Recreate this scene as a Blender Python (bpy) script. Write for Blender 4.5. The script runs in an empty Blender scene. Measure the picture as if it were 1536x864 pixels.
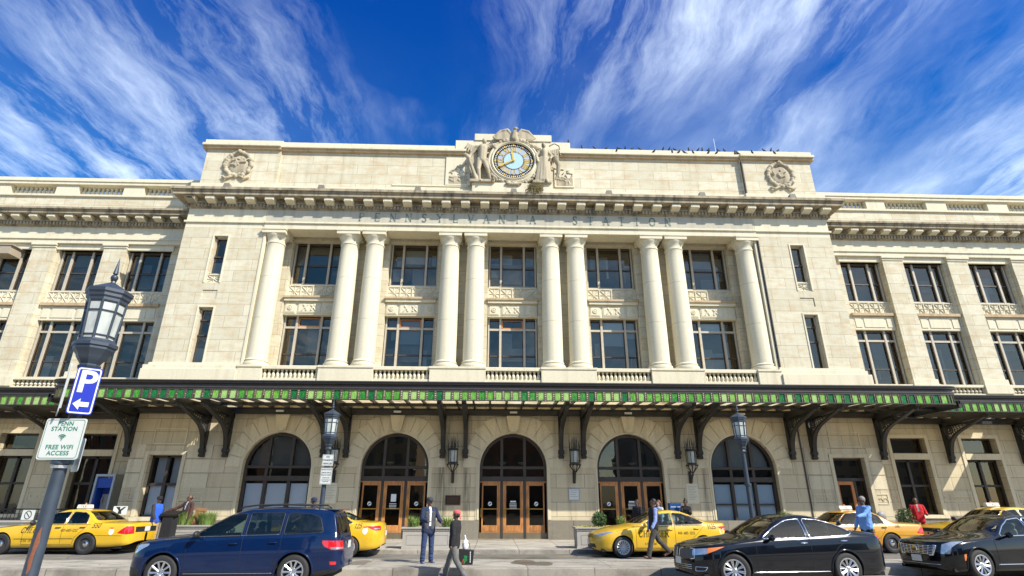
import bpy, bmesh, math, random
import numpy as np
from mathutils import Vector, Matrix, Quaternion
random.seed(11)
PI = math.pi
K = 1.1            # facade units -> metres
SC = bpy.context.scene
COL = SC.collection
R = math.radians

# ------------------------------------------------------------------ materials
MATS = {}
def new_mat(name):
    m = bpy.data.materials.new(name); m.use_nodes = True
    MATS[name] = m
    nt = m.node_tree
    return m, nt, nt.nodes['Principled BSDF']
def N(nt, t, **kw):
    n = nt.nodes.new(t)
    for k, v in kw.items():
        if k in n.inputs.keys(): n.inputs[k].default_value = v
        else: setattr(n, k, v)
    return n
def L(nt, a, b): nt.links.new(a, b)
def ramp(nt, fac, pts):
    r = nt.nodes.new('ShaderNodeValToRGB'); L(nt, fac, r.inputs[0])
    e = r.color_ramp.elements
    while len(e) < len(pts): e.new(0.5)
    for i, (p, c) in enumerate(pts):
        e[i].position = p; e[i].color = (c[0], c[1], c[2], 1) if hasattr(c, '__len__') else (c, c, c, 1)
    return r.outputs[0]
def mixc(nt, fac, a, b, mode='MIX'):
    m = nt.nodes.new('ShaderNodeMix'); m.data_type = 'RGBA'; m.blend_type = mode
    for sock, v in ((m.inputs[0], fac), (m.inputs[6], a), (m.inputs[7], b)):
        if hasattr(v, 'is_linked'): L(nt, v, sock)
        elif hasattr(v, '__len__'): sock.default_value = (v[0], v[1], v[2], 1)
        else: sock.default_value = v
    return m.outputs[2]
def coords(nt, scale=(1, 1, 1), kind='Object'):
    tc = nt.nodes.new('ShaderNodeTexCoord')
    mp = nt.nodes.new('ShaderNodeMapping'); mp.inputs['Scale'].default_value = scale
    L(nt, tc.outputs[kind], mp.inputs[0]); return mp.outputs[0]
def noise_tex(nt, vec, scale, detail=4, rough=0.55):
    n = N(nt, 'ShaderNodeTexNoise', Scale=scale, Detail=detail, Roughness=rough)
    L(nt, vec, n.inputs['Vector']); return n.outputs['Fac']
def bump(nt, p, h, strength=0.3, dist=0.01):
    b = N(nt, 'ShaderNodeBump', Strength=strength, Distance=dist)
    L(nt, h, b.inputs['Height']); L(nt, b.outputs[0], p.inputs['Normal'])

def plain(name, col, rough=0.5, metal=0.0, vary=0.12, scale=8, spec=0.5, coat=0.0, bmp=0.0):
    m, nt, p = new_mat(name)
    p.inputs['Roughness'].default_value = rough; p.inputs['Metallic'].default_value = metal
    p.inputs['Specular IOR Level'].default_value = spec
    if coat: p.inputs['Coat Weight'].default_value = coat; p.inputs['Coat Roughness'].default_value = 0.03
    if vary:
        f = noise_tex(nt, coords(nt), scale)
        c = mixc(nt, f, [x*(1-vary) for x in col], [min(1, x*(1+vary)) for x in col])
        L(nt, c, p.inputs['Base Color'])
        if bmp: bump(nt, p, noise_tex(nt, coords(nt), scale*6), bmp)
    else: p.inputs['Base Color'].default_value = (*col, 1)
    return m

def stone(name, c1, c2, mortar, bw=1.9, bh=0.62, joint=0.012, soot=0.0, rust=0.3, sootcol=(.06, .055, .045), offset=0.5, blocks=True):
    m, nt, p = new_mat(name)
    tc = nt.nodes.new('ShaderNodeTexCoord')
    sx = nt.nodes.new('ShaderNodeSeparateXYZ'); L(nt, tc.outputs['Object'], sx.inputs[0])
    ad = nt.nodes.new('ShaderNodeMath'); ad.operation = 'ADD'; L(nt, sx.outputs[0], ad.inputs[0]); L(nt, sx.outputs[1], ad.inputs[1])
    cb = nt.nodes.new('ShaderNodeCombineXYZ'); L(nt, ad.outputs[0], cb.inputs[0]); L(nt, sx.outputs[2], cb.inputs[1])
    uv = cb.outputs[0]
    big = noise_tex(nt, coords(nt, (.5, .5, .5)), 1.0, 5, .6)
    base = mixc(nt, big, c1, c2)
    if blocks:
        br = N(nt, 'ShaderNodeTexBrick', Scale=1.0)
        br.inputs['Mortar Size'].default_value = joint; br.inputs['Mortar Smooth'].default_value = 0.3
        br.inputs['Brick Width'].default_value = bw; br.inputs['Row Height'].default_value = bh
        br.inputs['Color1'].default_value = (.87, .86, .84, 1); br.inputs['Color2'].default_value = (1, 1, 1, 1)
        br.inputs['Mortar'].default_value = (1, 1, 1, 1); br.offset = offset
        L(nt, uv, br.inputs['Vector'])
        base = mixc(nt, 1.0, base, br.outputs['Color'], 'MULTIPLY')
        # warm weathering that clings to joints
        nr = noise_tex(nt, coords(nt, (1.2, 1.2, 3)), 1.3, 4)
        rf = ramp(nt, nr, [(.45, 0), (.68, 1)])
        base = mixc(nt, mixc(nt, 1.0, rf, (rust, rust, rust), 'MULTIPLY'), base, (.52, .34, .15))
        base = mixc(nt, br.outputs['Fac'], base, mortar)
    if name == 'ashlar_ground_storey':
        for xc, hw in ((-3.35, .45), (-2.2, .22), (9.1, .18)):
            m1 = nt.nodes.new('ShaderNodeMath'); m1.operation = 'ADD'; m1.inputs[1].default_value = -xc; L(nt, sx.outputs[0], m1.inputs[0])
            m2 = nt.nodes.new('ShaderNodeMath'); m2.operation = 'ABSOLUTE'; L(nt, m1.outputs[0], m2.inputs[0])
            m3 = nt.nodes.new('ShaderNodeMapRange'); m3.inputs[1].default_value = hw; m3.inputs[2].default_value = 0; m3.inputs[3].default_value = 0; m3.inputs[4].default_value = .85; L(nt, m2.outputs[0], m3.inputs[0])
            sn = ramp(nt, noise_tex(nt, coords(nt, (5, 5, .4)), 1.4, 5, .65), [(.36, 0), (.62, 1)])
            m4 = nt.nodes.new('ShaderNodeMath'); m4.operation = 'MULTIPLY'; L(nt, m3.outputs[0], m4.inputs[0]); L(nt, sn, m4.inputs[1])
            base = mixc(nt, m4.outputs[0], base, (.05, .045, .035))
    # vertical streaks
    st = noise_tex(nt, coords(nt, (3.2, 3.2, .22)), 1.0, 4, .6)
    sf = ramp(nt, st, [(.5 - .1*soot, 0), (.78 - .18*soot, 1)])
    base = mixc(nt, mixc(nt, 1.0, sf, (.30 + soot,)*3, 'MULTIPLY'), base, sootcol if soot else (.30, .23, .13))
    fine = noise_tex(nt, coords(nt), 18, 3, .7)
    base = mixc(nt, 1.0, base, ramp(nt, fine, [(.25, .86), (.7, 1.04)]), 'MULTIPLY')
    L(nt, base, p.inputs['Base Color'])
    p.inputs['Roughness'].default_value = .85; p.inputs['Specular IOR Level'].default_value = .25
    if blocks:
        h = nt.nodes.new('ShaderNodeMath'); h.operation = 'SUBTRACT'; L(nt, fine, h.inputs[0]); L(nt, br.outputs['Fac'], h.inputs[1])
        bump(nt, p, h.outputs[0], .5, .012)
    else: bump(nt, p, fine, .3, .01)
    return m

LIME = stone('limestone_blocks', (.71, .67, .52), (.63, .585, .43), (.37, .28, .16), 1.75, .635, joint=.010, rust=.42)
STAINED = stone('rust_stained_ledge', (.58, .46, .30), (.42, .30, .17), (.2, .15, .1), blocks=False, soot=.2, sootcol=(.22, .12, .05))
LIMEP = stone('limestone_smooth', (.73, .67, .50), (.65, .59, .43), (.3, .25, .17), blocks=False)
LIMED = stone('limestone_weathered', (.46, .39, .27), (.34, .28, .19), (.1, .09, .07), 1.9, 3.0, .01, soot=.45, blocks=False)
GROUNDST = stone('ashlar_ground_storey', (.70, .61, .42), (.57, .49, .33), (.27, .22, .15), 1.35, .62, .012, soot=.12, rust=.15, sootcol=(.13, .11, .08))
GROUNDP = stone('ashlar_smooth', (.71, .63, .44), (.60, .52, .36), (.1, .09, .07), soot=.1, blocks=False, sootcol=(.15, .12, .08))
CARVED = stone('shaded_weathered_carving', (.60, .53, .38), (.34, .28, .19), (.1, .09, .07), blocks=False, soot=.35, sootcol=(.10, .085, .06))  # darker sooty tone also stands in for shade in the carving's crevices
PLINTH = stone('grey_plinth', (.27, .25, .20), (.20, .185, .15), (.08, .07, .06), 1.8, 2.0, .012, soot=.15, rust=.1, sootcol=(.08, .07, .06))
FRIEZE = stone('frieze_stone', (.54, .51, .41), (.44, .41, .32), (.2, .18, .14), 2.1, 5.0, .012, soot=.1, blocks=False, sootcol=(.2, .2, .17))
IRON = plain('black_iron', (.018, .017, .015), .45, .0, .4, 12, .5, bmp=.1)
IRONB = plain('brown_black_iron', (.045, .038, .032), .5, .0, .4, 5, .5)
BRONZE = plain('brown_bronze_frame', (.055, .042, .032), .5, .2, .25, 3)
SASH = plain('dark_sash', (.06, .045, .032), .55, 0, .3, 6)
TAN = plain('tan_window_frame', (.46, .41, .32), .6, 0, .2, 5)
ORANGEW = plain('orange_wood', (.55, .20, .05), .5, 0, .2, 5)
BRASS = plain('brass', (.45, .28, .07), .3, .8, .2, 8)
GOLD = plain('gold_leaf', (.72, .50, .12), .4, .35, .1, 8)
NAVY = plain('navy_enamel', (.03, .035, .075), .4, 0, .1)
FACEBL = plain('pale_blue_glass', (.40, .58, .60), .3, 0, .08, 3)
FACEGR = plain('grey_blue_glass', (.36, .42, .50), .4, 0, .1, 3)
LETTER = plain('verdigris_letter', (.16, .21, .17), .6, .2, .3, 10)
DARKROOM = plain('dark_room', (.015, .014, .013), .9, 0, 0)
SHADE = plain('window_shade', (.80, .84, .88), .9, 0, .08, 2)
CURTAIN_M, _nt, _p = new_mat('pleated_curtain')
_w = N(_nt, 'ShaderNodeTexWave', Scale=9.0); _w.inputs['Distortion'].default_value = 1.5; L(_nt, coords(_nt), _w.inputs['Vector'])
L(_nt, ramp(_nt, _w.outputs['Fac'], [(0, (.38, .52, .62)), (1, (.85, .92, .95))]), _p.inputs['Base Color']); _p.inputs['Roughness'].default_value = .9

def glass(name, tint=(.35, .4, .4), refl=.07, wav=.02):
    m, nt, p = new_mat(name); nt.nodes.remove(p)
    out = nt.nodes['Material Output']
    t = N(nt, 'ShaderNodeBsdfTransparent'); t.inputs[0].default_value = (*tint, 1)
    g = N(nt, 'ShaderNodeBsdfGlossy', Roughness=0.01); g.inputs[0].default_value = (.95, .84, .66, 1)
    fr = N(nt, 'ShaderNodeFresnel', IOR=1.5)
    a = nt.nodes.new('ShaderNodeMath'); a.operation = 'ADD'; a.use_clamp = True; a.inputs[1].default_value = refl; L(nt, fr.outputs[0], a.inputs[0])
    if wav:
        b = N(nt, 'ShaderNodeBump', Strength=wav, Distance=.1); L(nt, noise_tex(nt, coords(nt), 1.2, 2), b.inputs['Height'])
        L(nt, b.outputs[0], g.inputs['Normal'])
    mx = N(nt, 'ShaderNodeMixShader'); L(nt, a.outputs[0], mx.inputs[0]); L(nt, t.outputs[0], mx.inputs[1]); L(nt, g.outputs[0], mx.inputs[2])
    L(nt, mx.outputs[0], out.inputs[0]); return m
WGLASS = glass('window_glass', (.66, .72, .74), .07, .015)
DGLASS = glass('door_glass', (.7, .7, .66), .0)
AGLASS = glass('clear_arch_glass', (.93, .95, .96), .0, .03)
CGLASS = glass('car_glass', (.62, .78, .74), .03, 0)
TGLASS = glass('tinted_car_glass', (.22, .27, .33), .05, 0)

# translucent roof glass
m, nt, p = new_mat('roof_glass'); nt.nodes.remove(p)
tr = N(nt, 'ShaderNodeBsdfTranslucent'); df = N(nt, 'ShaderNodeBsdfDiffuse')
c = ramp(nt, noise_tex(nt, coords(nt), 2.2, 5), [(.3, (.42, .30, .13)), (.5, (.70, .60, .38)), (.75, (.80, .76, .60))])
L(nt, c, tr.inputs[0]); L(nt, c, df.inputs[0])
mx = N(nt, 'ShaderNodeMixShader', Fac=.35); L(nt, tr.outputs[0], mx.inputs[1]); L(nt, df.outputs[0], mx.inputs[2])
L(nt, mx.outputs[0], nt.nodes['Material Output'].inputs[0]); ROOFGL = m

# opalescent green valance glass, tile tone per face attribute
m, nt, p = new_mat('green_opal_glass')
at = N(nt, 'ShaderNodeAttribute'); at.attribute_name = 'tone'
ns = noise_tex(nt, coords(nt, (2.6, 2.6, .8)), 8, 6, .75)
ad = nt.nodes.new('ShaderNodeMath'); ad.operation = 'MULTIPLY_ADD'; L(nt, at.outputs['Fac'], ad.inputs[0]); ad.inputs[1].default_value = .55
mm = nt.nodes.new('ShaderNodeMath'); mm.operation = 'MULTIPLY'; L(nt, ns, mm.inputs[0]); mm.inputs[1].default_value = .95; L(nt, mm.outputs[0], ad.inputs[2])
c = ramp(nt, ad.outputs[0], [(.25, (.003, .05, .06)), (.45, (.01, .14, .05)), (.60, (.03, .27, .04)), (.74, (.18, .48, .05)), (.93, (.46, .68, .24))])
L(nt, c, p.inputs['Base Color']); p.inputs['Roughness'].default_value = .3
tr = N(nt, 'ShaderNodeBsdfTranslucent'); L(nt, c, tr.inputs[0])
mx = N(nt, 'ShaderNodeMixShader', Fac=.35); L(nt, p.outputs[0], mx.inputs[1]); L(nt, tr.outputs[0], mx.inputs[2])
L(nt, mx.outputs[0], nt.nodes['Material Output'].inputs[0]); GREENGL = m

# wood doors with grain
m, nt, p = new_mat('varnished_door_wood')
g = noise_tex(nt, coords(nt, (14, 14, 1.2)), 1.6, 5, .6)
c = ramp(nt, g, [(.3, (.30, .11, .03)), (.6, (.56, .25, .075)), (.8, (.66, .34, .12))])
w = noise_tex(nt, coords(nt, (1, 1, 1)), 1.4, 3)
c = mixc(nt, 1.0, c, ramp(nt, w, [(.3, .7), (.7, 1.1)]), 'MULTIPLY')
L(nt, c, p.inputs['Base Color']); p.inputs['Roughness'].default_value = .38; WOOD = m

# ------------------------------------------------------------------ mesh builder
class MB:
    def __init__(s, k=1.0): s.v = []; s.f = []; s.mi = []; s.k = k; s.c = 0; s.attr = []; s.tone = 0.5
    def add(s, vs, fs):
        o = len(s.v); s.v += [tuple(v) for v in vs]
        for f in fs: s.f.append([o+i for i in f]); s.mi.append(s.c); s.attr.append(s.tone)
    def box(s, x0, x1, y0, y1, z0, z1):
        if x0 > x1: x0, x1 = x1, x0
        if y0 > y1: y0, y1 = y1, y0
        s.add([(x0, y0, z0), (x1, y0, z0), (x1, y1, z0), (x0, y1, z0), (x0, y0, z1), (x1, y0, z1), (x1, y1, z1), (x0, y1, z1)],
              [(0, 3, 2, 1), (4, 5, 6, 7), (0, 1, 5, 4), (1, 2, 6, 5), (2, 3, 7, 6), (3, 0, 4, 7)])
    def obox(s, c, ax, ay, az):          # oriented box, half-axis vectors
        c = Vector(c); ax = Vector(ax); ay = Vector(ay); az = Vector(az); P = []
        for sz in (-1, 1):
            for sx, sy in ((-1, -1), (1, -1), (1, 1), (-1, 1)): P.append(c+ax*sx+ay*sy+az*sz)
        s.add(P, [(0, 3, 2, 1), (4, 5, 6, 7), (0, 1, 5, 4), (1, 2, 6, 5), (2, 3, 7, 6), (3, 0, 4, 7)])
    def quad(s, a, b, c, d): s.add([a, b, c, d], [(0, 1, 2, 3)])
    def prism(s, poly, y0, y1, axis='y'):
        n = len(poly)
        def P(a, b, t): return {'y': (a, t, b), 'x': (t, a, b), 'z': (a, b, t)}[axis]
        vs = [P(a, b, y0) for a, b in poly] + [P(a, b, y1) for a, b in poly]
        s.add(vs, [tuple(range(n)), tuple(range(2*n-1, n-1, -1))] + [(i, i+n, (i+1) % n+n, (i+1) % n) for i in range(n)])
    def tube(s, pts, r, n=8, caps=True):
        pts = [Vector(p) for p in pts]; rs = r if hasattr(r, '__len__') else [r]*len(pts)
        rings = []; up = Vector((0, 0, 1)); prev = None
        for i, p in enumerate(pts):
            t = (pts[min(i+1, len(pts)-1)] - pts[max(i-1, 0)])
            t = t.normalized() if t.length > 1e-9 else Vector((0, 0, 1))
            if prev is None: a = t.cross(up if abs(t.z) < .9 else Vector((1, 0, 0))).normalized()
            else:
                a = prev - t*prev.dot(t); a = a.normalized() if a.length > 1e-6 else t.orthogonal().normalized()
            prev = a; b = t.cross(a)
            rings.append([p + (a*math.cos(2*PI*j/n) + b*math.sin(2*PI*j/n))*rs[i] for j in range(n)])
        vs = [q for rg in rings for q in rg]; fs = []
        for i in range(len(rings)-1):
            for j in range(n): fs.append((i*n+j, i*n+(j+1) % n, (i+1)*n+(j+1) % n, (i+1)*n+j))
        if caps: fs += [tuple(range(n-1, -1, -1)), tuple(range((len(rings)-1)*n, len(rings)*n))]
        s.add(vs, fs)
    def lathe(s, prof, c=(0, 0, 0), n=24, axis='z', rot=0, sq=1.0, caps=True):
        vs = []; fs = []
        for r, h in prof:
            for j in range(n):
                a = rot+2*PI*j/n; x, y = r*math.cos(a), r*math.sin(a)*sq
                q = {'z': (x, y, h), 'y': (x, h, y), 'x': (h, x, y)}[axis]
                vs.append((q[0]+c[0], q[1]+c[1], q[2]+c[2]))
        m = len(prof)
        for i in range(m-1):
            for j in range(n): fs.append((i*n+j, i*n+(j+1) % n, (i+1)*n+(j+1) % n, (i+1)*n+j))
        if caps and prof[0][0] > 1e-4: fs.append(tuple(range(n-1, -1, -1)))
        if caps and prof[-1][0] > 1e-4: fs.append(tuple(range((m-1)*n, m*n)))
        s.add(vs, fs)
    def ball(s, c, r, n=12, m=8, sc=(1, 1, 1), rot=None):
        vs = []; fs = []
        M = rot or Matrix.Identity(3)
        for i in range(m+1):
            t = PI*i/m
            for j in range(n):
                a = 2*PI*j/n
                q = M @ Vector((math.sin(t)*math.cos(a)*r*sc[0], math.sin(t)*math.sin(a)*r*sc[1], math.cos(t)*r*sc[2]))
                vs.append((q.x+c[0], q.y+c[1], q.z+c[2]))
        for i in range(m):
            for j in range(n): fs.append((i*n+j, (i+1)*n+j, (i+1)*n+(j+1) % n, i*n+(j+1) % n))
        s.add(vs, fs)
    def capsule(s, a, b, ra, rb, n=12):
        a = Vector(a); b = Vector(b); d = b-a; Ln = d.length
        if Ln < 1e-6: s.ball(a, ra, n); return
        d /= Ln; u = d.orthogonal().normalized(); w = d.cross(u); pts = []
        for k in range(5): t = PI/2*k/4; pts.append((a - d*ra*math.cos(t), ra*math.sin(t)))
        for k in range(5): t = PI/2*k/4; pts.append((b + d*rb*math.sin(t), rb*math.cos(t)))
        vs = []; fs = []
        for c, r in pts:
            r = max(r, 1e-4)
            for j in range(n): vs.append(c + (u*math.cos(2*PI*j/n)+w*math.sin(2*PI*j/n))*r)
        for i in range(len(pts)-1):
            for j in range(n): fs.append((i*n+j, i*n+(j+1) % n, (i+1)*n+(j+1) % n, (i+1)*n+j))
        fs += [tuple(range(n-1, -1, -1)), tuple(range((len(pts)-1)*n, len(pts)*n))]
        s.add(vs, fs)
    def build(s, name, mats, parent=None, smooth=False, loc=(0, 0, 0), label=None, weld=False, bevel=0, autos=None):
        me = bpy.data.meshes.new(name); k = s.k
        me.from_pydata([(v[0]*k, v[1]*k, v[2]*k) for v in s.v], [], s.f)
        mats = mats if isinstance(mats, (list, tuple)) else [mats]
        for m_ in mats: me.materials.append(m_)
        if len(mats) > 1: me.polygons.foreach_set('material_index', s.mi)
        if smooth: me.polygons.foreach_set('use_smooth', [True]*len(me.polygons))
        if any(a != .5 for a in s.attr):
            at = me.attributes.new('tone', 'FLOAT', 'FACE'); at.data.foreach_set('value', s.attr)
        bm = bmesh.new(); bm.from_mesh(me)
        if weld: bmesh.ops.remove_doubles(bm, verts=bm.verts, dist=1e-4)
        bmesh.ops.recalc_face_normals(bm, faces=bm.faces)
        bm.to_mesh(me); bm.free(); me.update()
        if autos is not None:
            me.polygons.foreach_set('use_smooth', [True]*len(me.polygons)); me.set_sharp_from_angle(angle=R(autos))
        o = bpy.data.objects.new(name, me); COL.objects.link(o); o.location = loc
        if bevel:
            b = o.modifiers.new('b', 'BEVEL'); b.width = bevel; b.segments = 2; b.limit_method = 'ANGLE'
        if parent: o.parent = parent
        if label: o['label'] = label
        return o
def tag(o, label, cat, group=None, kind=None):
    if label: o['label'] = label
    if cat: o['category'] = cat
    if group: o['group'] = group
    if kind: o['kind'] = kind
    return o
def thing(name, label, cat, loc=(0, 0, 0), rotz=0, group=None):
    o = bpy.data.objects.new(name, None); COL.objects.link(o); o.location = loc; o.rotation_euler = (0, 0, rotz)
    o.empty_display_size = .2
    return tag(o, label, cat, group)
def struct(o): o['kind'] = 'structure'; return o
def ku(x, y, z): return (x*K, y*K, z*K)
def copy_tree(o, parent=None):
    c = o.copy(); COL.objects.link(c); c.parent = parent
    for ch in [x for x in list(bpy.data.objects) if x.parent == o]: copy_tree(ch, c)
    return c
def baked(o):
    """evaluate the modifiers in a scratch scene so the big scene is not re-evaluated"""
    ts = bpy.data.scenes.new('scratch'); COL.objects.unlink(o); ts.collection.objects.link(o); vl = ts.view_layers[0]; vl.update(); dg = vl.depsgraph
    me = bpy.data.meshes.new_from_object(o.evaluated_get(dg)); ts.collection.objects.unlink(o); COL.objects.link(o); bpy.data.scenes.remove(ts); return me
def remesh(mb, name, mats, voxel, parent=None, smooth_it=2, label=None, loc=(0, 0, 0), fold=0, fs=(9, 9, 16)):
    o = mb.build(name, mats[0] if isinstance(mats, (list, tuple)) else mats, None)
    md = o.modifiers.new('r', 'REMESH'); md.mode = 'VOXEL'; md.voxel_size = voxel; md.use_smooth_shade = True
    if smooth_it:
        sm = o.modifiers.new('s', 'SMOOTH'); sm.factor = .5; sm.iterations = smooth_it
    me = baked(o); old = o.data
    o.modifiers.clear(); o.data = me; bpy.data.meshes.remove(old)
    if fold:
        from mathutils import noise as nz
        sd = random.uniform(0, 50)
        nv = len(me.vertices); A = np.zeros(nv*3); B_ = np.zeros(nv*3); me.vertices.foreach_get('co', A); me.vertices.foreach_get('normal', B_); A = A.reshape(-1, 3); B_ = B_.reshape(-1, 3); D_ = np.zeros(nv)
        for i_, q_ in enumerate(A.tolist()):
            c_ = Vector(q_); d_ = nz.noise(Vector((c_.x*fs[0]+c_.z*4+sd, c_.y*fs[1]+sd, c_.z*fs[2]+c_.x*6))); d_ = (1-abs(d_)*2.2)*.6+nz.noise(c_*30+Vector((sd, 0, 0)))*.3
            D_[i_] = d_*fold
        me.vertices.foreach_set('co', (A+B_*D_[:, None]).ravel()); me.update()
    if isinstance(mats, (list, tuple)):
        me.materials.clear()
        for m_ in mats: me.materials.append(m_)
    o.location = loc
    if parent: o.parent = parent
    if label: o['label'] = label
    return o

# ---- stroke lettering with serifs (roman capitals and figures); unit cell height 1
GL = {
'P': (.62, [([(.12, 0), (.12, 1)], 1), ([(.12, 1), (.4, 1), (.56, .9), (.56, .62), (.4, .5), (.12, .5)], 0)], [(.12, 0)]),
'E': (.6, [([(.12, 0), (.12, 1)], 1), ([(.12, 1), (.55, 1), (.55, .88)], 0), ([(.12, .52), (.45, .52)], 0), ([(.12, 0), (.57, 0), (.57, .14)], 0)], []),
'N': (.8, [([(.14, 0), (.14, 1)], 0), ([(.14, 1), (.68, 0)], 1), ([(.68, 0), (.68, 1)], 0)], [(.14, 0), (.68, 1)]),
'S': (.56, [([(.5, .85), (.4, 1), (.2, 1), (.1, .86), (.12, .66), (.3, .53), (.46, .4), (.5, .18), (.38, 0), (.18, 0), (.08, .16)], 1)], []),
'Y': (.7, [([(.08, 1), (.36, .5), (.36, 0)], 1), ([(.64, 1), (.36, .5)], 0)], [(.08, 1), (.64, 1), (.36, 0)]),
'L': (.56, [([(.12, 1), (.12, 0)], 1), ([(.12, 0), (.55, 0), (.55, .16)], 0)], [(.12, 1)]),
'V': (.72, [([(.06, 1), (.36, 0)], 1), ([(.66, 1), (.36, 0)], 0)], [(.06, 1), (.66, 1)]),
'A': (.74, [([(.08, 0), (.37, 1)], 0), ([(.37, 1), (.66, 0)], 1), ([(.2, .36), (.56, .36)], 0)], [(.08, 0), (.66, 0)]),
'I': (.34, [([(.17, 0), (.17, 1)], 1)], [(.17, 0), (.17, 1)]),
'T': (.68, [([(.34, 0), (.34, 1)], 1), ([(.06, .86), (.06, 1), (.62, 1), (.62, .86)], 0)], [(.34, 0)]),
'O': (.8, [([(.4, 1), (.18, .9), (.08, .5), (.18, .1), (.4, 0), (.62, .1), (.72, .5), (.62, .9), (.4, 1)], 1)], []),
'C': (.72, [([(.64, .8), (.54, .97), (.36, 1), (.16, .88), (.08, .5), (.16, .12), (.36, 0), (.54, .03), (.66, .2)], 1)], []),
'H': (.78, [([(.14, 0), (.14, 1)], 1), ([(.64, 0), (.64, 1)], 1), ([(.14, .52), (.64, .52)], 0)], [(.14, 0), (.14, 1), (.64, 0), (.64, 1)]),
'K': (.74, [([(.14, 0), (.14, 1)], 1), ([(.62, 1), (.14, .42)], 0), ([(.28, .56), (.66, 0)], 1)], [(.14, 0), (.14, 1), (.62, 1), (.66, 0)]),
'R': (.7, [([(.12, 0), (.12, 1)], 1), ([(.12, 1), (.4, 1), (.56, .9), (.56, .64), (.4, .52), (.12, .52)], 0), ([(.34, .52), (.64, 0)], 1)], [(.12, 0), (.64, 0)]),
'X': (.7, [([(.08, 1), (.62, 0)], 1), ([(.62, 1), (.08, 0)], 0)], [(.08, 0), (.08, 1), (.62, 0), (.62, 1)]),
'D': (.74, [([(.12, 0), (.12, 1)], 1), ([(.12, 1), (.4, .98), (.62, .8), (.66, .5), (.62, .2), (.4, .02), (.12, 0)], 0)], []),
'B': (.64, [([(.12, 0), (.12, 1)], 1), ([(.12, 1), (.42, 1), (.54, .88), (.52, .62), (.38, .54), (.12, .54)], 0), ([(.38, .54), (.58, .42), (.58, .14), (.42, 0), (.12, 0)], 0)], []),
'W': (.95, [([(.06, 1), (.27, 0)], 1), ([(.27, 0), (.48, .9)], 0), ([(.48, .9), (.68, 0)], 1), ([(.68, 0), (.9, 1)], 0)], [(.06, 1), (.9, 1)]),
'0': (.6, [([(.3, 1), (.12, .85), (.08, .5), (.12, .15), (.3, 0), (.48, .15), (.52, .5), (.48, .85), (.3, 1)], 1)], []),
'1': (.4, [([(.08, .82), (.22, 1), (.22, 0)], 1)], [(.22, 0)]),
'2': (.58, [([(.1, .78), (.16, .95), (.32, 1), (.48, .9), (.48, .7), (.1, 0), (.54, 0)], 1)], []),
'5': (.58, [([(.5, 1), (.16, 1), (.12, .56), (.34, .62), (.5, .46), (.5, .2), (.34, 0), (.14, .03), (.06, .16)], 1)], []),
'4': (.6, [([(.42, 0), (.42, 1), (.06, .3), (.56, .3)], 1)], []),
'6': (.58, [([(.46, .95), (.24, .86), (.1, .5), (.12, .12), (.3, 0), (.48, .12), (.48, .4), (.32, .54), (.12, .42)], 1)], []),
'8': (.58, [([(.3, .54), (.14, .66), (.14, .9), (.3, 1), (.46, .9), (.46, .66), (.3, .54), (.1, .36), (.1, .1), (.3, 0), (.5, .1), (.5, .36), (.3, .54)], 1)], []),
'7': (.54, [([(.06, 1), (.5, 1), (.2, 0)], 1)], []),
'3': (.56, [([(.08, .88), (.26, 1), (.46, .88), (.44, .64), (.24, .54), (.46, .44), (.5, .16), (.28, 0), (.06, .12)], 1)], []),
'-': (.4, [([(.08, .45), (.32, .45)], 1)], []), ' ': (.45, [], []),
}
def text_polys(txt, h, thick=.13, thin=.06, track=.1, slant=0.0, pitch=None):
    """returns list of quads [(x,z)*4] and total width; starts at x=0, baseline z=0"""
    out = []; x = 0
    def seg(a, b, w):
        dx, dz = b[0]-a[0], b[1]-a[1]; l = math.hypot(dx, dz) or 1
        ex, ez = dx/l*w*.25, dz/l*w*.25; nx, nz = -dz/l*w/2, dx/l*w/2
        return [(a[0]-ex+nx, a[1]-ez+nz), (a[0]-ex-nx, a[1]-ez-nz), (b[0]+ex-nx, b[1]+ez-nz), (b[0]+ex+nx, b[1]+ez+nz)]
    for ch in txt:
        w, strokes, serifs = GL[ch]; qs = []
        for pts, th in strokes:
            for a, b in zip(pts, pts[1:]): qs.append(seg(a, b, thick if th else thin))
        for sx, sz in serifs: qs.append(seg((sx-.11, sz), (sx+.11, sz), thin))
        off = (pitch-w*h)/2 if pitch else 0
        for q in qs: out.append([(x+off+(px+pz*slant)*h, pz*h) for px, pz in q])
        x += pitch if pitch else (w+track)*h
    return out, x
def sans(txt, size, name='lettering', mat=None, parent=None, extr=.0015, align='CENTER', bold=0.0, loc=(0, 0, 0), rot=(R(90), 0, 0), space=1.0, shear=0):
    cu = bpy.data.curves.new(name, 'FONT'); cu.body = txt; cu.size = size; cu.extrude = extr; cu.align_x = align; cu.align_y = 'CENTER'
    cu.offset = bold; cu.space_line = .95; cu.space_character = space; cu.shear = shear; cu.resolution_u = 3
    t = bpy.data.objects.new(name, cu); COL.objects.link(t)
    me = baked(t); bpy.data.objects.remove(t); bpy.data.curves.remove(cu)
    me.materials.clear(); me.materials.append(mat)
    o = bpy.data.objects.new(name, me); COL.objects.link(o); o.location = loc; o.rotation_euler = rot
    if parent: o.parent = parent
    return o
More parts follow.
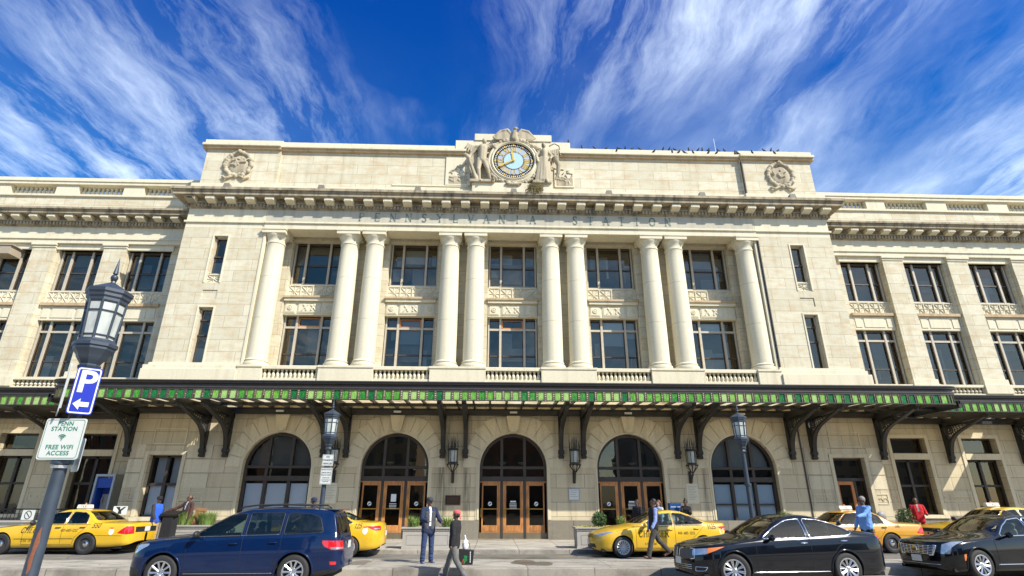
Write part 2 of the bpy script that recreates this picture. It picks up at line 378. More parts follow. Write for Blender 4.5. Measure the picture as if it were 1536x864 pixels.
# ================================================================== STATION
ST = thing('railway_station', 'three storey limestone railway station with columns, clock and green glass canopy', 'railway station', (0, 0, 0))
BX = [0, -5.09, 5.09, -10.08, 10.08]      # bays
COLX = [1.89, 3.16, 6.96, 8.22, 11.9]
WX = [19.12, 22.66, 26.3, 29.95]           # wing bays (mirrored)
PX = [20.83, 24.47, 28.1, 31.75]           # wing pilasters
XEND = 33.5
def rects(x0, x1, z0, z1, holes):
    """cells of the rectangle outside the rectangular holes"""
    xs = sorted({x0, x1, *[min(max(h[i], x0), x1) for h in holes for i in (0, 1)]})
    zs = sorted({z0, z1, *[min(max(h[i], z0), z1) for h in holes for i in (2, 3)]})
    for i in range(len(zs)-1):
        run = None
        for j in range(len(xs)-1):
            cx, cz = (xs[j]+xs[j+1])/2, (zs[i]+zs[i+1])/2
            ins = any(h[0] < cx < h[1] and h[2] < cz < h[3] for h in holes)
            if ins:
                if run is not None: yield (run, xs[j], zs[i], zs[i+1]); run = None
            elif run is None: run = xs[j]
        if run is not None: yield (run, xs[-1], zs[i], zs[i+1])
def wall(mb, y, x0, x1, z0, z1, holes, dep):
    for a, b, c, d in rects(x0, x1, z0, z1, holes): mb.quad((a, y, c), (b, y, c), (b, y, d), (a, y, d))
    for h in holes:
        a, b, c, d = h[:4]; e = y+(h[4] if len(h) > 4 else dep)
        mb.quad((a, y, c), (a, e, c), (a, e, d), (a, y, d)); mb.quad((b, y, c), (b, y, d), (b, e, d), (b, e, c))
        mb.quad((a, y, c), (b, y, c), (b, e, c), (a, e, c)); mb.quad((a, y, d), (a, e, d), (b, e, d), (b, y, d))

# ---- ground storey walls
g = MB(K); AR = 1.45; AZ = 3.06; TOPG = 6.75
arch_b = {0: .2, -5.09: .2, 5.09: .2, -10.08: .85, 10.08: .85}
ah = [(c-AR, c+AR, arch_b[c], AZ+AR, .45) for c in BX]
sideh = [(14.13, 15.55, .2, 3.54, .38), (-15.5, -14.1, 1.1, 3.54, .38)]
for a, b, c, d in rects(-16.35, 16.35, .15, TOPG, ah+sideh): g.quad((a, 0, c), (b, 0, c), (b, 0, d), (a, 0, d))
for h in sideh:
    a, b, c, d, e = h
    g.quad((a, 0, c), (a, e, c), (a, e, d), (a, 0, d)); g.quad((b, 0, c), (b, 0, d), (b, e, d), (b, e, c))
    g.quad((a, 0, d), (a, e, d), (b, e, d), (b, 0, d)); g.quad((a, 0, c), (b, 0, c), (b, e, c), (a, e, c))
NS = 28
for c in BX:
    zb = arch_b[c]; e = .42
    for s in (-1, 1): g.quad((c+s*AR, 0, zb), (c+s*AR, e, zb), (c+s*AR, e, AZ), (c+s*AR, 0, AZ))
    g.quad((c-AR, 0, zb), (c+AR, 0, zb), (c+AR, e, zb), (c-AR, e, zb))
    for i in range(NS):
        t0, t1 = PI*i/NS, PI*(i+1)/NS
        p0 = (c+AR*math.cos(t0), AZ+AR*math.sin(t0)); p1 = (c+AR*math.cos(t1), AZ+AR*math.sin(t1))
        g.quad((p0[0], 0, p0[1]), (p0[0], 0, AZ+AR), (p1[0], 0, AZ+AR), (p1[0], 0, p1[1]))
        g.quad((p0[0], 0, p0[1]), (p1[0], 0, p1[1]), (p1[0], e, p1[1]), (p0[0], e, p0[1]))
for s in (-1, 1):
    g.quad((s*16.35, 0, .15), (s*16.35, 1.9, .15), (s*16.35, 1.9, TOPG), (s*16.35, 0, TOPG))
    wh = [(min(s*(x-.86), s*(x+.86)), max(s*(x-.86), s*(x+.86)), 1.18, 3.62, .4) for x in WX] + [(min(s*(x-.86), s*(x+.86)), max(s*(x-.86), s*(x+.86)), 3.9, 4.62, .4) for x in WX]
    wall(g, 1.9, min(s*16.35, s*XEND), max(s*16.35, s*XEND), .15, TOPG, wh, .4)
g.build('ground_storey_wall', GROUNDST, ST)

# ---- raised ashlar trim of the ground storey
g = MB(K)
def skirt(x0, x1, y, z0, z1, p, holes=()):
    for a, b, c, d in rects(x0, x1, z0, z1, holes): g.box(a, b, y-p, y-.001, c, d)
for s in (-1, 1):
    for x in WX: g.box(s*x-1.05, s*x+1.05, 1.76, 1.9-.002, 1.03, 1.17)      # sills
g.box(-15.7, -13.9, -.12, -.062, .95, 1.09)
for c in BX:
    for i in range(NS):   # archivolt moulding
        t0, t1 = PI*i/NS, PI*(i+1)/NS
        q = lambda r, t, y: (c+r*math.cos(t), y, AZ+r*math.sin(t))
        for ra, rb, pr in ((AR+.003, AR+.07, .05), (AR+.07, AR+.14, .025)):
            P = [q(ra, t0, -pr), q(rb, t0, -pr), q(rb, t1, -pr), q(ra, t1, -pr), q(ra, t0, 0), q(rb, t0, 0), q(rb, t1, 0), q(ra, t1, 0)]
            g.add(P, [(0, 1, 2, 3), (1, 5, 6, 2), (3, 7, 4, 0)])
    for s in (-1, 1):
        g.box(c+s*(AR+.003), c+s*(AR+.07), -.05, -.002, max(arch_b[c], 1.0), AZ); g.box(c+s*(AR+.07), c+s*(AR+.14), -.025, -.002, max(arch_b[c], 1.0), AZ)
    # voussoirs, bonded into the courses
    nv = 13; a0 = PI*.0
    for i in range(nv):
        if i == nv//2: continue
        t0 = PI*i/nv+.008; t1 = PI*(i+1)/nv-.008
        tm = abs(i-nv//2); zo = [0, 5.22, 5.22, 5.22, 4.68, 4.06, 3.45][tm]
        def outp(t, zc):
            r = (zc-AZ)/max(math.sin(t), .05); return (c+r*math.cos(t), zc) if r < 2.35 else (c+2.35*math.cos(t), AZ+2.35*math.sin(t))
        ri = AR+.145
        poly = [(c+ri*math.cos(t0), AZ+ri*math.sin(t0))]
        if tm <= 3:
            poly += [outp(t0, 5.22) if tm < 3 else (c+(1 if i < nv/2 else -1)*0+2.22*math.cos(t0), AZ+2.22*math.sin(t0)), outp(t1, 5.22) if tm < 3 else (c+2.35*math.cos(t1), AZ+2.35*math.sin(t1))]
        else: poly += [(c+2.18*math.cos(t0), AZ+2.18*math.sin(t0)), (c+2.18*math.cos(t1), AZ+2.18*math.sin(t1))]
        poly += [(c+ri*math.cos(t1), AZ+ri*math.sin(t1))]
        g.prism(poly, -.03, -.002)
    g.prism([(c-.19, 4.60), (c+.19, 4.60), (c+.31, 5.25), (c-.31, 5.25)], -.22, -.03)
    g.prism([(c-.12, 4.56), (c+.12, 4.56), (c+.15, 4.66), (c-.15, 4.66)], -.27, -.21)
# recessed panel frames over the side windows, wave relief panels
def frame(x0, x1, z0, z1, y, w=.05, p=.03):
    g.box(x0, x1, y-p, y-.002, z1-w, z1); g.box(x0, x1, y-p, y-.002, z0, z0+w)
    g.box(x0, x0+w, y-p, y-.002, z0+w, z1-w); g.box(x1-w, x1, y-p, y-.002, z0+w, z1-w)
def waves(x0, x1, z0, z1, y):
    frame(x0, x1, z0, z1, y, .035, .025); n = max(2, round((x1-x0)/.27)); w = (x1-x0-.1)/n
    for i in range(n):
        cx = x0+.05+w*(i+.5); cz = (z0+z1)/2; r = min(w, z1-z0)*.36
        g.tube([(cx+r*(1-.12*k)*math.cos(k*.62), y-.008, cz+r*(1-.12*k)*math.sin(k*.62)) for k in range(9)], .022, 5)
        g.tube([(cx+r, y-.008, cz), (cx+w*.6, y-.008, cz-r*.9), (cx+w*.9, y-.008, cz-r*.6)], .02, 5)
frame(-15.5, -14.1, 3.98, 4.66, 0); frame(14.13, 15.55, 3.98, 4.66, 0)
for sx in (-1, 1):
    for a, b in ((12.95, 13.95), (15.72, 16.25)): waves(min(sx*a, sx*b), max(sx*a, sx*b), 1.62, 2.05, 0)
    waves(min(sx*16.55, sx*18.05), max(sx*16.55, sx*18.05), 1.66, 2.14, 1.9)
    for x in PX: waves(sx*x-.72, sx*x+.72, 1.66, 2.14, 1.9)
    for x in WX:
        g.box(sx*x-1.02, sx*x-.86, 1.86, 1.899, 1.18, 4.78); g.box(sx*x+.86, sx*x+1.02, 1.86, 1.899, 1.18, 4.78)
        g.box(sx*x-.86, sx*x+.86, 1.86, 1.899, 4.62, 4.78); g.box(sx*x-.86, sx*x+.86, 1.85, 2.28, 3.62, 3.9)
    g.box(sx*13.97, sx*14.12, -.035, -.002, 1.1, 3.68); g.box(sx*15.56, sx*15.71, -.035, -.002, 1.1, 3.68); g.box(sx*13.97, sx*15.71, -.04, -.002, 3.56, 3.7)
    # rustication bands beside the door/window piers
    for z in (2.2, 2.8, 3.4):
        g.box(sx*15.73, sx*16.33, -.02, -.002, z+.03, z+.57); g.box(sx*12.9, sx*13.95, -.02, -.002, z+.03, z+.57)
g.build('ashlar_trim', GROUNDP, ST)
g = MB(K); skirt(-16.41, 16.41, 0, .15, .98, .06, [(h[0]-.0, h[1]+.0, 0, 9) for h in ah if h[2] < .5]+[(14.13, 15.55, 0, 9)])
for s in (-1, 1): skirt(min(s*16.42, s*XEND), max(s*16.42, s*XEND), 1.9, .15, 1.12, .07)
g.build('plinth', PLINTH, ST)
g = MB(K)
g.box(12.76, 12.82, -.035, .0-.002, 1.0, 5.4); g.box(12.45, 12.5, -.11, -.003, 7.6, 14.4); g.box(12.42, 12.48, .12, .24, 16.4, 19.1)
g.build('drain_seam', plain('dark_lead', (.05, .045, .04), .7), ST)

# ---- upper walls of the pavilion
g = MB(K)
slit = lambda s, z0, z1: (min(s*14.13, s*14.80), max(s*14.13, s*14.80), z0, z1, .3)
for s in (-1, 1):
    hs = [slit(s, 7.3, 10.22), slit(s, 11.46, 13.95), (slit(s, 10.64, 11.1)[0]-.02, slit(s, 0, 1)[1]+.02, 10.64, 11.1, .04)]
    x0, x1 = sorted((s*12.42, s*16.35))
    wall(g, 0, x0, x1, 7.3, 14.4, hs, .3)
    g.quad((x0+.1, .04, 10.6), (x1-.1, .04, 10.6), (x1-.1, .04, 11.14), (x0+.1, .04, 11.14))
    g.quad((s*12.42, 0, 7.3), (s*12.42, 1.15, 7.3), (s*12.42, 1.15, 14.4), (s*12.42, 0, 14.4))
    g.quad((s*16.35, 0, 6.7), (s*16.35, 1.9, 6.7), (s*16.35, 1.9, 16), (s*16.35, 0, 16))
# recessed wall behind the columns, with window openings
wh = [(c-1.26, c+1.26, 7.55, 14.30, .5) for c in BX]
wall(g, 1.1, -12.42, 12.42, 7.3, 14.62, wh, .5)
# wing walls: recessed bay field
for s in (-1, 1):
    hw = [(s*x-1.12, s*x+1.12, 7.25, 14.0, .4) for x in WX]
    x0, x1 = sorted((s*16.35, s*XEND))
    wall(g, 2.1, x0, x1, 6.7, 14.3, hw, .4)
    for x in PX: g.box(s*x-.57, s*x+.57, 1.9, 2.1-.002, 7.5, 14.05)
    g.box(s*16.35, s*17.3, 1.9, 2.1-.002, 7.5, 14.05)
# attic
g.box(-12.4, 12.4, .36, 1.6, 16.9, 19.3)
for s in (-1, 1): g.box(s*12.4, s*16.3, .25, 1.6, 16.9, 19.3)
for s in (-1, 1): g.box(s*16.9, s*XEND, 2.15, 2.9, 16.1, 17.3)
g.build('upper_wall', LIME, ST)

STL = []
# ---- smooth stone: pedestals, architraves, mouldings, parapets
g = MB(K)
for s in (-1, 1):   # base moulding of pavilion and pedestals
    x0, x1 = sorted((s*12.42, s*16.62)); g.box(x0, x1, -.3, 1.9, 6.6, 7.22); g.box(x0, x1-.1*(s > 0)*1, -.2, .05, 7.22, 7.42)
    g.box(s*12.42, s*16.45, -.1, 0.04, 7.42, 7.55)
xs = [-12.42, -11.35, -8.85, -6.38, -3.82, -1.27]
peds = [(-12.42, -11.33), (-8.83, -6.36), (-3.82, -1.27), (1.27, 3.82), (6.36, 8.83), (11.33, 12.42)]
for a, b in peds: g.box(a, b, -.22, 1.1-.002, 6.6, 7.42); g.box(a-.02, b+.02, -.26, .0, 7.34, 7.44)
g.box(-12.42, 12.42, .0, 1.098, 6.6, 7.0)
g.box(-12.42, 12.42, .1, 1.6, 7.30, 7.50)
# architrave beam with soffit, recess lintel, frieze
g.box(-12.46, 12.46, -.045, .85, 14.38, 14.70); g.box(-12.46, 12.46, -.12, -.046, 14.68, 14.78)
g.box(-12.46, 12.46, .0, .86, 14.70, 15.6); g.box(-12.4, 12.4, .851, 1.6, 14.62, 15.5)
for s in (-1, 1):
    g.box(s*12.47, s*16.35, -.002, 1.9, 14.4, 14.7); g.box(s*12.47, s*16.43, -.085, -.003, 14.68, 14.78); g.box(s*12.47, s*16.35, .001, 1.9, 14.7, 15.6)
    g.box(s*12.3, s*12.41, -.04, .5, 7.5, 14.38); g.box(s*12.2, s*12.3, .3, .9, 7.5, 14.38)
    # slit window surrounds
    for z0, z1 in ((7.3, 10.22), (11.46, 13.95)):
        for xa, xb in ((14.05, 14.13), (14.80, 14.88)): g.box(s*xa, s*xb, -.03, -.002, z0, z1+.08)
        g.box(s*14.13, s*14.80, -.03, -.002, z1, z1+.08)
# lintels over main windows and window ledges
for c in BX:
    g.box(c-1.25, c+1.25, 1.02, 1.62, 10.98, 11.2); STL.append((c-1.3, c+1.3, .95, 1.1, 11.13, 11.24))
    g.box(c-1.25, c+1.25, 1.18, 1.62, 10.3, 10.98); g.box(c-1.25, c+1.25, 1.05, 1.62, 7.5, 7.58)
# wing mouldings
for s in (-1, 1):
    X0, X1 = sorted((s*16.36, s*XEND))
    g.box(X0, X1, 1.84, 2.6, 14.3, 14.58); g.box(X0, X1, 1.78, 1.838, 14.52, 14.64); g.box(X0, X1, 1.9, 2.6, 14.58, 15.3)
    g.box(X0, X1, 1.82, 2.1, 6.6, 6.78)
    for x in PX+[16.9]:
        hw = .62 if x > 17 else .5
        g.box(s*x-hw-.02, s*x+hw+.02, 1.80, 2.3, 14.18, 14.3); g.box(s*x-hw+.02, s*x+hw-.02, 1.86, 2.3, 14.06, 14.18)
        g.box(s*x-hw-.08, s*x+hw+.08, 1.76, 2.1, 6.78, 7.24); g.box(s*x-hw-.02, s*x+hw+.02, 1.82, 2.1, 7.24, 7.5)
    for x in WX:
        g.box(s*x-1.24, s*x+1.24, 1.98, 2.42, 14.0, 14.3); g.box(s*x-1.1, s*x+1.1, 2.12, 2.42, 10.15, 10.9)
        STL.append((s*x-1.16, s*x+1.16, 1.98, 2.42, 10.9, 11.06)); g.box(s*x-1.13, s*x+1.13, 2.0, 2.5, 7.1, 7.26)
        g.box(s*x-.55, s*x+.55, 2.09, 2.119, 10.28, 10.8)
        for q in (-.85, .85): g.box(s*x+q-.17, s*x+q+.17, 2.09, 2.119, 10.28, 10.8)
    # parapet of the wing: plinth, dies, coping
    g.box(X0, X1, 2.05, 2.95, 17.25, 17.37)
    edges = [16.9]+[v for x in WX for v in (x-1.24, x+1.24)]+[XEND]
    dies = [(17.0, 17.92)] + [(WX[i]+1.22, WX[i+1]-1.22) for i in range(3)] + [(WX[3]+1.22, XEND)]
    for a, b in dies: g.box(s*a, s*b, 2.1, 2.7, 17.37, 17.95)
    g.box(s*16.9, s*XEND, 2.0, 2.8, 17.95, 18.12); g.box(s*16.9, s*XEND, 1.95, 2.85, 18.12, 18.2); g.box(s*16.9, s*XEND, 2.05, 2.75, 18.2, 18.4)
# attic mouldings and stepped top
def attic_top(x0, x1, y): STL.append((x0, x1, y-.16, 1.7, 19.2, 19.34)); g.box(x0, x1, y-.26, 1.7, 19.34, 19.48); g.box(x0, x1, y-.02, 1.6, 19.48, 19.82)
attic_top(-12.4, -2.55, .36); attic_top(2.5, 12.4, .36)
attic_top(-16.5, -12.4, .25); attic_top(12.4, 16.5, .25)
g.box(-3.15, 3.12, .3, 1.5, 19.3, 20.16); g.box(-2.12, 2.1, .24, 1.5, 20.16, 20.58)
for s in (-1, 1):
    g.box(s*12.3, s*16.55, -.05, 1.6, 16.4, 16.95)
g.box(-12.3, 12.3, .1, 1.6, 16.4, 16.95)
g.box(-2.17, 2.03, -.06, .36, 16.6, 17.3)
g.box(-3.62, -2.3, .30, .359, 17.32, 19.05); g.box(2.2, 3.25, .30, .359, 17.32, 18.5); g.box(-6.4, -2.4, .32, .36, 17.24, 17.33)
g.build('smooth_stonework', LIMEP, ST, bevel=.012)
g = MB(K)
for q in STL: g.box(*q)
g.build('stained_ledges', STAINED, ST, bevel=.01)
# green verdigris frieze panels of plain stone between mouldings
g = MB(K)
g.box(-12.42, 12.42, -.006, .0-.001, 14.80, 15.47)
g.build('frieze', FRIEZE, ST)

# ---- cornices (weathered) with dentils and modillions
def cornice(name, segs):
    g = MB(K)
    for seg in segs: seg(g)
    return g.build(name, LIMED, ST, bevel=.01)
def c_pav(g):
    for s0, s1 in ((-16.35, 16.35),):
        g.box(s0-.06, s1+.06, -.06, 2.3, 15.47, 15.53); g.box(s0-.1, s1+.1, -.1, 2.3, 15.53, 15.72)
        g.box(s0-.2, s1+.2, -.2, 2.3, 15.72, 15.8); g.box(s0-.12, s1+.12, -.12, 2.3, 15.8, 15.96)
        g.box(s0-.62, s1+.62, -.62, 2.3, 15.96, 16.12); g.box(s0-.66, s1+.66, -.66, 2.3, 16.12, 16.2); g.box(s0-.74, s1+.74, -.74, 2.3, 16.2, 16.34); g.box(s0-.5, s1+.5, -.5, 2.3, 16.34, 16.42)
cp = cornice('main_cornice', [c_pav])
g = MB(K)
n = int(32.9/.172)
for i in range(n):
    x = -16.45+.172*(i+.5); g.box(x-.055, x+.055, -.18, -.1, 15.54, 15.7)
for s in (-1, 1):
    for i in range(11): y = -.05+.172*i; g.box(s*16.45, s*16.53, y-.055, y+.055, 15.54, 15.7)
g.build('dentils', LIMED, cp)
def modillion(parent, x, y, z, w, dep, h):
    m_ = MB(K); m_.prism([(0, 0), (-dep, h*.35), (-dep, h*.75), (-dep*.94, h), (0, h)], -w/2, w/2, 'x')
    m_.box(-w*.36, w*.36, -dep*1.0-.012, -dep+.004, h*.42, h*.68)
    return m_
mo = modillion(cp, 0, 0, 0, .44, .42, .29).build('modillion', LIMEP, cp, bevel=.01)
mo.location = ku(-16.16, -.121, 15.66)
for k in range(-16, 17):
    c_ = mo.copy(); COL.objects.link(c_); c_.parent = cp; c_.location = ku((k+.0)*.979+(-.49), -.121, 15.66)
c_ = mo.copy(); COL.objects.link(c_); c_.parent = cp; c_.location = ku(16.16, -.121, 15.66)
for s in (-1, 1):
    x0, x1 = sorted((s*17.0, s*XEND))
    def c_w(g):
        xa = x0 if s < 0 else 16.4; xb = x1 if s > 0 else -16.4
        g.box(xa, xb, 1.8, 2.6, 15.26, 15.31); g.box(xa, xb, 1.76, 2.6, 15.31, 15.5); g.box(xa, xb, 1.68, 2.6, 15.5, 15.56); g.box(xa, xb, 1.76, 2.6, 15.56, 15.78)
        g.box(xa, xb, 1.28, 2.6, 15.78, 15.92); g.box(xa, xb, 1.24, 2.6, 15.92, 15.99); g.box(xa, xb, 1.16, 2.6, 15.99, 16.1); g.box(xa, xb, 1.4, 2.6, 16.1, 16.16)
    cw = cornice('wing_cornice', [c_w])
    g = MB(K)
    for i in range(int(16.6/.17)): x = s*(16.5+.17*(i+.5)); g.box(x-.052, x+.052, 1.69, 1.76, 15.32, 15.48)
    g.build('dentils', LIMED, cw)
    mw = modillion(cw, 0, 0, 0, .42, .4, .26).build('modillion', LIMEP, cw, bevel=.01)
    for k in range(18):
        c_ = mw if k == 0 else mw.copy()
        if k: COL.objects.link(c_); c_.parent = cw
        c_.location = ku(s*(16.95+.91*k), 1.757, 15.51)
# small metal floodlight boxes standing on the main cornice
g = MB(K); g.prism([(-.17, 0), (.17, 0), (.13, .2), (-.13, .2)], -.12, .12)
fb = g.build('vent_hood', plain('grey_lead', (.20, .185, .15), .7), ST); fb.location = ku(-14.6, -.2, 16.6)
for x in (-9.85, -4.93, 0, 4.95, 9.85, 14.65):
    c_ = fb.copy(); COL.objects.link(c_); c_.parent = ST; c_.location = ku(x, -.2, 16.6)
for s in (-1, 1):
    for x in (20.9, 24.4): c_ = fb.copy(); COL.objects.link(c_); c_.parent = ST; c_.location = ku(s*x, 1.75, 16.16)

# ---- balustrades
def balu(mb, x, y, z0, z1, r):
    h = z1-z0; P = [(.8, 0), (.8, .1), (.5, .14), (1.0, .38), (.85, .52), (.42, .75), (.7, .84), (.7, .88), (.8, .9), (.8, 1)]
    mb.lathe([(r*a, z0+h*b) for a, b in P], (x, y, 0), 8)
def balustrade(cx, hw, y, z0, z1, n, rail=True):
    b = MB(K)
    for i in range(n): balu(b, cx-hw+2*hw*(i+.5)/n, y, z0, z1, min(.11, hw/n*.86))
    if rail: b.box(cx-hw-.02, cx+hw+.02, y-.16, y+.16, z1, z1+.13); b.box(cx-hw-.02, cx+hw+.02, y-.14, y+.14, z0-.2, z0)
    o = b.build('balustrade', LIMEP, ST, autos=40)
for c in BX: balustrade(c, 1.25, -.02, 6.86, 7.28, 13)
for s in (-1, 1):
    for x in WX:
        balustrade(s*x, 1.22, 2.42, 17.372, 17.949, 10, False)
        balustrade(s*x, 1.22, 1.98, 6.78, 7.1, 12, True)

# ---- giant columns
g = MB(K)
g.lathe([(.56, 7.44), (.585, 7.50), (.59, 7.56), (.57, 7.63), (.50, 7.66), (.49, 7.70), (.525, 7.71), (.525, 7.75), (.495, 7.78)] +
        [(.478-.052*max(0, (t-.28)/.72)**1.4, 7.8+(13.62-7.8)*t) for t in [i/14 for i in range(15)]] +
        [(.435, 13.64), (.46, 13.66), (.46, 13.71), (.43, 13.73), (.428, 13.85), (.44, 13.87), (.45, 13.93), (.51, 14.0), (.555, 14.08), (.56, 14.13)], (0, 0, 0), 48)
g.box(-.57, .57, -.57, .57, 14.13, 14.30); g.box(-.6, .6, -.6, .6, 14.30, 14.378)
col0 = g.build('column', LIMEP, ST, autos=35)
g = MB(K)
for z in (9.75, 11.85): g.lathe([(.44, z-.006), (.4775-.052*max(0, ((z-7.8)/5.82-.28)/.72)**1.4+.002, z-.006), (.4775-.052*max(0, ((z-7.8)/5.82-.28)/.72)**1.4+.002, z+.006), (.44, z+.006)], n=48)
dj = g.build('drum_joint', plain('joint_grey', (.33, .27, .19), .9), col0)
for i, x in enumerate([s*c for s in (-1, 1) for c in COLX]):
    o = col0 if i == 0 else copy_tree(col0, ST)
    o.location = ku(x, .4, 0)

# ---- windows
def pane_room(root, x0, x1, z0, z1, y, blinds=(), kind=WGLASS, dep=.5):
    b = MB(K); b.quad((x0, y, z0), (x1, y, z0), (x1, y, z1), (x0, y, z1)); b.build('pane', kind, root)
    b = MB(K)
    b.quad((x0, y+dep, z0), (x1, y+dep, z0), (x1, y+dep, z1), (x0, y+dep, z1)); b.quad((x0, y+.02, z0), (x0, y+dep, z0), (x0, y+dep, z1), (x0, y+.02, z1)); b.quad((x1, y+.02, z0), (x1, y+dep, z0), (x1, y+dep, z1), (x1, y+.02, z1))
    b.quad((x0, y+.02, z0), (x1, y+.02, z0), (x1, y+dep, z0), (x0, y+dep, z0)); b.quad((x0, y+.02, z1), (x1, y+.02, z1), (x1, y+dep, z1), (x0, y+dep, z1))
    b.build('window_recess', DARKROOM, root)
    for bi, (a, c, d, e, mt, *_r) in enumerate(blinds):
        yb = y+.09+.035*bi; b = MB(K); b.quad((a, yb, d), (c, yb, d), (c, yb, e), (a, yb, e)); b.build('blind', mt, root)
ROOMT = [plain('room_tone_%d' % i, c_, .9, 0, .3, 2) for i, c_ in enumerate(((.16, .17, .18), (.25, .25, .25), (.34, .32, .28), (.10, .11, .12)))]
def big_window(c, y, hw, zs, kind, rnd, lab=None):
    """tripartite window; zs = dict of levels"""
    root = MB(K); T = root; m0, m1 = c-.49*hw, c+.49*hw
    z0, z1 = zs['b'], zs['t']
    T.c = 0
    for a, b in ((c-hw, c-hw+.07), (m0-.055, m0+.055), (m1-.055, m1+.055), (c+hw-.07, c+hw)): T.box(a, b, y-.12, y+.03, z0, z1)
    T.box(c-hw, c+hw, y-.1, y+.03, z0, z0+.07)
    for tr in zs.get('tr', []): T.box(c-hw, c+hw, y-.10, y+.03, tr-.05, tr+.05)
    T.c = 1
    T.box(c-hw, c+hw, y-.1, y+.03, z1-.10, z1)
    for a, b in ((c-hw+.07, m0-.055), (m0+.055, m1-.055), (m1+.055, c+hw-.07)):
        for q in zs['meet']: T.box(a, b, y-.05, y+.03, q-.035, q+.035)
        T.box(a, a+.035, y-.05, y+.03, z0, z1); T.box(b-.035, b, y-.05, y+.03, z0, z1)
    o = T.build('window', [TAN, SASH], ST)
    bl = []
    for j, (a, b) in enumerate(((c-hw+.07, m0-.055), (m0+.055, m1-.055), (m1+.055, c+hw-.07))):
        if rnd.random() < .38:
            h = rnd.choice((.18, .3, .45)); bl.append((a, b, z1-.1-(z1-z0)*h, z1-.1, rnd.choice((BLIND_T, BLIND_W, BLIND_T))))
        elif rnd.random() < .3: bl.append((a, a+(b-a)*.45, z0, z0+(z1-z0)*.4, BLIND_W))
    for j, (a, b) in enumerate(((c-hw+.07, m0-.055), (m0+.055, m1-.055), (m1+.055, c+hw-.07))):
        for k in range(2):
            if rnd.random() < .85:
                q0 = z0+(z1-z0)*rnd.uniform(0, .6); bl.append((a+(b-a)*rnd.choice((0, 0, .4)), b-(b-a)*rnd.choice((0, 0, .5)), q0, min(z1-.1, q0+(z1-z0)*rnd.uniform(.15, .5)), rnd.choice(ROOMT)))
    pane_room(o, c-hw+.02, c+hw-.02, z0, z1-.04, y, [(q[0], q[1], q[2], q[3], q[4], i) for i, q in enumerate(bl)])
    return o
BLIND_T = plain('tan_blind', (.22, .19, .14), .9, 0, .1); BLIND_W = plain('white_blind', (.42, .44, .44), .9, 0, .1)
rnd = random.Random(5)
def grille(c, hw, y, z0, z1, n, parent=None):
    g = MB(K)
    g.box(c-hw, c+hw, y, y+.12, z0, z1); g.box(c-hw, c+hw, y-.05, y, z0, z0+.05); g.box(c-hw, c+hw, y-.05, y, z1-.05, z1)
    w = 2*hw/n
    for i in range(n):
        cx = c-hw+w*(i+.5); cz = (z0+z1)/2; h2 = (z1-z0)/2-.06; w2 = w/2-.03
        for s in ((-1, 1) if i == n-1 else (-1,)): g.box(cx+s*(w/2)-.02, cx+s*(w/2)+.02, y-.045, y+.002, z0+.052, z1-.052)
        g.tube([(cx-w2, y-.02, cz-h2), (cx+w2, y-.02, cz+h2)], .022, 4); g.tube([(cx-w2, y-.02, cz+h2), (cx+w2, y-.02, cz-h2)], .022, 4)
        g.tube([(cx, y-.02, cz-h2), (cx, y-.02, cz+h2)], .016, 4); g.tube([(cx-w2, y-.02, cz), (cx+w2, y-.02, cz)], .016, 4)
        g.ball((cx, y-.02, cz), .045, 8, 5)
    return g.build('lattice_panel', LIMEP, ST)
for c in BX:
    big_window(c, 1.56, 1.22, {'b': 11.97, 't': 14.30, 'meet': [13.05]}, 'u', rnd)
    w = big_window(c, 1.56, 1.22, {'b': 7.58, 't': 10.3, 'meet': [8.38], 'tr': [9.72]}, 'l', rnd)
    if c <= 0:
        b = MB(K)
        for z in (9.8, 10.2): b.box(c-.5, c+.5, 1.48, 1.545, z-.025, z+.025)
        for x in (-.5, .5): b.box(c+x-.025, c+x+.025, 1.48, 1.545, 9.8, 10.2)
        b.build('orange_sash', ORANGEW, w)
    else:
        b = MB(K); b.box(c-.5, c+.5, 1.6, 1.63, 9.8, 10.22); b.build('white_blind', plain('bright_blind%d' % int(c), (.75, .76, .74), .8, 0, .05), w)
    grille(c, 1.24, 1.38, 11.25, 11.93, 4)
    # spandrel panels with rosettes
    g = MB(K)
    for q, hwq in ((-.93, .27), (0, .56), (.93, .27)):
        g.box(c+q-hwq, c+q+hwq, 1.15, 1.179, 10.38, 10.92)
        g.box(c+q-hwq+.05, c+q+hwq-.05, 1.13, 1.149, 10.43, 10.87)
    for q in (-.93, .93):
        g.lathe([(.13, 1.129), (.13, 1.1), (.09, 1.09), (.09, 1.12), (.04, 1.10), (.0, 1.08)], (c+q, 0, 10.65), 14, 'y')
    for q in (-.18, .18):
        for k in range(5): g.ball((c+q*1.1+q*.5*(k-2)*.4, 1.12, 10.55+.06*k+.03*(k % 2)), .06, 7, 5, (1, .5, 1))
        g.tube([(c+q*.4, 1.12, 10.8), (c+q, 1.11, 10.7), (c+q*1.9, 1.12, 10.5)], .028, 5)
    g.build('spandrel_panel', LIMEP, ST)
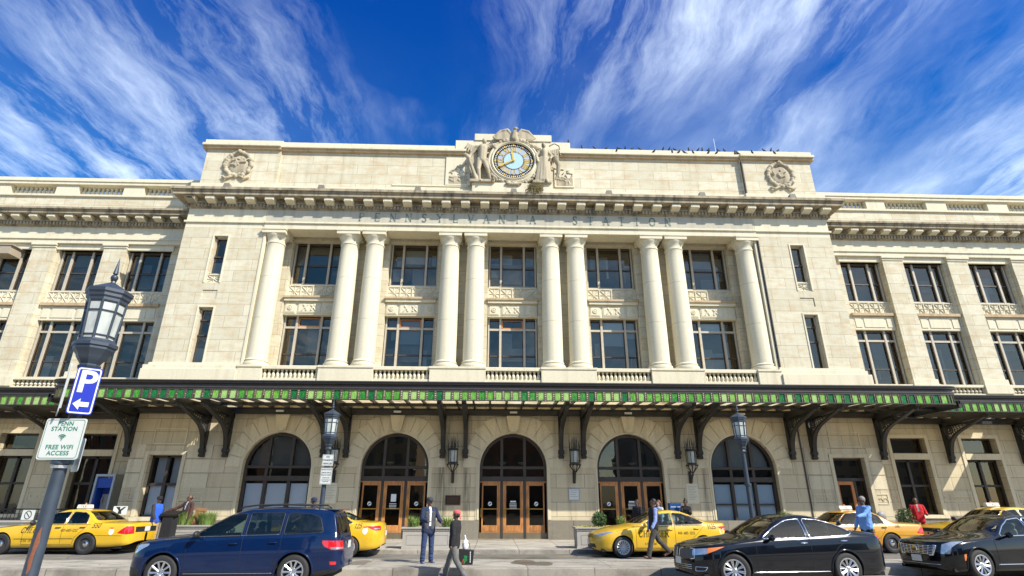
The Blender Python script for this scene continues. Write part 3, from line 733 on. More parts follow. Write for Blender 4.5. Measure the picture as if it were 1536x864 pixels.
for s in (-1, 1):
    for x in WX:
        big_window(s*x, 2.4, 1.05, {'b': 11.75, 't': 14.0, 'meet': [12.8]}, 'u', rnd)
        big_window(s*x, 2.4, 1.05, {'b': 7.26, 't': 10.15, 'meet': [8.1], 'tr': [9.6]}, 'l', rnd)
        grille(s*x, 1.1, 2.22, 11.06, 11.73, 4)
    for z0, z1, m_ in ((7.3, 10.22, 8.9), (11.95, 13.95, 12.9)):
        c = s*14.465
        b = MB(K); b.c = 0
        for a in (-.33, .27): b.box(c+a, c+a+.06, .18, .3, z0, z1)
        b.box(c-.33, c+.33, .18, .3, z1-.07, z1); b.box(c-.33, c+.33, .18, .3, z0, z0+.06); b.c = 1; b.box(c-.27, c+.27, .22, .3, m_-.035, m_+.035)
        if z1 < 11: b.box(c-.27, c+.27, .22, .3, 9.6, 9.68)
        o = b.build('window', [TAN, SASH], ST); pane_room(o, c-.31, c+.31, z0, z1, .29, [(c-.3, c+.3, z0, z0+(z1-z0)*.35, BLIND_W)] if s < 0 else [])
    grille(s*14.465, .33, .12, 11.46, 11.94, 1)
# window air conditioner housing high on the left wing
b = MB(K); b.box(-26.9, -25.75, 1.45, 2.2, 13.5, 13.95); b.box(-27.0, -25.65, 1.4, 2.25, 13.95, 14.0)
b.build('air_conditioner', plain('tan_metal', (.36, .30, .22), .6), ST)

# ground storey windows of wings / sides
def low_window(c, y, hw, z0, z1, upper=None, shade=None):
    T = MB(K)
    for a, b in ((c-hw, c-hw+.08), (c-.06, c+.06), (c+hw-.08, c+hw)): T.box(a, b, y-.08, y+.03, z0, z1)
    T.box(c-hw, c+hw, y-.08, y+.03, z1-.09, z1); T.box(c-hw, c+hw, y-.08, y+.03, z0, z0+.08)
    zm = z0+(z1-z0)*.52; T.box(c-hw, c+hw, y-.06, y+.02, zm-.05, zm+.05)
    o = T.build('window', BRONZE, ST); bl = []
    if shade:
        bl = [(c-hw+.08, c-.06, z0, zm-.05, SHADE), (c+.06, c+hw-.08, z0, zm-.05, SHADE), (c-hw+.16, c-.08, zm+.05, z1-.05, BLIND_W), (c+.1, c+hw-.12, zm+.05, z1-.05, BLIND_W)]
    pane_room(o, c-hw+.02, c+hw-.02, z0, z1, y, bl, AGLASS if shade else WGLASS)
    if upper:
        T = MB(K); a, b = upper; T.box(c-hw, c+hw, y-.06, y+.03, a, a+.07); T.box(c-hw, c+hw, y-.06, y+.03, b-.07, b); T.box(c-hw, c-hw+.07, y-.06, y+.03, a, b); T.box(c+hw-.07, c+hw, y-.06, y+.03, a, b)
        o = T.build('transom_window', BRONZE, ST); pane_room(o, c-hw+.02, c+hw-.02, a, b, y)
for s in (-1, 1):
    for x in WX: low_window(s*x, 2.28, .86, 1.18, 3.62, (3.9, 4.62))
low_window(-14.8, .32, .70, 1.1, 3.54, None, True)

# arched windows and entrance screens
def arch_screen(c, door):
    y = .28; T = MB(K); zb = arch_b[c]
    def ring(r0, r1, y0, y1):
        for i in range(NS):
            t0, t1 = PI*i/NS, PI*(i+1)/NS; q = lambda r, t, yy: (c+r*math.cos(t), yy, AZ+r*math.sin(t))
            P = [q(r0, t0, y0), q(r1, t0, y0), q(r1, t1, y0), q(r0, t1, y0), q(r0, t0, y1), q(r1, t0, y1), q(r1, t1, y1), q(r0, t1, y1)]
            T.add(P, [(0, 1, 2, 3), (0, 3, 7, 4), (4, 7, 6, 5), (1, 5, 6, 2)])
    ring(AR-.12, AR-.002, y-.08, y+.1)
    for s in (-1, 1): T.box(c+s*(AR-.12), c+s*(AR-.002), y-.08, y+.1, zb, AZ)
    mx = .5; hz = AZ+math.sqrt((AR-.1)**2-mx**2)
    for s in (-1, 1): T.box(c+s*mx-.06, c+s*mx+.06, y-.09, y+.08, 2.5, hz+.02)
    T.box(c-AR+.1, c+AR-.1, y-.1, y+.08, 3.03, 3.14); T.box(c-AR+.1, c+AR-.1, y-.1, y+.08, 2.52, 2.72)
    if not door:
        for s in (-1, 1): T.box(c+s*mx-.06, c+s*mx+.06, y-.09, y+.08, zb, 2.53)
        T.box(c-AR+.1, c+AR-.1, y-.1, y+.08, zb, zb+.12)
        if c > 0: T.box(c-AR+.1, c+AR-.1, y-.03, y+.06, 1.58, 1.64)
    else:
        for s in (-1, 1): T.box(c+s*mx-.055, c+s*mx+.055, y-.09, y+.08, .2, 2.53)
    o = T.build('arched_screen' if door else 'arched_window', BRONZE, ST, bevel=.008)
    # glass
    b = MB(K); pts = [(c+(AR-.1)*math.cos(PI*i/NS), AZ+(AR-.1)*math.sin(PI*i/NS)) for i in range(NS+1)]
    b.add([(p[0], y+.02, p[1]) for p in pts]+[(c-AR+.1, y+.02, 2.52), (c+AR-.1, y+.02, 2.52)], [tuple(range(NS+3))])
    if not door: b.quad((c-AR+.1, y+.02, zb), (c+AR-.1, y+.02, zb), (c+AR-.1, y+.02, 2.52), (c-AR+.1, y+.02, 2.52))
    b.build('pane', WGLASS if door else AGLASS, o)
    b = MB(K); d = y+(2.6 if door else .6)
    b.quad((c-AR, d, zb), (c+AR, d, zb), (c+AR, d, AZ+AR), (c-AR, d, AZ+AR)); 
    for s in (-1, 1): b.quad((c+s*AR, y+.12, zb), (c+s*AR, d, zb), (c+s*AR, d, AZ+AR), (c+s*AR, y+.12, AZ+AR))
    b.quad((c-AR, y+.12, AZ+AR), (c+AR, y+.12, AZ+AR), (c+AR, d, AZ+AR), (c-AR, d, AZ+AR)); b.quad((c-AR, y+.1, zb-.0), (c+AR, y+.1, zb), (c+AR, d, zb), (c-AR, d, zb))
    b.build('window_recess', plain('dim_hall', (.07, .06, .05), .8, 0, .5, 1.5) if door else DARKROOM, o)
    if door:
        for dx in (-.45, .45):
            b = MB(K); b.lathe([(.01, 0), (.16, .06), (.19, .12), (.17, .14)], (c+dx, y+1.2, 3.25), 16)
            b.build('pendant_lamp', plain('lit_shade_%s%s' % (int(c), int(dx*10)), (.75, .62, .35), .5, 0, 0), o)
    else:
        b = MB(K)
        sp = ((-AR+.13, -mx-.07), (-mx+.07, mx-.07), (mx+.07, AR-.13))
        for a, e in sp: b.quad((c+a, y+.1, zb), (c+e, y+.1, zb), (c+e, y+.1, 2.42), (c+a, y+.1, 2.42))
        b.build('curtain' if c > 0 else 'blind', CURTAIN_M if c > 0 else SHADE, o)
        b = MB(K); pts = [(c+(AR-.15)*math.cos(PI*i/20), 3.15+(AR-.2)*math.sin(PI*i/20)) for i in range(21)]
        b.add([(p[0], y+.2, p[1]) for p in pts], [tuple(range(21))]); b.build('upper_blind', plain('grey_blind_%d' % int(c), (.15, .14, .12) if c < 0 else (.24, .26, .25), .9, 0, .15, 1), o)
    return o
def door_leaf(c, y=.2):
    w = .435; T = MB(K); z0, z1 = .22, 2.5
    T.c = 0
    T.box(c-w, c-w+.14, y, y+.07, z0, z1); T.box(c+w-.14, c+w, y, y+.07, z0, z1)
    T.box(c-w+.14, c+w-.14, y, y+.07, z1-.15, z1); T.box(c-w+.14, c+w-.14, y, y+.07, .50, .78)
    T.box(c-w+.20, c+w-.20, y-.012, y, .56, .72); T.box(c-w, c+w, y-.02, y, z1-.03, z1+.02)
    T.c = 1; T.box(c-w+.002, c+w-.002, y-.01, y+.07, z0, .50)
    d = T.build('entrance_door', [WOOD, plain('kick_plate', (.20, .16, .10), .45, .4, .3, 3) if 'kick_plate' not in MATS else MATS['kick_plate']], ST, bevel=.006)
    b = MB(K); b.quad((c-w+.13, y+.04, .78), (c+w-.13, y+.04, .78), (c+w-.13, y+.04, 2.35), (c-w+.13, y+.04, 2.35)); b.build('pane', DGLASS, d)
    b = MB(K); b.tube([(c-w+.12, y-.05, 1.42), (c+w-.12, y-.05, 1.42)], .018, 6)
    b.box(c-w+.04, c-w+.10, y-.02, y-.001, 1.1, 1.45); b.tube([(c-w+.07, y-.02, 1.2), (c-w+.07, y-.08, 1.22), (c-w+.07, y-.08, 1.38), (c-w+.07, y-.02, 1.4)], .014, 6)
    b.build('door_handle', BRASS, d)
    return d
WHITEP = plain('white_paper', (.72, .74, .74), .7, 0, .03)
def dec_disc(c, z, y, par):
    b = MB(K); b.lathe([(.085, 0), (.085, .004)], (c, y, z), 20, 'y')
    o = b.build('round_sticker', WHITEP, par); b = MB(K); y2 = y-.0035
    b.obox((c, y2, z), (.05, 0, .03), (0, .0015, 0), (-.010, 0, .016)); b.build('sticker_mark', IRON, par)
for c in BX:
    dr = abs(c) < 6; o = arch_screen(c, dr)
    if dr:
        for j, q in enumerate((-.985, 0, .985)):
            d = door_leaf(c+q)
            if j != 1: dec_disc(c+q, 1.62, .205, d)
            else:
                b = MB(K); b.box(c-.1, c+.12, .222, .226, 1.7, 2.0) if c < 0 else b.box(c-.12, c+.12, .222, .226, 1.68, 1.74)
                for z in (1.64, 1.58, 1.52, 1.46): b.box(c-.15, c+.15, .222, .226, z-.035, z-.01)
                b.build('door_notice', WHITEP, d)
# side entrance on the right: tall transom over an orange framed door
T = MB(K); c = 14.84; y = .3
T.box(14.13, 14.2, y-.06, y+.05, .2, 3.54); T.box(15.48, 15.55, y-.06, y+.05, .2, 3.54); T.box(14.2, 15.48, y-.06, y+.05, 3.46, 3.54); T.box(14.2, 15.48, y-.08, y+.05, 2.58, 2.7)
T.box(15.02, 15.1, y-.06, y+.05, .2, 2.6)
o = T.build('side_entrance_frame', BRONZE, ST); pane_room(o, 14.2, 15.5, 2.68, 3.5, y); pane_room(o, 15.1, 15.48, .2, 2.6, y)
T = MB(K); T.box(14.21, 14.35, y-.04, y+.04, .2, 2.57); T.box(14.88, 15.01, y-.04, y+.04, .2, 2.57); T.box(14.35, 14.88, y-.04, y+.04, 2.42, 2.57); T.box(14.35, 14.88, y-.04, y+.04, .2, .6)
d = T.build('side_door', ORANGEW, ST, bevel=.006, label='bright orange framed side door'); pane_room(d, 14.34, 14.9, .6, 2.43, y+.01)

# ---- frieze lettering
b = MB(K)
for txt, x0, pitch in (('PENNSYLVANIA', -8.1, .79), ('STATION', 2.75, .80)):
    q, w = text_polys(txt, .44, .12, .055, pitch=pitch)
    for p in q: b.prism([(x0+px, 14.93+pz) for px, pz in p], -.022, -.0065)
b.build('station_name_lettering', LETTER, ST)

# ---- roof
b = MB(K); b.box(-16.3, 16.3, 1.6, 20, 18.9, 19.0); 
for s in (-1, 1): b.box(s*16.3, s*XEND, 2.7, 20, 17.0, 17.1)
b.box(-XEND, XEND, 19.9, 20, .2, 17.0); b.box(-XEND, -XEND+.1, 2.3, 20, .2, 17.2); b.box(XEND-.1, XEND, 2.3, 20, .2, 17.2)
b.build('roof', plain('roof_grey', (.2, .2, .2), .9), ST)
# ---- clock
CL = MB(K); cz = 18.68; cy = -.02
CL.lathe([(1.09, cy+.05), (1.09, cy-.06), (1.15, cy-.12), (1.21, cy-.06), (1.24, cy-.02), (1.30, cy-.07), (1.36, cy-.02), (1.37, .36)], (0, 0, cz), 64, 'y')
CK = CL.build('clock', LIMEP, ST, autos=40)
b = MB(K); b.lathe([(0.001, cy), (1.09, cy)], (0, 0, cz), 64, 'y'); b.build('navy_minute_ring', NAVY, CK)
b = MB(K); b.lathe([(.001, cy-.012), (.87, cy-.012), (.87, cy)], (0, 0, cz), 64, 'y'); b.build('clock_face', FACEGR, CK)
b = MB(K); b.lathe([(.001, cy-.022), (.55, cy-.022), (.55, cy-.012)], (0, 0, cz), 48, 'y'); b.build('face_rim', NAVY, CK)
b = MB(K); b.lathe([(.001, cy-.03), (.52, cy-.03), (.52, cy-.022)], (0, 0, cz), 48, 'y'); b.build('inner_face', FACEBL, CK)
def pol(r, t): return (r*math.sin(t), cz+r*math.cos(t))
b = MB(K)
for k in range(60):
    if k % 5 == 0: continue
    t = 2*PI*k/60; x, z = pol(.975, t); b.obox((x, cy-.006, z), (.022*math.cos(t), 0, -.022*math.sin(t)), (0, .003, 0), (.05*math.sin(t), 0, .05*math.cos(t)))
b.build('minute_marks', plain('white_enamel', (.6, .6, .56), .5, 0, 0), CK)
b = MB(K); NUM = ['XII', 'I', 'II', 'III', 'IIII', 'V', 'VI', 'VII', 'VIII', 'IX', 'X', 'XI']
for k in range(12):
    t = 2*PI*k/12; x, z = pol(.98, t); b.lathe([(.001, cy-.03), (.055, cy-.025), (.06, cy-.001)], (x, 0, z), 12, 'y')
    q, w = text_polys(NUM[k], .27, .2, .09, .02)
    sc = min(1.0, .33/w); rx, rz = math.cos(t), -math.sin(t); ux, uz = math.sin(t), math.cos(t)
    for p in q: b.prism([(ux*.57+rx*(px-w/2)*sc+ux*pz, cz+uz*.57+rz*(px-w/2)*sc+uz*pz) for px, pz in p], cy-.03, cy-.0125)
b.build('roman_numerals', GOLD, CK)
def hand(t, ln, w, y, name):
    b = MB(K); ux, uz = math.sin(t), math.cos(t); rx, rz = uz, -ux
    P = [(-.1, w*.5), (ln*.25, w*.6), (ln*.6, w*.45), (ln*.72, w*.95), (ln*.85, w*.5), (ln, .006)]
    poly = [(ux*a+rx*q, cz+uz*a+rz*q) for a, q in P]+[(ux*a-rx*q, cz+uz*a-rz*q) for a, q in reversed(P)]
    b.prism(poly, y-.02, y); b.lathe([(.001, y-.04), (.07, y-.03), (.07, y)], (0, 0, cz), 16, 'y'); b.build(name, GOLD, CK)
hand(2*PI*40.5/60, .97, .075, cy-.10, 'minute_hand'); hand(2*PI*11.68/12, .62, .085, cy-.05, 'hour_hand')

# ---- sculpture round the clock (voxel fused clay-like forms)
def fig(mb, J, rad):
    for a, b_, ra, rb in rad: mb.capsule(J[a], J[b_], ra, rb, 10)
SCULPT = CARVED
def feather_wing(mb, root, tip, n, ln, spread, y, r=.05, down=1):
    rx, rz = root
    for i in range(n):
        t = i/(n-1); bx = rx+(tip[0]-rx)*t; bz = rz+(tip[1]-rz)*t
        a = spread[0]+(spread[1]-spread[0])*t; l = ln*(.55+.45*math.sin(PI*min(1, t*.9+.15)))
        mb.capsule((bx, y, bz), (bx+math.cos(a)*l, y-.05*t, bz+math.sin(a)*l), r*1.3, r*.6, 7)
s = MB(K); y = .1     # male figure, left of the clock
J = dict(head=(-1.58, -.08, 19.86), neck=(-1.62, 0, 19.6), ch=(-1.66, 0, 19.42), pel=(-1.68, 0, 18.72), sl=(-1.98, 0, 19.5), sr=(-1.34, 0, 19.5),
         el=(-2.28, -.02, 19.05), hl=(-2.38, -.06, 18.72), er=(-1.12, -.1, 19.62), hr=(-.92, -.05, 19.42), hipl=(-1.82, 0, 18.7), hipr=(-1.56, 0, 18.7),
         kl=(-1.86, -.12, 18.05), kr=(-1.38, -.14, 18.1), fl=(-1.78, 0, 17.45), fr=(-1.22, 0, 17.5), tl=(-1.72, -.25, 17.3), trr=(-1.05, -.25, 17.42))
s.ball(J['head'], .15, 12, 9, (.85, 1, 1.12))
fig(s, J, [('neck', 'head', .08, .08), ('ch', 'pel', .27, .22), ('sl', 'sr', .13, .13), ('sl', 'el', .11, .085), ('el', 'hl', .085, .06), ('sr', 'er', .11, .085), ('er', 'hr', .085, .06),
           ('hipl', 'kl', .17, .11), ('kl', 'fl', .12, .07), ('hipr', 'kr', .17, .11), ('kr', 'fr', .12, .07), ('fl', 'tl', .07, .06), ('fr', 'trr', .07, .06), ('hipl', 'hipr', .18, .18), ('ch', 'neck', .2, .09)])
s.capsule((-2.42, -.1, 18.85), (-1.98, -.12, 17.5), .07, .11); s.capsule((-2.5, -.1, 18.9), (-2.3, -.1, 18.65), .12, .08)
for k in range(7): s.capsule((-2.02-.04*k, .14, 19.3), (-1.98-.06*k, .1, 17.5+.1*k), .07, .05, 6)
feather_wing(s, (-1.75, 19.5), (-2.45, 19.85), 8, .75, (-1.3, -1.9), .2, .06)
feather_wing(s, (-1.45, 19.75), (-.95, 19.95), 6, .45, (-.4, .25), .18, .05)
s.box(-2.3, -.98, -.2, .3, 17.26, 17.42)
s.ball((-1.63, -.02, 18.72), .17, 10, 7, (1.2, .9, .8)); s.capsule((-1.4, -.1, 18.7), (-1.3, -.08, 18.1), .08, .04, 6)
remesh(s, 'winged_male_figure', SCULPT, .028*K, ST, 1)
s = MB(K)            # robed female figure on the right
s.ball((1.62, -.1, 19.66), .145, 12, 9, (.85, 1, 1.12)); s.capsule((1.62, 0, 19.42), (1.62, -.05, 19.62), .07, .07)
s.capsule((1.42, 0, 19.34), (1.84, 0, 19.34), .12, .12); s.capsule((1.63, 0, 19.25), (1.64, 0, 18.8), .23, .19)
s.capsule((1.84, 0, 19.34), (2.05, -.1, 18.98), .1, .08); s.capsule((2.05, -.1, 18.98), (1.95, -.2, 18.75), .075, .06); s.capsule((1.42, 0, 19.34), (1.22, -.08, 19.0), .1, .08); s.capsule((1.22, -.08, 19), (1.28, -.15, 18.62), .075, .06)
for k in range(11):
    t = k/10; s.capsule((1.42+.44*t, -.06-.06*math.sin(t*PI), 18.85), (1.18+.76*t, -.08-.12*math.sin(t*PI)*(1 if k % 2 else .5), 17.46), .09, .06 if k % 2 else .075, 6)
s.capsule((1.64, .05, 18.8), (1.56, .05, 17.5), .2, .3)
feather_wing(s, (1.75, 19.4), (2.45, 19.62), 8, .7, (-1.9, -1.3), .2, .055)
feather_wing(s, (1.45, 19.65), (.95, 19.9), 6, .4, (3.5, 2.9), .18, .05)
s.tube([(1.9, -.1, 19.6), (2.2, -.15, 19.75), (2.45, -.12, 19.62), (2.5, -.1, 19.4)], .045, 6)
s.ball((2.28, -.05, 18.9), .17, 9, 7); s.tube([(2.25, -.05, 18.9), (2.4, -.1, 18.4), (2.35, -.1, 17.9), (2.22, -.08, 17.5)], [.15, .13, .1, .05], 8)
s.box(1.0, 2.0, -.2, .3, 17.26, 17.42); s.capsule((1.74, -.2, 17.45), (1.74, -.3, 17.3), .07, .05)
remesh(s, 'robed_female_figure', SCULPT, .028*K, ST, 1)
s = MB(K)            # eagle with spread wings
s.capsule((.02, -.05, 20.05), (.05, -.08, 20.5), .2, .13); s.ball((.1, -.12, 20.66), .13, 10, 8); s.capsule((.14, -.16, 20.68), (.28, -.22, 20.62), .05, .02)
for k in range(6): s.capsule((-.12+.05*k, -.02, 20.05), (-.16+.07*k, -.04, 19.78), .05, .04, 6)
for sg in (-1, 1):
    s.tube([(sg*.15+.05, 0, 20.35), (sg*.38+.05, 0, 20.68), (sg*.75+.04, 0, 20.58), (sg*1.15+.03, 0, 20.18)], [.09, .1, .09, .05], 8)
    for k in range(15):
        t = k/14; bx = sg*(.28+.85*t)+.05; bz = 20.63-.02*t-.44*t*t
        s.capsule((bx, .0, bz), (sg*(.2+.72*t)+.05+sg*.06*t, -.03, 20.02+.02*math.sin(t*3)), .055, .035, 6)
s.box(-.45, .55, -.1, .4, 19.86, 19.98)
for k in range(13):
    t = -.8+1.6*k/12; s.ball((1.42*math.sin(t), -.04+.03*(k % 2), cz+1.36*math.cos(t)), .1+.03*(k % 3 == 0), 8, 6)
remesh(s, 'spread_eagle', SCULPT, .026*K, ST, 1)
s = MB(K)            # garlands and masks below the dial
for k in range(25):
    t = 2.05+2.18*k/24; rr = 1.42+.04*math.sin(k*2.1); s.ball((rr*math.sin(t), .02+.05*math.sin(k*1.7), cz+rr*math.cos(t)), .085+.04*((k*7) % 3)/2, 7, 6)
for k in range(9): s.ball((-.35+.09*k, -.12, 17.24-.06*math.sin(PI*k/8)), .08, 7, 5)
for sg in (-1, 1): s.capsule((0, -.1, 17.25), (sg*.25, -.1, 17.12), .1, .05)
remesh(s, 'garland', SCULPT, .026*K, ST, 0)
s = MB(K)            # low relief scrolls on side panels
rg = random.Random(3)
for sg, xa, xb in ((-1, -3.45, -2.45), (1, 2.3, 3.2)):
    for k in range(26):
        x = rg.uniform(xa, xb); z = rg.uniform(17.5, 18.5 if sg > 0 else 18.75); a = rg.uniform(0, PI); l = rg.uniform(.1, .3)
        z = min(z, 18.6-.55*abs(x-(xa if sg > 0 else xb)))
        s.capsule((x, .3, z), (x+l*math.cos(a)*.8, .27, z+l*math.sin(a)*.6), .045, .03, 6)
    s.box(xa, xb, .29, .34, 17.4, 17.9)
remesh(s, 'low_relief', SCULPT, .028*K, ST, 0)
# shield medallions on the attic ends
for sg in (-1, 1):
    s = MB(K); cx, cz2 = sg*14.52, 18.28; rg = random.Random(8+sg)
    s.ball((cx, .26, cz2), .57, 16, 12, (1, .22, 1.05))
    for k in range(26):
        t = 2*PI*k/26; rr = .68+.03*math.sin(k*3); s.ball((cx+rr*math.sin(t), .2, cz2+rr*math.cos(t)*1.03), .11+.025*(k % 2), 8, 6, (1, .8, 1))
    for k in range(14):
        a = rg.uniform(0, 2*PI); r_ = rg.uniform(0, .42); x = cx+r_*math.cos(a); z = cz2+r_*math.sin(a); a2 = rg.uniform(0, PI)
        s.capsule((x, .11, z), (x+.22*math.cos(a2), .11, z+.22*math.sin(a2)), .045, .035, 6)
    for q in (-.3, .3): s.tube([(cx+q*.6, .2, cz2-.75), (cx+q*1.6, .14, cz2-.9), (cx+q*2.3, .2, cz2-.78)], .07, 6)
    s.ball((cx, .12, cz2+.72), .14, 8, 6)
    remesh(s, 'shield_medallion', SCULPT, .024*K, ST, 0)

# ---- canopy
CN = bpy.data.objects.new('entrance_canopy', None); COL.objects.link(CN); CN.parent = ST; CN.empty_display_size = .3
CN['label'] = 'black iron canopy with band of green glass'
PJ = 3.0; CX = 18.2
def path_pts():
    """front edge of the canopy seen from above: wing, rounded corner, main front"""
    P = [(-XEND, -1.1), (-CX, -1.1)]
    for k in range(7): a = PI/2*k/6; P.append((-CX+.0+.55*(1-math.cos(a)), -1.1-1.35-.55*math.sin(a)))
    return P
left = [(-XEND, -1.1), (-CX, -1.1), (-CX, -2.45)]+[(-CX+.55*(1-math.cos(PI/2*k/6)), -2.45-.55*math.sin(PI/2*k/6)) for k in range(1, 7)]
right = [(-x, y) for x, y in reversed(left)]
EDGE = left+right
def resample(P):
    out = [Vector((*P[0], 0))]
    d = [0]
    for a, b_ in zip(P, P[1:]): d.append(d[-1]+math.dist(a, b_))
    return d
def offs(P, o):
    out = []
    for i, p in enumerate(P):
        a = P[max(0, i-1)]; b_ = P[min(len(P)-1, i+1)]
        t0 = Vector((p[0]-a[0], p[1]-a[1])) if i else Vector((b_[0]-p[0], b_[1]-p[1])); t1 = Vector((b_[0]-p[0], b_[1]-p[1])) if i < len(P)-1 else t0
        t0 = t0.normalized(); t1 = t1.normalized(); n0 = Vector((-t0.y, t0.x)); n1 = Vector((-t1.y, t1.x)); n = (n0+n1); n = n/max(.3, n.length_squared)*2
        out.append((p[0]+n.x*o, p[1]+n.y*o))
    return out
def sweep(mb, sec):     # sec = [(offset inward, z)]
    rows = [offs(EDGE, o) for o, z in sec]; n = len(EDGE); m_ = len(sec); vs = []
    for (o, z), rw in zip(sec, rows): vs += [(x, y, z) for x, y in rw]
    fs = []
    for j in range(m_):
        for i in range(n-1): fs.append((j*n+i, j*n+i+1, ((j+1) % m_)*n+i+1, ((j+1) % m_)*n+i))
    mb.add(vs, fs)
b = MB(K)
sweep(b, [(0, 5.84), (-.04, 5.86), (-.04, 5.92), (.02, 5.94), (.02, 6.0), (-.08, 6.05), (-.08, 6.10), (-.12, 6.11), (-.12, 6.15), (.1, 6.15), (.1, 5.84)])
sweep(b, [(-.02, 5.80), (-.02, 5.842), (.06, 5.842), (.06, 5.80)]); sweep(b, [(-.02, 5.42), (-.02, 5.455), (.06, 5.455), (.06, 5.42)])
b.build('fascia', IRONB, CN)
# valance: tiles and posts along the edge path
seg = []; tile = MB(K); post = MB(K); rg = random.Random(21)
for a, c_ in zip(EDGE, EDGE[1:]):
    A = Vector((*a, 0)); B_ = Vector((*c_, 0)); ln = (B_-A).length; n = max(1, round(ln/.335)); d = (B_-A)/n; dn = d.normalized()
    for i in range(n):
        p0 = A+d*i; 
        w0, w1 = .14*d.length, .86*d.length
        tile.tone = min(1, max(0, rg.gauss(.5, .22)))
        if rg.random() < .10: tile.tone = .03
        if abs(tile.tone-.5) < 1e-3: tile.tone = .51
        q0 = p0+dn*w0; q1 = p0+dn*w1; nn = Vector((-dn.y, dn.x, 0))*.02
        tile.add([q0+nn+Vector((0, 0, 5.455)), q1+nn+Vector((0, 0, 5.455)), q1+nn+Vector((0, 0, 5.80)), q0+nn+Vector((0, 0, 5.80))], [(0, 1, 2, 3)])
        cc = p0+nn*0.5; post.obox((cc.x, cc.y, 5.627), dn*(.13*d.length-.022), (0, 0, 0.0001), (0, 0, .172)) if False else None
        for sd in (-1, 1):
            c2 = p0+dn*sd*(.115*d.length); post.obox((c2.x+nn.x, c2.y+nn.y, 5.627), dn*.012, Vector((-dn.y, dn.x, 0))*.03, (0, 0, .172))
        for zz in (5.5, 5.58, 5.66, 5.74): post.obox((p0.x+nn.x, p0.y+nn.y, zz), dn*(.11*d.length), Vector((-dn.y, dn.x, 0))*.015, (0, 0, .018))
tile.build('green_glass_valance', GREENGL, CN)
post.build('valance_posts', plain('rusty_iron', (.09, .065, .05), .6, 0, .4, 30), CN)
# roof glass and rafters
b = MB(K); gl = MB(K)
def bay_roof(x0, x1, yw, yf, pitch=.68):
    n = round((x1-x0)/pitch); w = (x1-x0)/n; zf, zw = 5.56, 5.66
    for i in range(n+1):
        x = x0+w*i; b.add([(x-.035, yf+.1, zf-.1), (x+.035, yf+.1, zf-.1), (x+.035, yw, zw-.12), (x-.035, yw, zw-.12), (x-.035, yf+.1, zf+.03), (x+.035, yf+.1, zf+.03), (x+.035, yw, zw+.03), (x-.035, yw, zw+.03)],
              [(0, 3, 2, 1), (4, 5, 6, 7), (0, 1, 5, 4), (1, 2, 6, 5), (2, 3, 7, 6), (3, 0, 4, 7)])
        if i < n: 
            if rg.random() < .06: continue
            gl.add([(x+.035, yf+.1, zf), (x+w-.035, yf+.1, zf), (x+w-.035, yw, zw), (x+.035, yw, zw)], [(0, 1, 2, 3)])
    b.box(x0, x1, yw-.22, yw-.04, 5.30, 5.50); b.box(x0, x1, yw-.28, yw-.02, 5.5, 5.54); b.box(x0, x1, yw-.28, yw-.02, 5.27, 5.31)
bay_roof(-18.15, 18.15, 0, -3.0)
bay_roof(-XEND, -18.2, 1.9, -1.1); bay_roof(18.2, XEND, 1.9, -1.1)
for s in (-1, 1):
    b.box(s*16.4, s*18.2, 0, 1.9, 5.56, 5.7); b.box(s*18.1, s*18.2, -2.9, 1.9, 5.3, 5.6)
b.box(-18.1, 18.1, -1.62, -1.5, 5.42, 5.54)
b.build('rafters', IRON, CN)
gl.build('roof_glass', ROOFGL, CN)
# underside lamp and stone-gutter cover strips
for x in (-10.2, -5.1, 0, 5.1, 10.2): b = MB(K); b.box(x-.16, x+.16, -.34, -.24, 5.34, 5.42); b.build('strip_light', MATS.get('strip_light_grey') or plain('strip_light_grey', (.5, .5, .48), .5), CN)
# iron brackets
def bracket(x, yw):
    g = MB(K); w = .085
    def bar(poly): g.prism([(yw-a, z) for a, z in poly], x-w, x+w, 'x')
    bar([(0, 3.62), (.2, 3.62), (.24, 4.3), (.17, 4.9), (.14, 5.3), (0, 5.3)])          # wall post
    bar([(.0, 5.3), (0, 5.12), (2.75, 5.30), (2.85, 5.42), (2.75, 5.50), (0, 5.44)])           # top chord
    N_ = 16; inner = []; outer = []
    for i in range(N_+1):
        t = i/N_; p = ((1-t)**3*.12+3*(1-t)**2*t*.30+3*(1-t)*t*t*.95+t**3*2.6, (1-t)**3*3.7+3*(1-t)**2*t*4.95+3*(1-t)*t*t*4.78+t**3*5.32)
        q = (p[0]+.11*(1-.5*t), p[1]-.07*(1-.4*t)); inner.append(p); outer.append(q)
    for i in range(N_): bar([inner[i], outer[i], outer[i+1], inner[i+1]])
    for i in range(2, 15, 1):       # lattice rods
        a = inner[i]; g.tube([(x, yw-.16-.04*i, 5.18), (x, yw-a[0], a[1])], .018, 5)
        if i > 5: g.tube([(x, yw-a[0]+.1, 5.2), (x, yw-a[0], a[1])], .022, 5)
    g.tube([(x, yw-.45+.2*math.cos(t*PI/8), 4.98+.2*math.sin(t*PI/8)) for t in range(17)], .03, 6)
    g.tube([(x, yw-.45+.1*math.cos(t*PI/6), 4.98+.1*math.sin(t*PI/6)) for t in range(13)], .025, 6)
    g.tube([(x, yw-.27+.09*math.cos(t*PI/6), 4.6+.12*math.sin(t*PI/6)) for t in range(13)], .022, 6)
    bar([(.002, 3.45), (.16, 3.45), (.2, 3.52), (.22, 3.62), (.002, 3.62)])
    g.lathe([(.0, -.13), (.1, -.13), (.1, .13), (0, .13)], (x, yw-.14, 3.72), 12, 'x'); g.lathe([(.0, -.12), (.07, -.12), (.07, .12), (0, .12)], (x, yw-.12, 3.52), 12, 'x')
    g.ball((x, yw-2.72, 5.30), .1, 8, 6)
    return g.build('bracket', IRON, CN)
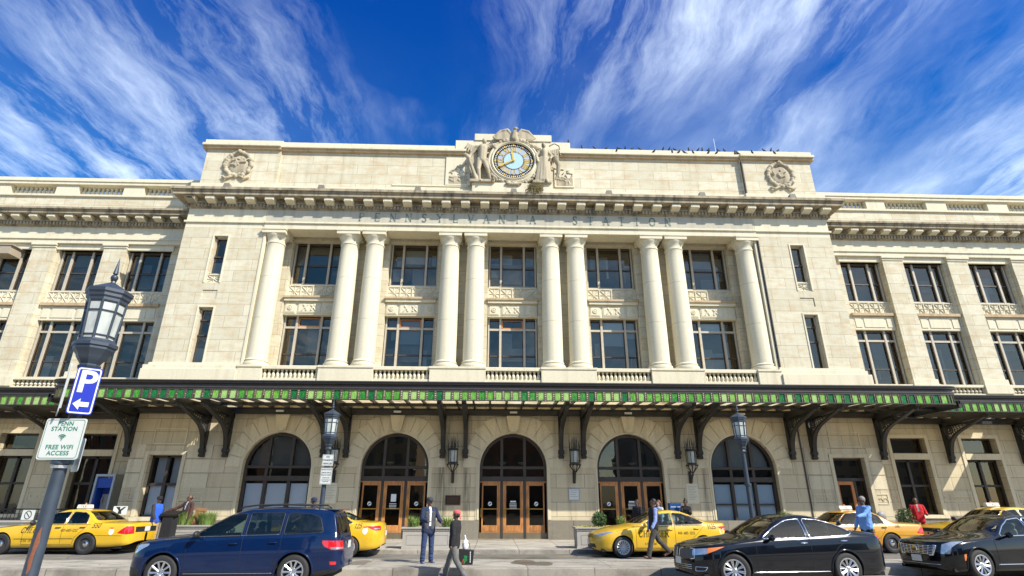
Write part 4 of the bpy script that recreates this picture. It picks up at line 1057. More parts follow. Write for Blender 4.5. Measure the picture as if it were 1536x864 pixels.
for x in (2.08, 3.06, 7.2, 8.17, 12.3, 13.28, 16.42):
    bracket(x, 0); bracket(-x, 0)
for x in (21.0, 24.65, 28.3): bracket(x, 1.9); bracket(-x, 1.9)
# hanging acanthus tiles at rounded corner
# ================================================================== VEHICLES
def pchip(pts):
    xs = np.array([p[0] for p in pts], float); ys = np.array([p[1] for p in pts], float)
    h = np.diff(xs); d = np.diff(ys)/h; m_ = np.zeros_like(xs)
    for i in range(1, len(xs)-1):
        if d[i-1]*d[i] > 0: w1 = 2*h[i]+h[i-1]; w2 = h[i]+2*h[i-1]; m_[i] = (w1+w2)/(w1/d[i-1]+w2/d[i])
    m_[0] = d[0]; m_[-1] = d[-1]
    def f(x):
        x = np.clip(np.asarray(x, float), xs[0], xs[-1]); i = np.clip(np.searchsorted(xs, x, 'right')-1, 0, len(xs)-2)
        t = (x-xs[i])/h[i]
        return ys[i]*(1+2*t)*(1-t)**2 + m_[i]*h[i]*t*(1-t)**2 + ys[i+1]*t*t*(3-2*t) + m_[i+1]*h[i]*t*t*(t-1)
    return f
def inpoly(px, pz, poly):
    c = np.zeros(px.shape, bool); n = len(poly)
    for i in range(n):
        x0, z0 = poly[i]; x1, z1 = poly[(i+1) % n]
        if z0 == z1: continue
        k = ((z0 > pz) != (z1 > pz)) & (px < (x1-x0)*(pz-z0)/(z1-z0)+x0); c ^= k
    return c
def nearest_on(px, pz, poly):
    best = np.full(px.shape, 1e9); qx = px.copy(); qz = pz.copy(); n = len(poly)
    for i in range(n):
        x0, z0 = poly[i]; x1, z1 = poly[(i+1) % n]; dx, dz = x1-x0, z1-z0; l2 = dx*dx+dz*dz+1e-12
        t = np.clip(((px-x0)*dx+(pz-z0)*dz)/l2, 0, 1); ax = x0+t*dx; az = z0+t*dz; dd = np.hypot(px-ax, pz-az)
        k = dd < best; best[k] = dd[k]; qx[k] = ax[k]; qz[k] = az[k]
    return best, qx, qz
def rpoly(poly, r=.05, n=4):
    """polygon with rounded corners"""
    out = []; m_ = len(poly)
    for i in range(m_):
        p = Vector(poly[i]); a = Vector(poly[i-1]); b = Vector(poly[(i+1) % m_]); u = a-p; v = b-p
        rr = min(r, u.length*.45, v.length*.45); A = p+u.normalized()*rr; B = p+v.normalized()*rr
        for k in range(n+1): t = k/n; q = A*(1-t)**2+p*2*t*(1-t)+B*t*t; out.append((q.x, q.y))
    return out
def paint(name, col, rough=.25, metal=0.0, coat=1.0, film=.35):
    m, nt, p = new_mat(name)
    f = noise_tex(nt, coords(nt), 2.5, 4); d_ = noise_tex(nt, coords(nt, (1, 1, 3)), 6, 5, .7)
    c = mixc(nt, 1.0, col, ramp(nt, f, [(.3, .90), (.7, 1.05)]), 'MULTIPLY')
    # road film low on the body
    sx = nt.nodes.new('ShaderNodeSeparateXYZ'); tcn = nt.nodes.new('ShaderNodeTexCoord'); L(nt, tcn.outputs['Object'], sx.inputs[0])
    mr = nt.nodes.new('ShaderNodeMapRange'); mr.inputs[1].default_value = .62; mr.inputs[2].default_value = .22; mr.inputs[3].default_value = 0; mr.inputs[4].default_value = film; L(nt, sx.outputs[2], mr.inputs[0])
    mu = nt.nodes.new('ShaderNodeMath'); mu.operation = 'MULTIPLY'; L(nt, mr.outputs[0], mu.inputs[0]); L(nt, d_, mu.inputs[1])
    c = mixc(nt, mu.outputs[0], c, (.14, .12, .09))
    L(nt, c, p.inputs['Base Color']); p.inputs['Metallic'].default_value = metal; p.inputs['Roughness'].default_value = rough
    p.inputs['Coat Weight'].default_value = coat*(.75 if col[0] < .1 else 1); p.inputs['Coat Roughness'].default_value = .01
    if col[0] < .1: p.inputs['Specular IOR Level'].default_value = .15
    return m
YELLOW = paint('taxi_yellow', (.72, .43, .010), .35); YELLOWO = paint('taxi_amber', (.60, .29, .008), .35)
NAVYP = paint('navy_paint', (.001, .012, .055), .2, .0, film=.08); BLACKP = paint('black_blue_paint', (.003, .0045, .008), .18, .1, film=.10); BLACKC = paint('black_paint', (.0025, .003, .005), .18, .05, film=.08)
RUBBER = plain('tyre_rubber', (.022, .021, .020), .75, 0, .3, 20, bmp=.1); ALLOY = plain('alloy', (.62, .63, .65), .25, .9, .08, 5); STEELW = plain('painted_steel_wheel', (.05, .05, .05), .5, .2, .2)
HUBP = plain('silver_plastic_hubcap', (.50, .51, .52), .35, .5, .1); CHROME = plain('chrome', (.80, .80, .80), .08, 1, .03); TRIMB = plain('black_plastic_trim', (.02, .02, .02), .5, 0, .2)
WELL = plain('wheel_well', (.008, .008, .008), .9, 0, 0); SEAM = plain('panel_gap', (.006, .006, .006), .8, 0, 0); SEATM = plain('seat_fabric', (.07, .07, .075), .9, 0, .2); SEATT = plain('tan_leather', (.30, .24, .17), .7, 0, .1)
LAMPR = plain('red_tail_lens', (.55, .012, .02), .12, 0, .1, 3, coat=1); LAMPC = plain('clear_lens', (.45, .50, .55), .06, .55, .25, 14, coat=1); LAMPO = plain('amber_lens', (.75, .20, .03), .15, 0, .1, 6, coat=1)
PLATE = plain('number_plate', (.62, .62, .58), .5, 0, .05); MESHG = plain('dark_mesh', (.10, .10, .10), .5, .3, .5, 60)
PAPERG = plain('pale_green_poster', (.35, .62, .50), .7, 0, .1)
DECAL = plain('black_vinyl', (.02, .02, .015), .6, 0, 0); REDV = plain('red_vinyl', (.6, .04, .03), .6, 0, 0); WHITEV = plain('white_vinyl', (.8, .78, .72), .6, 0, 0)

def wheel_mesh(parent, r, wd, style, loc, steer=0, near=True):
    w = bpy.data.objects.new('wheel', None); COL.objects.link(w); w.parent = parent; w.location = loc; w.rotation_euler = (0, 0, steer); w.empty_display_size = .1
    s = -1 if near else 1; ri = r*.66
    b = MB(); h = wd/2
    b.lathe([(ri, -h*.8), (ri+.02, -h), (r*.86, -h*1.03), (r*.95, -h*.93), (r, -h*.7), (r*1.003, -h*.2), (r*.99, -h*.18), (r*.99, -h*.12), (r*1.003, -h*.1), (r*1.003, h*.1), (r*.99, h*.12), (r, h*.7), (r*.95, h*.93), (r*.86, h*1.03), (ri+.02, h), (ri, h*.8), (ri, -h*.8)], (0, 0, 0), 48, 'y', caps=False)
    t = b.build('tyre', RUBBER, w, autos=40)
    b = MB(); mat = {'alloy10': ALLOY, 'alloy5': ALLOY, 'hubcap': HUBP, 'steel': STEELW}[style]
    b.lathe([(ri+.012, s*h*1.0), (ri-.004, s*h*1.02), (ri-.02, s*h*.96), (ri-.025, s*h*.5), (ri-.03, s*-h*.8)], (0, 0, 0), 40, 'y', caps=False)
    if style == 'alloy10':
        for k in range(20):
            a = 2*PI*k/20+(.07 if k % 2 else -.07); P = [(.05, s*h*.72), (ri*.55, s*h*.86), (ri-.008, s*h*.9)]
            b.tube([(q*math.cos(a), yy, q*math.sin(a)) for q, yy in P], [.012, .014, .016], 6)
        b.lathe([(0.001, s*h*.9), (.045, s*h*.9), (.07, s*h*.75), (.075, s*h*.4)], (0, 0, 0), 20, 'y', caps=False)
    elif style == 'alloy5':
        for k in range(10):
            a = 2*PI*k/10; b.tube([(q*math.cos(a), yy, q*math.sin(a)) for q, yy in [(.04, s*h*.74), (ri*.5, s*h*.84), (ri-.006, s*h*.9)]], [.026, .022, .028], 6)
        b.lathe([(0.001, s*h*.92), (.05, s*h*.9), (.08, s*h*.75), (.085, s*h*.4)], (0, 0, 0), 20, 'y', caps=False)
    elif style == 'hubcap':
        for k in range(14):
            a = 2*PI*k/14; b.tube([(q*math.cos(a), yy, q*math.sin(a)) for q, yy in [(.05, s*h*.8), (ri*.6, s*h*.92), (ri-.006, s*h*.92)]], [.016, .022, .03], 6)
        b.lathe([(0.001, s*h*.95), (.05, s*h*.93), (.075, s*h*.8)], (0, 0, 0), 20, 'y', caps=False)
    else:
        b.lathe([(ri-.02, s*h*.5), (ri*.8, s*h*.35), (ri*.6, s*h*.6), (ri*.35, s*h*.62), (.001, s*h*.6)], (0, 0, 0), 32, 'y')
    b.build('rim', mat, w, autos=35)
    b = MB(); b.lathe([(.001, s*h*.3), (ri-.02, s*h*.3), (ri-.02, s*h*.28)], (0, 0, 0), 24, 'y')
    if style == 'steel':
        b2 = MB(); b2.lathe([(.001, s*h*.85), (.06, s*h*.82), (.075, s*h*.7), (.09, s*h*.62)], (0, 0, 0), 20, 'y')
        b2.build('hub_cap', CHROME, w, autos=35)
    b.build('brake_disc', WELL, w)
    return w

def car(name, label, P, loc, rotz, group, kind='car'):
    Lc, Wc = P['L'], P['W']/2; root = thing(name, label, kind, loc, rotz, group)
    T = pchip(P['T']); BL = pchip(P['belt']); ZB = pchip(P['zb'])
    af, ar = P.get('af', .55), P.get('ar', .5); pf, pr_ = P.get('pf', 2.7), P.get('pr', 3.0)
    taper = pchip(P.get('plan', [(0, .93), (Lc*.22, 1), (Lc*.75, 1), (Lc, .93)]))
    def wid(x):
        w = Wc*taper(x)
        w = np.where(x < af, w*(1-np.clip((af-x)/af, 0, 1)**pf+1e-9)**(1/pf), w)
        return np.where(x > Lc-ar, w*(1-np.clip((x-Lc+ar)/ar, 0, 1)**pr_+1e-9)**(1/pr_), w)
    s1 = np.linspace(0, 1, 70)[1:]; nx = P.get('nx', 210)
    xs = np.concatenate([[.0008], af*s1**2.4, np.linspace(af, Lc-ar, nx)[1:], (Lc-ar*s1[::-1]**2.4)[1:], [Lc-.0008]])
    xs = np.unique(np.round(xs, 5)); NY = 96
    tum = P.get('tum', .42); tumc = P.get('tumc', .25); crown = P.get('crown', .05); xm = P['xm']; wf, wr_ = P.get('wrapf', .26), P.get('wrapr', .2)
    V = np.zeros((len(xs), NY, 3))
    def ztop(x, y, w):
        q = np.clip(np.abs(y)/max(w, 1e-4), 0, 1)**2
        sh = np.where(x < xm, -wf, wr_)*q*np.clip(1-abs(x-xm)/10, 0, 1)
        if x < .9 or x > Lc-.7: sh = sh*min(1, max(0, (x if x < xm else Lc-x))/.9)*.6
        return T(x+sh)-crown*q-P.get('edge', .03)*q**3
    for i, x in enumerate(xs):
        w = float(wid(x)); b = float(BL(x)); zb = float(ZB(x)); top = float(T(x)); b = min(b, top-.005)
        zz_ = np.linspace(zb, b, 60); u = (zz_-zb)/max(1e-4, b-zb)
        prof = np.interp(u, [0, .06, .16, .35, .52, .66, .8, .93, 1], [.90, .945, .972, .985, 1.0, .998, .985, .967, .945])
        # character line
        ys_ = w*prof
        z2 = np.linspace(b, max(top+.1, b+.01), 400)[1:]; dz = z2-b
        y2 = w*.945-.012-tum*dz-tumc*dz*dz; y2 = np.maximum(y2, 0)
        Y_ = np.concatenate([ys_, y2]); Z_ = np.concatenate([zz_, z2])
        zt = np.array([float(ztop(x, y, w)) for y in Y_[::1]]) if False else ztop(x, Y_, w)
        k = np.argmax(Z_ >= zt) if np.any(Z_ >= zt) else len(Z_)-1
        k = max(k, 2); ye = Y_[k]
        yt = np.linspace(ye, 0, 160)[1:]; zt2 = ztop(x, yt, w)
        PY = np.concatenate([Y_[:k+1], yt]); PZ = np.concatenate([Z_[:k+1], zt2])
        d = np.concatenate([[0], np.cumsum(np.hypot(np.diff(PY), np.diff(PZ))+1e-9)]); tot = d[-1]
        t = np.linspace(0, tot, 240); qy = np.interp(t, d, PY); qz = np.interp(t, d, PZ)
        sg = max(1, int(.035/(tot/240))); kr = np.exp(-.5*(np.arange(-3*sg, 3*sg+1)/sg)**2); kr /= kr.sum(); pad = 3*sg
        ey = np.concatenate([2*qy[0]-qy[pad:0:-1], qy, -qy[-2:-pad-2:-1]]); ez = np.concatenate([2*qz[0]-qz[pad:0:-1], qz, qz[-2:-pad-2:-1]])
        qy = np.convolve(ey, kr, 'valid'); qz = np.convolve(ez, kr, 'valid'); qy[-1] = 0
        # rows spaced by arc length, denser on the side
        sidef = d[k]/tot; r1 = int(NY*.66); tt = np.concatenate([np.linspace(0, sidef, r1, endpoint=False), np.linspace(sidef, 1, NY-r1)])*tot
        V[i, :, 0] = x; V[i, :, 1] = np.interp(tt, t, qy); V[i, :, 2] = np.interp(tt, t, qz)
    nX = len(xs)
    ms = ((xs > .22) & (xs < Lc-.22))[:, None, None]
    for _ in range(6):
        S_ = V.copy(); S_[1:-1, :, 1:] = .25*V[:-2, :, 1:]+.5*V[1:-1, :, 1:]+.25*V[2:, :, 1:]; V = np.where(ms, S_, V)
    # mirror: near side is -y
    full = np.concatenate([V*np.array([1, -1, 1]), V[:, -2::-1, :]], axis=1); NR = full.shape[1]
    co_ = full.reshape(-1, 3).copy()
    ii, jj = np.meshgrid(np.arange(nX-1), np.arange(NR-1), indexing='ij')
    F = np.stack([ii*NR+jj, (ii+1)*NR+jj, (ii+1)*NR+jj+1, ii*NR+jj+1], -1).reshape(-1, 4)
    me = bpy.data.meshes.new('tmp'); me.from_pydata(co_.tolist(), [], F.tolist()); me.update()
    nrm = np.zeros(len(co_)*3); me.vertices.foreach_get('normal', nrm); nrm = nrm.reshape(-1, 3)
    ctr = co_.mean(0)
    if (nrm*(co_-ctr)).sum() < 0: nrm = -nrm; F = F[:, ::-1]
    bpy.data.meshes.remove(me)
    cellx = np.full(len(co_), .014)
    xf, xr, rw, Ra = P['xf'], P['xr'], P['rw'], P['Ra']
    circ = lambda cx, rr: [(cx+rr*math.cos(2*PI*k/64), rw+rr*math.sin(2*PI*k/64)) for k in range(64)]
    # regions: (part name, material, view, polygon, extra test)
    REG = []
    for nm, poly, mt in P['side']: REG.append((nm, mt, 's', poly, None))
    for nm, poly, mt, lim in P.get('front', []): REG.append((nm, mt, 'f', poly, lim))
    for nm, poly, mt, lim in P.get('rear', []): REG.append((nm, mt, 'r', poly, lim))
    for nm, poly, mt in P.get('fq', []): REG.append((nm, mt, 'fq', poly, (-1, 1.3)))
    for nm, poly, mt in P.get('rq', []): REG.append((nm, mt, 'rq', poly, (Lc-1.2, Lc+1)))
    side_v = np.abs(nrm[:, 1]) > .45
    for nm, mt, vw, poly, lim in REG+[('arch', None, 's', circ(xf, Ra), None), ('arch', None, 's', circ(xr, Ra), None)]:
        if vw in ('fq', 'rq'):
            q_ = (co_[:, 0] if vw == 'fq' else Lc-co_[:, 0])+np.abs(co_[:, 1]); dd, qq, qz = nearest_on(q_, co_[:, 2], poly); k = (co_[:, 0] > lim[0]) & (co_[:, 0] < lim[1]) & (dd < .017)
            dq = qq-q_; sx_ = k & (np.abs(nrm[:, 1]) > np.abs(nrm[:, 0])); sy_ = k & ~sx_; co_[sx_, 0] += (1 if vw == 'fq' else -1)*dq[sx_]; co_[sy_, 1] += np.sign(co_[sy_, 1])*dq[sy_]; co_[k, 2] = qz[k]
        elif vw == 's':
            k = (np.abs(co_[:, 1]) > P.get('lamp_y', .35)-.03) if ('lamp' in nm or 'light' in nm or 'lens' in nm) else side_v; dd, qx, qz = nearest_on(co_[:, 0], co_[:, 2], poly); k = k & (dd < .013); co_[k, 0] = qx[k]; co_[k, 2] = qz[k]
        else:
            k = (co_[:, 0] < lim[1]) & (co_[:, 0] > lim[0]) & (~side_v | (np.abs(nrm[:, 0]) > .5)); dd, qy, qz = nearest_on(np.abs(co_[:, 1]), co_[:, 2], poly); k = k & (dd < .012); co_[k, 1] = np.sign(co_[k, 1])*qy[k]; co_[k, 2] = qz[k]
    fc = co_[F].mean(1); fn = nrm[F].mean(1); lab = np.zeros(len(F), int)
    keys = ['body']; mats = [P['paint']]
    def key(n_, m_):
        keys.append(n_); mats.append(m_); return len(keys)-1
    sideF = np.abs(fn[:, 1]) > .5
    # panel seams as doors: separate parts
    for di, poly in enumerate(P.get('doors', [])):
        k = inpoly(fc[:, 0], fc[:, 2], poly) & sideF
        for sgn in (-1, 1):
            q = k & (fc[:, 1]*sgn > 0); lab[q] = key('door', P['paint'])
    for nm, mt, vw, poly, lim in REG:
        if vw in ('fq', 'rq'):
            q_ = (fc[:, 0] if vw == 'fq' else Lc-fc[:, 0])+np.abs(fc[:, 1]); k = inpoly(q_, fc[:, 2], poly) & (fc[:, 0] > lim[0]) & (fc[:, 0] < lim[1])
            for sgn in (-1, 1):
                q = k & (fc[:, 1]*sgn > 0)
                if q.any(): lab[q] = key(nm, mt)
        elif vw == 's':
            ymin = P.get('lamp_y', .35) if 'light' in nm or 'lens' in nm or 'lamp' in nm else 0
            k = inpoly(fc[:, 0], fc[:, 2], poly) & ((sideF) if ymin == 0 else (np.abs(fc[:, 1]) > ymin))
            for sgn in (-1, 1):
                q = k & (fc[:, 1]*sgn > 0)
                if q.any(): lab[q] = key(nm, mt)
        else:
            k = inpoly(np.abs(fc[:, 1]), fc[:, 2], poly) & (fc[:, 0] > lim[0]) & (fc[:, 0] < lim[1]) & ((fn[:, 0] < -.12) if vw == 'f' else (fn[:, 0] > .12))
            if len(lim) > 2: 
                for sgn in (-1, 1):
                    q = k & (fc[:, 1]*sgn > 0)
                    if q.any(): lab[q] = key(nm, mt)
            elif k.any(): lab[k] = key(nm, mt)
    dead = np.zeros(len(F), bool)
    for cx in (xf, xr): dead |= (np.hypot(fc[:, 0]-cx, fc[:, 2]-rw) < Ra) & (np.abs(fc[:, 1]) > .4)
    off = np.array([Lc/2, 0, 0]); objs = {}
    for li in range(len(keys)):
        k = (lab == li) & ~dead
        if not k.any(): continue
        f = F[k]; used = np.unique(f); mp = np.full(len(co_), -1); mp[used] = np.arange(len(used))
        me = bpy.data.meshes.new(keys[li]); me.from_pydata((co_[used]-off).tolist(), [], mp[f].tolist())
        me.polygons.foreach_set('use_smooth', [True]*len(f)); me.materials.append(mats[li])
        me.normals_split_custom_set_from_vertices(nrm[used].tolist())
        o = bpy.data.objects.new(keys[li], me); COL.objects.link(o); o.parent = root; objs.setdefault(keys[li], []).append(o)
        if keys[li] == 'side_window': o['label'] = 'side window glass'
    def sy(x, z, out=.004):
        d = (V[:, :, 0]-x)**2+(V[:, :, 2]-z)**2*1.5; d = np.where(V[:, :, 1] > .3, d, 9); k = np.unravel_index(np.argmin(d), d.shape); return -(V[k][1]+out)
    def fx(y, z, out=.004, rear=False):
        d = (V[:, :, 1]-abs(y))**2+(V[:, :, 2]-z)**2; d = np.where((V[:, :, 0] > Lc*.6) if rear else (V[:, :, 0] < Lc*.4), d, 9); d = d+(0.02*(Lc-V[:, :, 0]) if rear else .02*V[:, :, 0])*0
        k = np.unravel_index(np.argmin(d), d.shape); return V[k][0]+(out if rear else -out)
    # wheel wells, sills, underbody
    b = MB()
    for cx in (xf, xr):
        for s in (-1, 1):
            yo = s*(Wc*.965); yi = s*(Wc-.42); n = 20
            ring = [(cx-Lc/2+Ra*math.cos(PI*k/n*1.24-.38), rw+Ra*math.sin(PI*k/n*1.24-.38)) for k in range(n+1)]
            for a, c_ in zip(ring, ring[1:]): b.quad((a[0], yo, a[1]), (c_[0], yo, c_[1]), (c_[0], yi, c_[1]), (a[0], yi, a[1]))
            b.add([(q[0], yi, q[1]) for q in ring], [tuple(range(n+1))])
    b.box(-Lc/2+.25, Lc/2-.3, -Wc+.16, Wc-.16, .19, .27)
    b.build('underbody', WELL, root)
    if P.get('archtrim'):
        for cx in (xf, xr):
            for s in (-1, 1):
                b = MB(); pts = []
                for k in range(25):
                    a = PI*k/24*1.16-.25; x = cx+(Ra+.012)*math.cos(a); z = rw+(Ra+.012)*math.sin(a); pts.append((x-Lc/2, -s*sy(x, z, .004), z))
                b.tube(pts, .022, 8); b.build('wheel_arch_lip', P['paint'], root, smooth=True)
    # dark gap lines
    b = MB()
    def line(pts, r=.005, s=-1, out=.0):
        b.tube([(x-Lc/2, -s*sy(x, z, out) if s > 0 else sy(x, z, out), z) for x, z in pts], r, 5)
    def dens(pl, st=.06):
        o_ = [pl[0]]
        for a, c_ in zip(pl, pl[1:]):
            n = max(1, int(math.dist(a, c_)/st)); o_ += [(a[0]+(c_[0]-a[0])*k/n, a[1]+(c_[1]-a[1])*k/n) for k in range(1, n+1)]
        return o_
    for s in (-1, 1):
        for pl in P.get('seams', []): line(dens(pl), .0055, s)
    b.build('panel_gaps', SEAM, root)
    for nm, mt, r, lines in P.get('trim', []):
        for s in (-1, 1):
            for pl in lines: b = MB(); line(dens(pl), r, s, .002); b.build(nm, mt, root, smooth=True)
    # handles
    for hx, hz in P.get('handles', []):
        for s in (-1, 1):
            y = sy(hx, hz, 0)*(-s); b = MB(); q = s*1.0
            b.tube([(hx-.09-Lc/2, y, hz), (hx-.075-Lc/2, y+q*.03, hz+.004), (hx+.075-Lc/2, y+q*.03, hz+.004), (hx+.09-Lc/2, y, hz)], .013, 8)
            b.build('door_handle', P.get('handle_mat', P['paint']), root, smooth=True)
    # mirrors
    mx_, mz_ = P['mirror']
    for s in (-1, 1):
        y = -s*sy(mx_, mz_-.05, 0); b = MB(); q = s
        b.ball((mx_-Lc/2, y+q*.16, mz_), .1, 14, 10, (.62, 1.15, .78)); b.capsule((mx_-Lc/2+.01, y-q*.02, mz_-.07), (mx_-Lc/2, y+q*.1, mz_-.04), .03, .03)
        b.build('wing_mirror', P.get('mirror_mat', P['paint']), root, smooth=True)
    # cabin
    b = MB(); sx0, sx1 = P['seats']
    for sx_ in (sx0, sx1):
        for yy in (-.38, .38):
            b.capsule((sx_-Lc/2, yy-.12, .52), (sx_-Lc/2, yy+.12, .52), .17, .17, 8); b.capsule((sx_+.2-Lc/2, yy-.1, .65), (sx_+.3-Lc/2, yy-.1, P['belt0']+.05), .12, .09, 8); b.capsule((sx_+.2-Lc/2, yy+.1, .65), (sx_+.3-Lc/2, yy+.1, P['belt0']+.05), .12, .09, 8)
            b.capsule((sx_+.33-Lc/2, yy-.07, P['belt0']+.2), (sx_+.33-Lc/2, yy+.07, P['belt0']+.2), .08, .08, 8)
    b.box(P['dash']-Lc/2-.25, P['dash']-Lc/2+.2, -Wc+.22, Wc-.22, .5, P['belt0']-.03); b.box(P['dash']-Lc/2, sx1+.7-Lc/2, -Wc+.1, Wc-.1, .26, .3); b.box(sx1+.45-Lc/2, sx1+.75-Lc/2, -Wc+.25, Wc-.25, .3, P['belt0']-.03)
    b.build('cabin_seats', P.get('seat_mat', SEATM), root, smooth=True)
    b = MB(); b.tube([(P['dash']+.32-Lc/2+.07*math.sin(a), -.38+.18*math.cos(a), P['belt0']-.02+.16*math.sin(a)) for a in [2*PI*k/20 for k in range(21)]], .014, 6); b.build('steering_wheel', TRIMB, root)
    for cx in (xf, xr):
        for s in (-1, 1):
            wheel_mesh(root, rw, P.get('tw', .22), P['wheel'], (cx-Lc/2, s*(Wc-.12), rw), P.get('steer', 0) if cx == xf else 0, s < 0)
    def decal(txt, x, z, h, mat, nm='lettering', slant=0, thick=.14, thin=.06, track=.1, width=None, rear=False):
        q, w = text_polys(txt, h, thick, thin, track, slant); b = MB(); sc = (width/w) if width else 1
        for p in q:
            fr = [(x+px*sc, z+pz) for px, pz in p]; n_ = 4 if h > .07 else 1
            for k in range(n_):
                t0, t1 = k/n_, (k+1)/n_; lp = lambda A, B, t: (A[0]+(B[0]-A[0])*t, A[1]+(B[1]-A[1])*t)
                qd = [lp(fr[0], fr[3], t0), lp(fr[1], fr[2], t0), lp(fr[1], fr[2], t1), lp(fr[0], fr[3], t1)]; b.add([(a-Lc/2, sy(a, c_, .007), c_) for a, c_ in qd], [(0, 1, 2, 3)])
        return b.build(nm, mat, root)
    root['_L'] = Lc; del root['_L']
    return dict(root=root, sy=sy, fx=fx, L=Lc, decal=decal, W=Wc, objs=objs)

def offp(poly, d):
    """grow/shrink polygon outline about its centroid direction"""
    cx = sum(p[0] for p in poly)/len(poly); cz = sum(p[1] for p in poly)/len(poly); out = []
    for i, p in enumerate(poly):
        a = Vector(poly[i-1]); b = Vector(poly[(i+1) % len(poly)]); t = (b-a).normalized(); n = Vector((t.y, -t.x)); q = Vector(p)
        if (q-Vector((cx, cz))).dot(n) < 0: n = -n
        out.append((q.x+n.x*d, q.y+n.y*d))
    return out
def loop(poly): return list(poly)+[poly[0]]
# ---------- specifications (metres, nose at x=0)
def crownvic(pt):
    fw = rpoly([(1.98, .975), (2.50, 1.335), (2.99, 1.365), (2.99, .985)], .04); rwd = rpoly([(3.08, .985), (3.08, 1.365), (3.50, 1.345), (3.70, 1.25), (3.78, .995)], .05)
    return dict(L=5.39, W=1.96, paint=pt, xf=1.0, xr=3.91, rw=.335, Ra=.385, xm=3.0, belt0=.96, af=.45, pf=3.0, ar=.4, pr=3.4,
        T=[(0, .62), (.03, .70), (.12, .775), (.5, .87), (1.1, .95), (1.6, 1.0), (1.78, 1.015), (2.1, 1.20), (2.45, 1.385), (2.8, 1.455), (3.2, 1.46), (3.6, 1.42), (3.95, 1.26), (4.25, 1.10), (4.45, 1.055), (4.9, 1.04), (5.25, 1.01), (5.34, .95), (5.385, .80), (5.39, .7)],
        belt=[(0, .60), (.3, .78), (.9, .87), (1.8, .93), (3.0, .955), (4.2, .975), (5.0, .97), (5.3, .92), (5.39, .7)], zb=[(0, .36), (.15, .27), (.7, .22), (4.5, .24), (5.1, .28), (5.3, .33), (5.39, .42)],
        side=[('side_window', fw, CGLASS), ('side_window', rwd, CGLASS)], lamp_y=.62, fq=[('headlamp', rpoly([(.62, .61), (1.20, .62), (1.36, .74), (.62, .74)], .03), LAMPC)], rq=[('tail_light', rpoly([(.70, .66), (1.10, .64), (1.42, .68), (1.26, .82), (1.08, .91), (.76, .90)], .03), LAMPR)],
        front=[('windscreen', rpoly([(-.8, 1.04), (.8, 1.04), (.60, 1.36), (-.60, 1.36)], .05), CGLASS, (1.7, 2.7)), ('grille', [(-.55, .62), (.55, .62), (.5, .74), (-.5, .74)], TRIMB, (-.1, .4))],
        rear=[('rear_window', rpoly([(-.78, 1.09), (.78, 1.09), (.60, 1.385), (-.60, 1.385)], .06), CGLASS, (3.5, 4.5)), ('rear_panel', [(-.62, .70), (.62, .70), (.62, .88), (-.62, .88)], TRIMB, (4.9, 5.5))],
        doors=[[(1.72, .30), (1.72, 1.0), (1.90, 1.0), (2.46, 1.40), (3.03, 1.42), (3.03, .30)], [(3.04, .30), (3.04, 1.42), (3.55, 1.40), (3.80, 1.2), (3.86, .95), (3.72, .80), (3.52, .62), (3.44, .30)]],
        seams=[[(1.72, .96), (1.72, .32), (3.035, .32)], [(3.035, 1.40), (3.035, .32), (3.44, .32), (3.5, .55), (3.7, .76), (3.84, .93)], [(.55, .82), (1.3, .90), (1.74, .96)], [(4.05, .62), (5.1, .60)]],
        trim=[('window_trim', CHROME, .008, [loop(offp(fw, .012)), loop(offp(rwd, .012))]), ('side_moulding', TRIMB, .009, [[(1.45, .50), (3.46, .51)]])],
        handles=[(2.86, .86), (3.70, .87)], handle_mat=TRIMB, mirror=(1.98, 1.02), mirror_mat=TRIMB, seats=(2.55, 3.4), dash=1.95, wheel='steel', wrapf=.30, wrapr=.26, tum=.52, crown=.04)
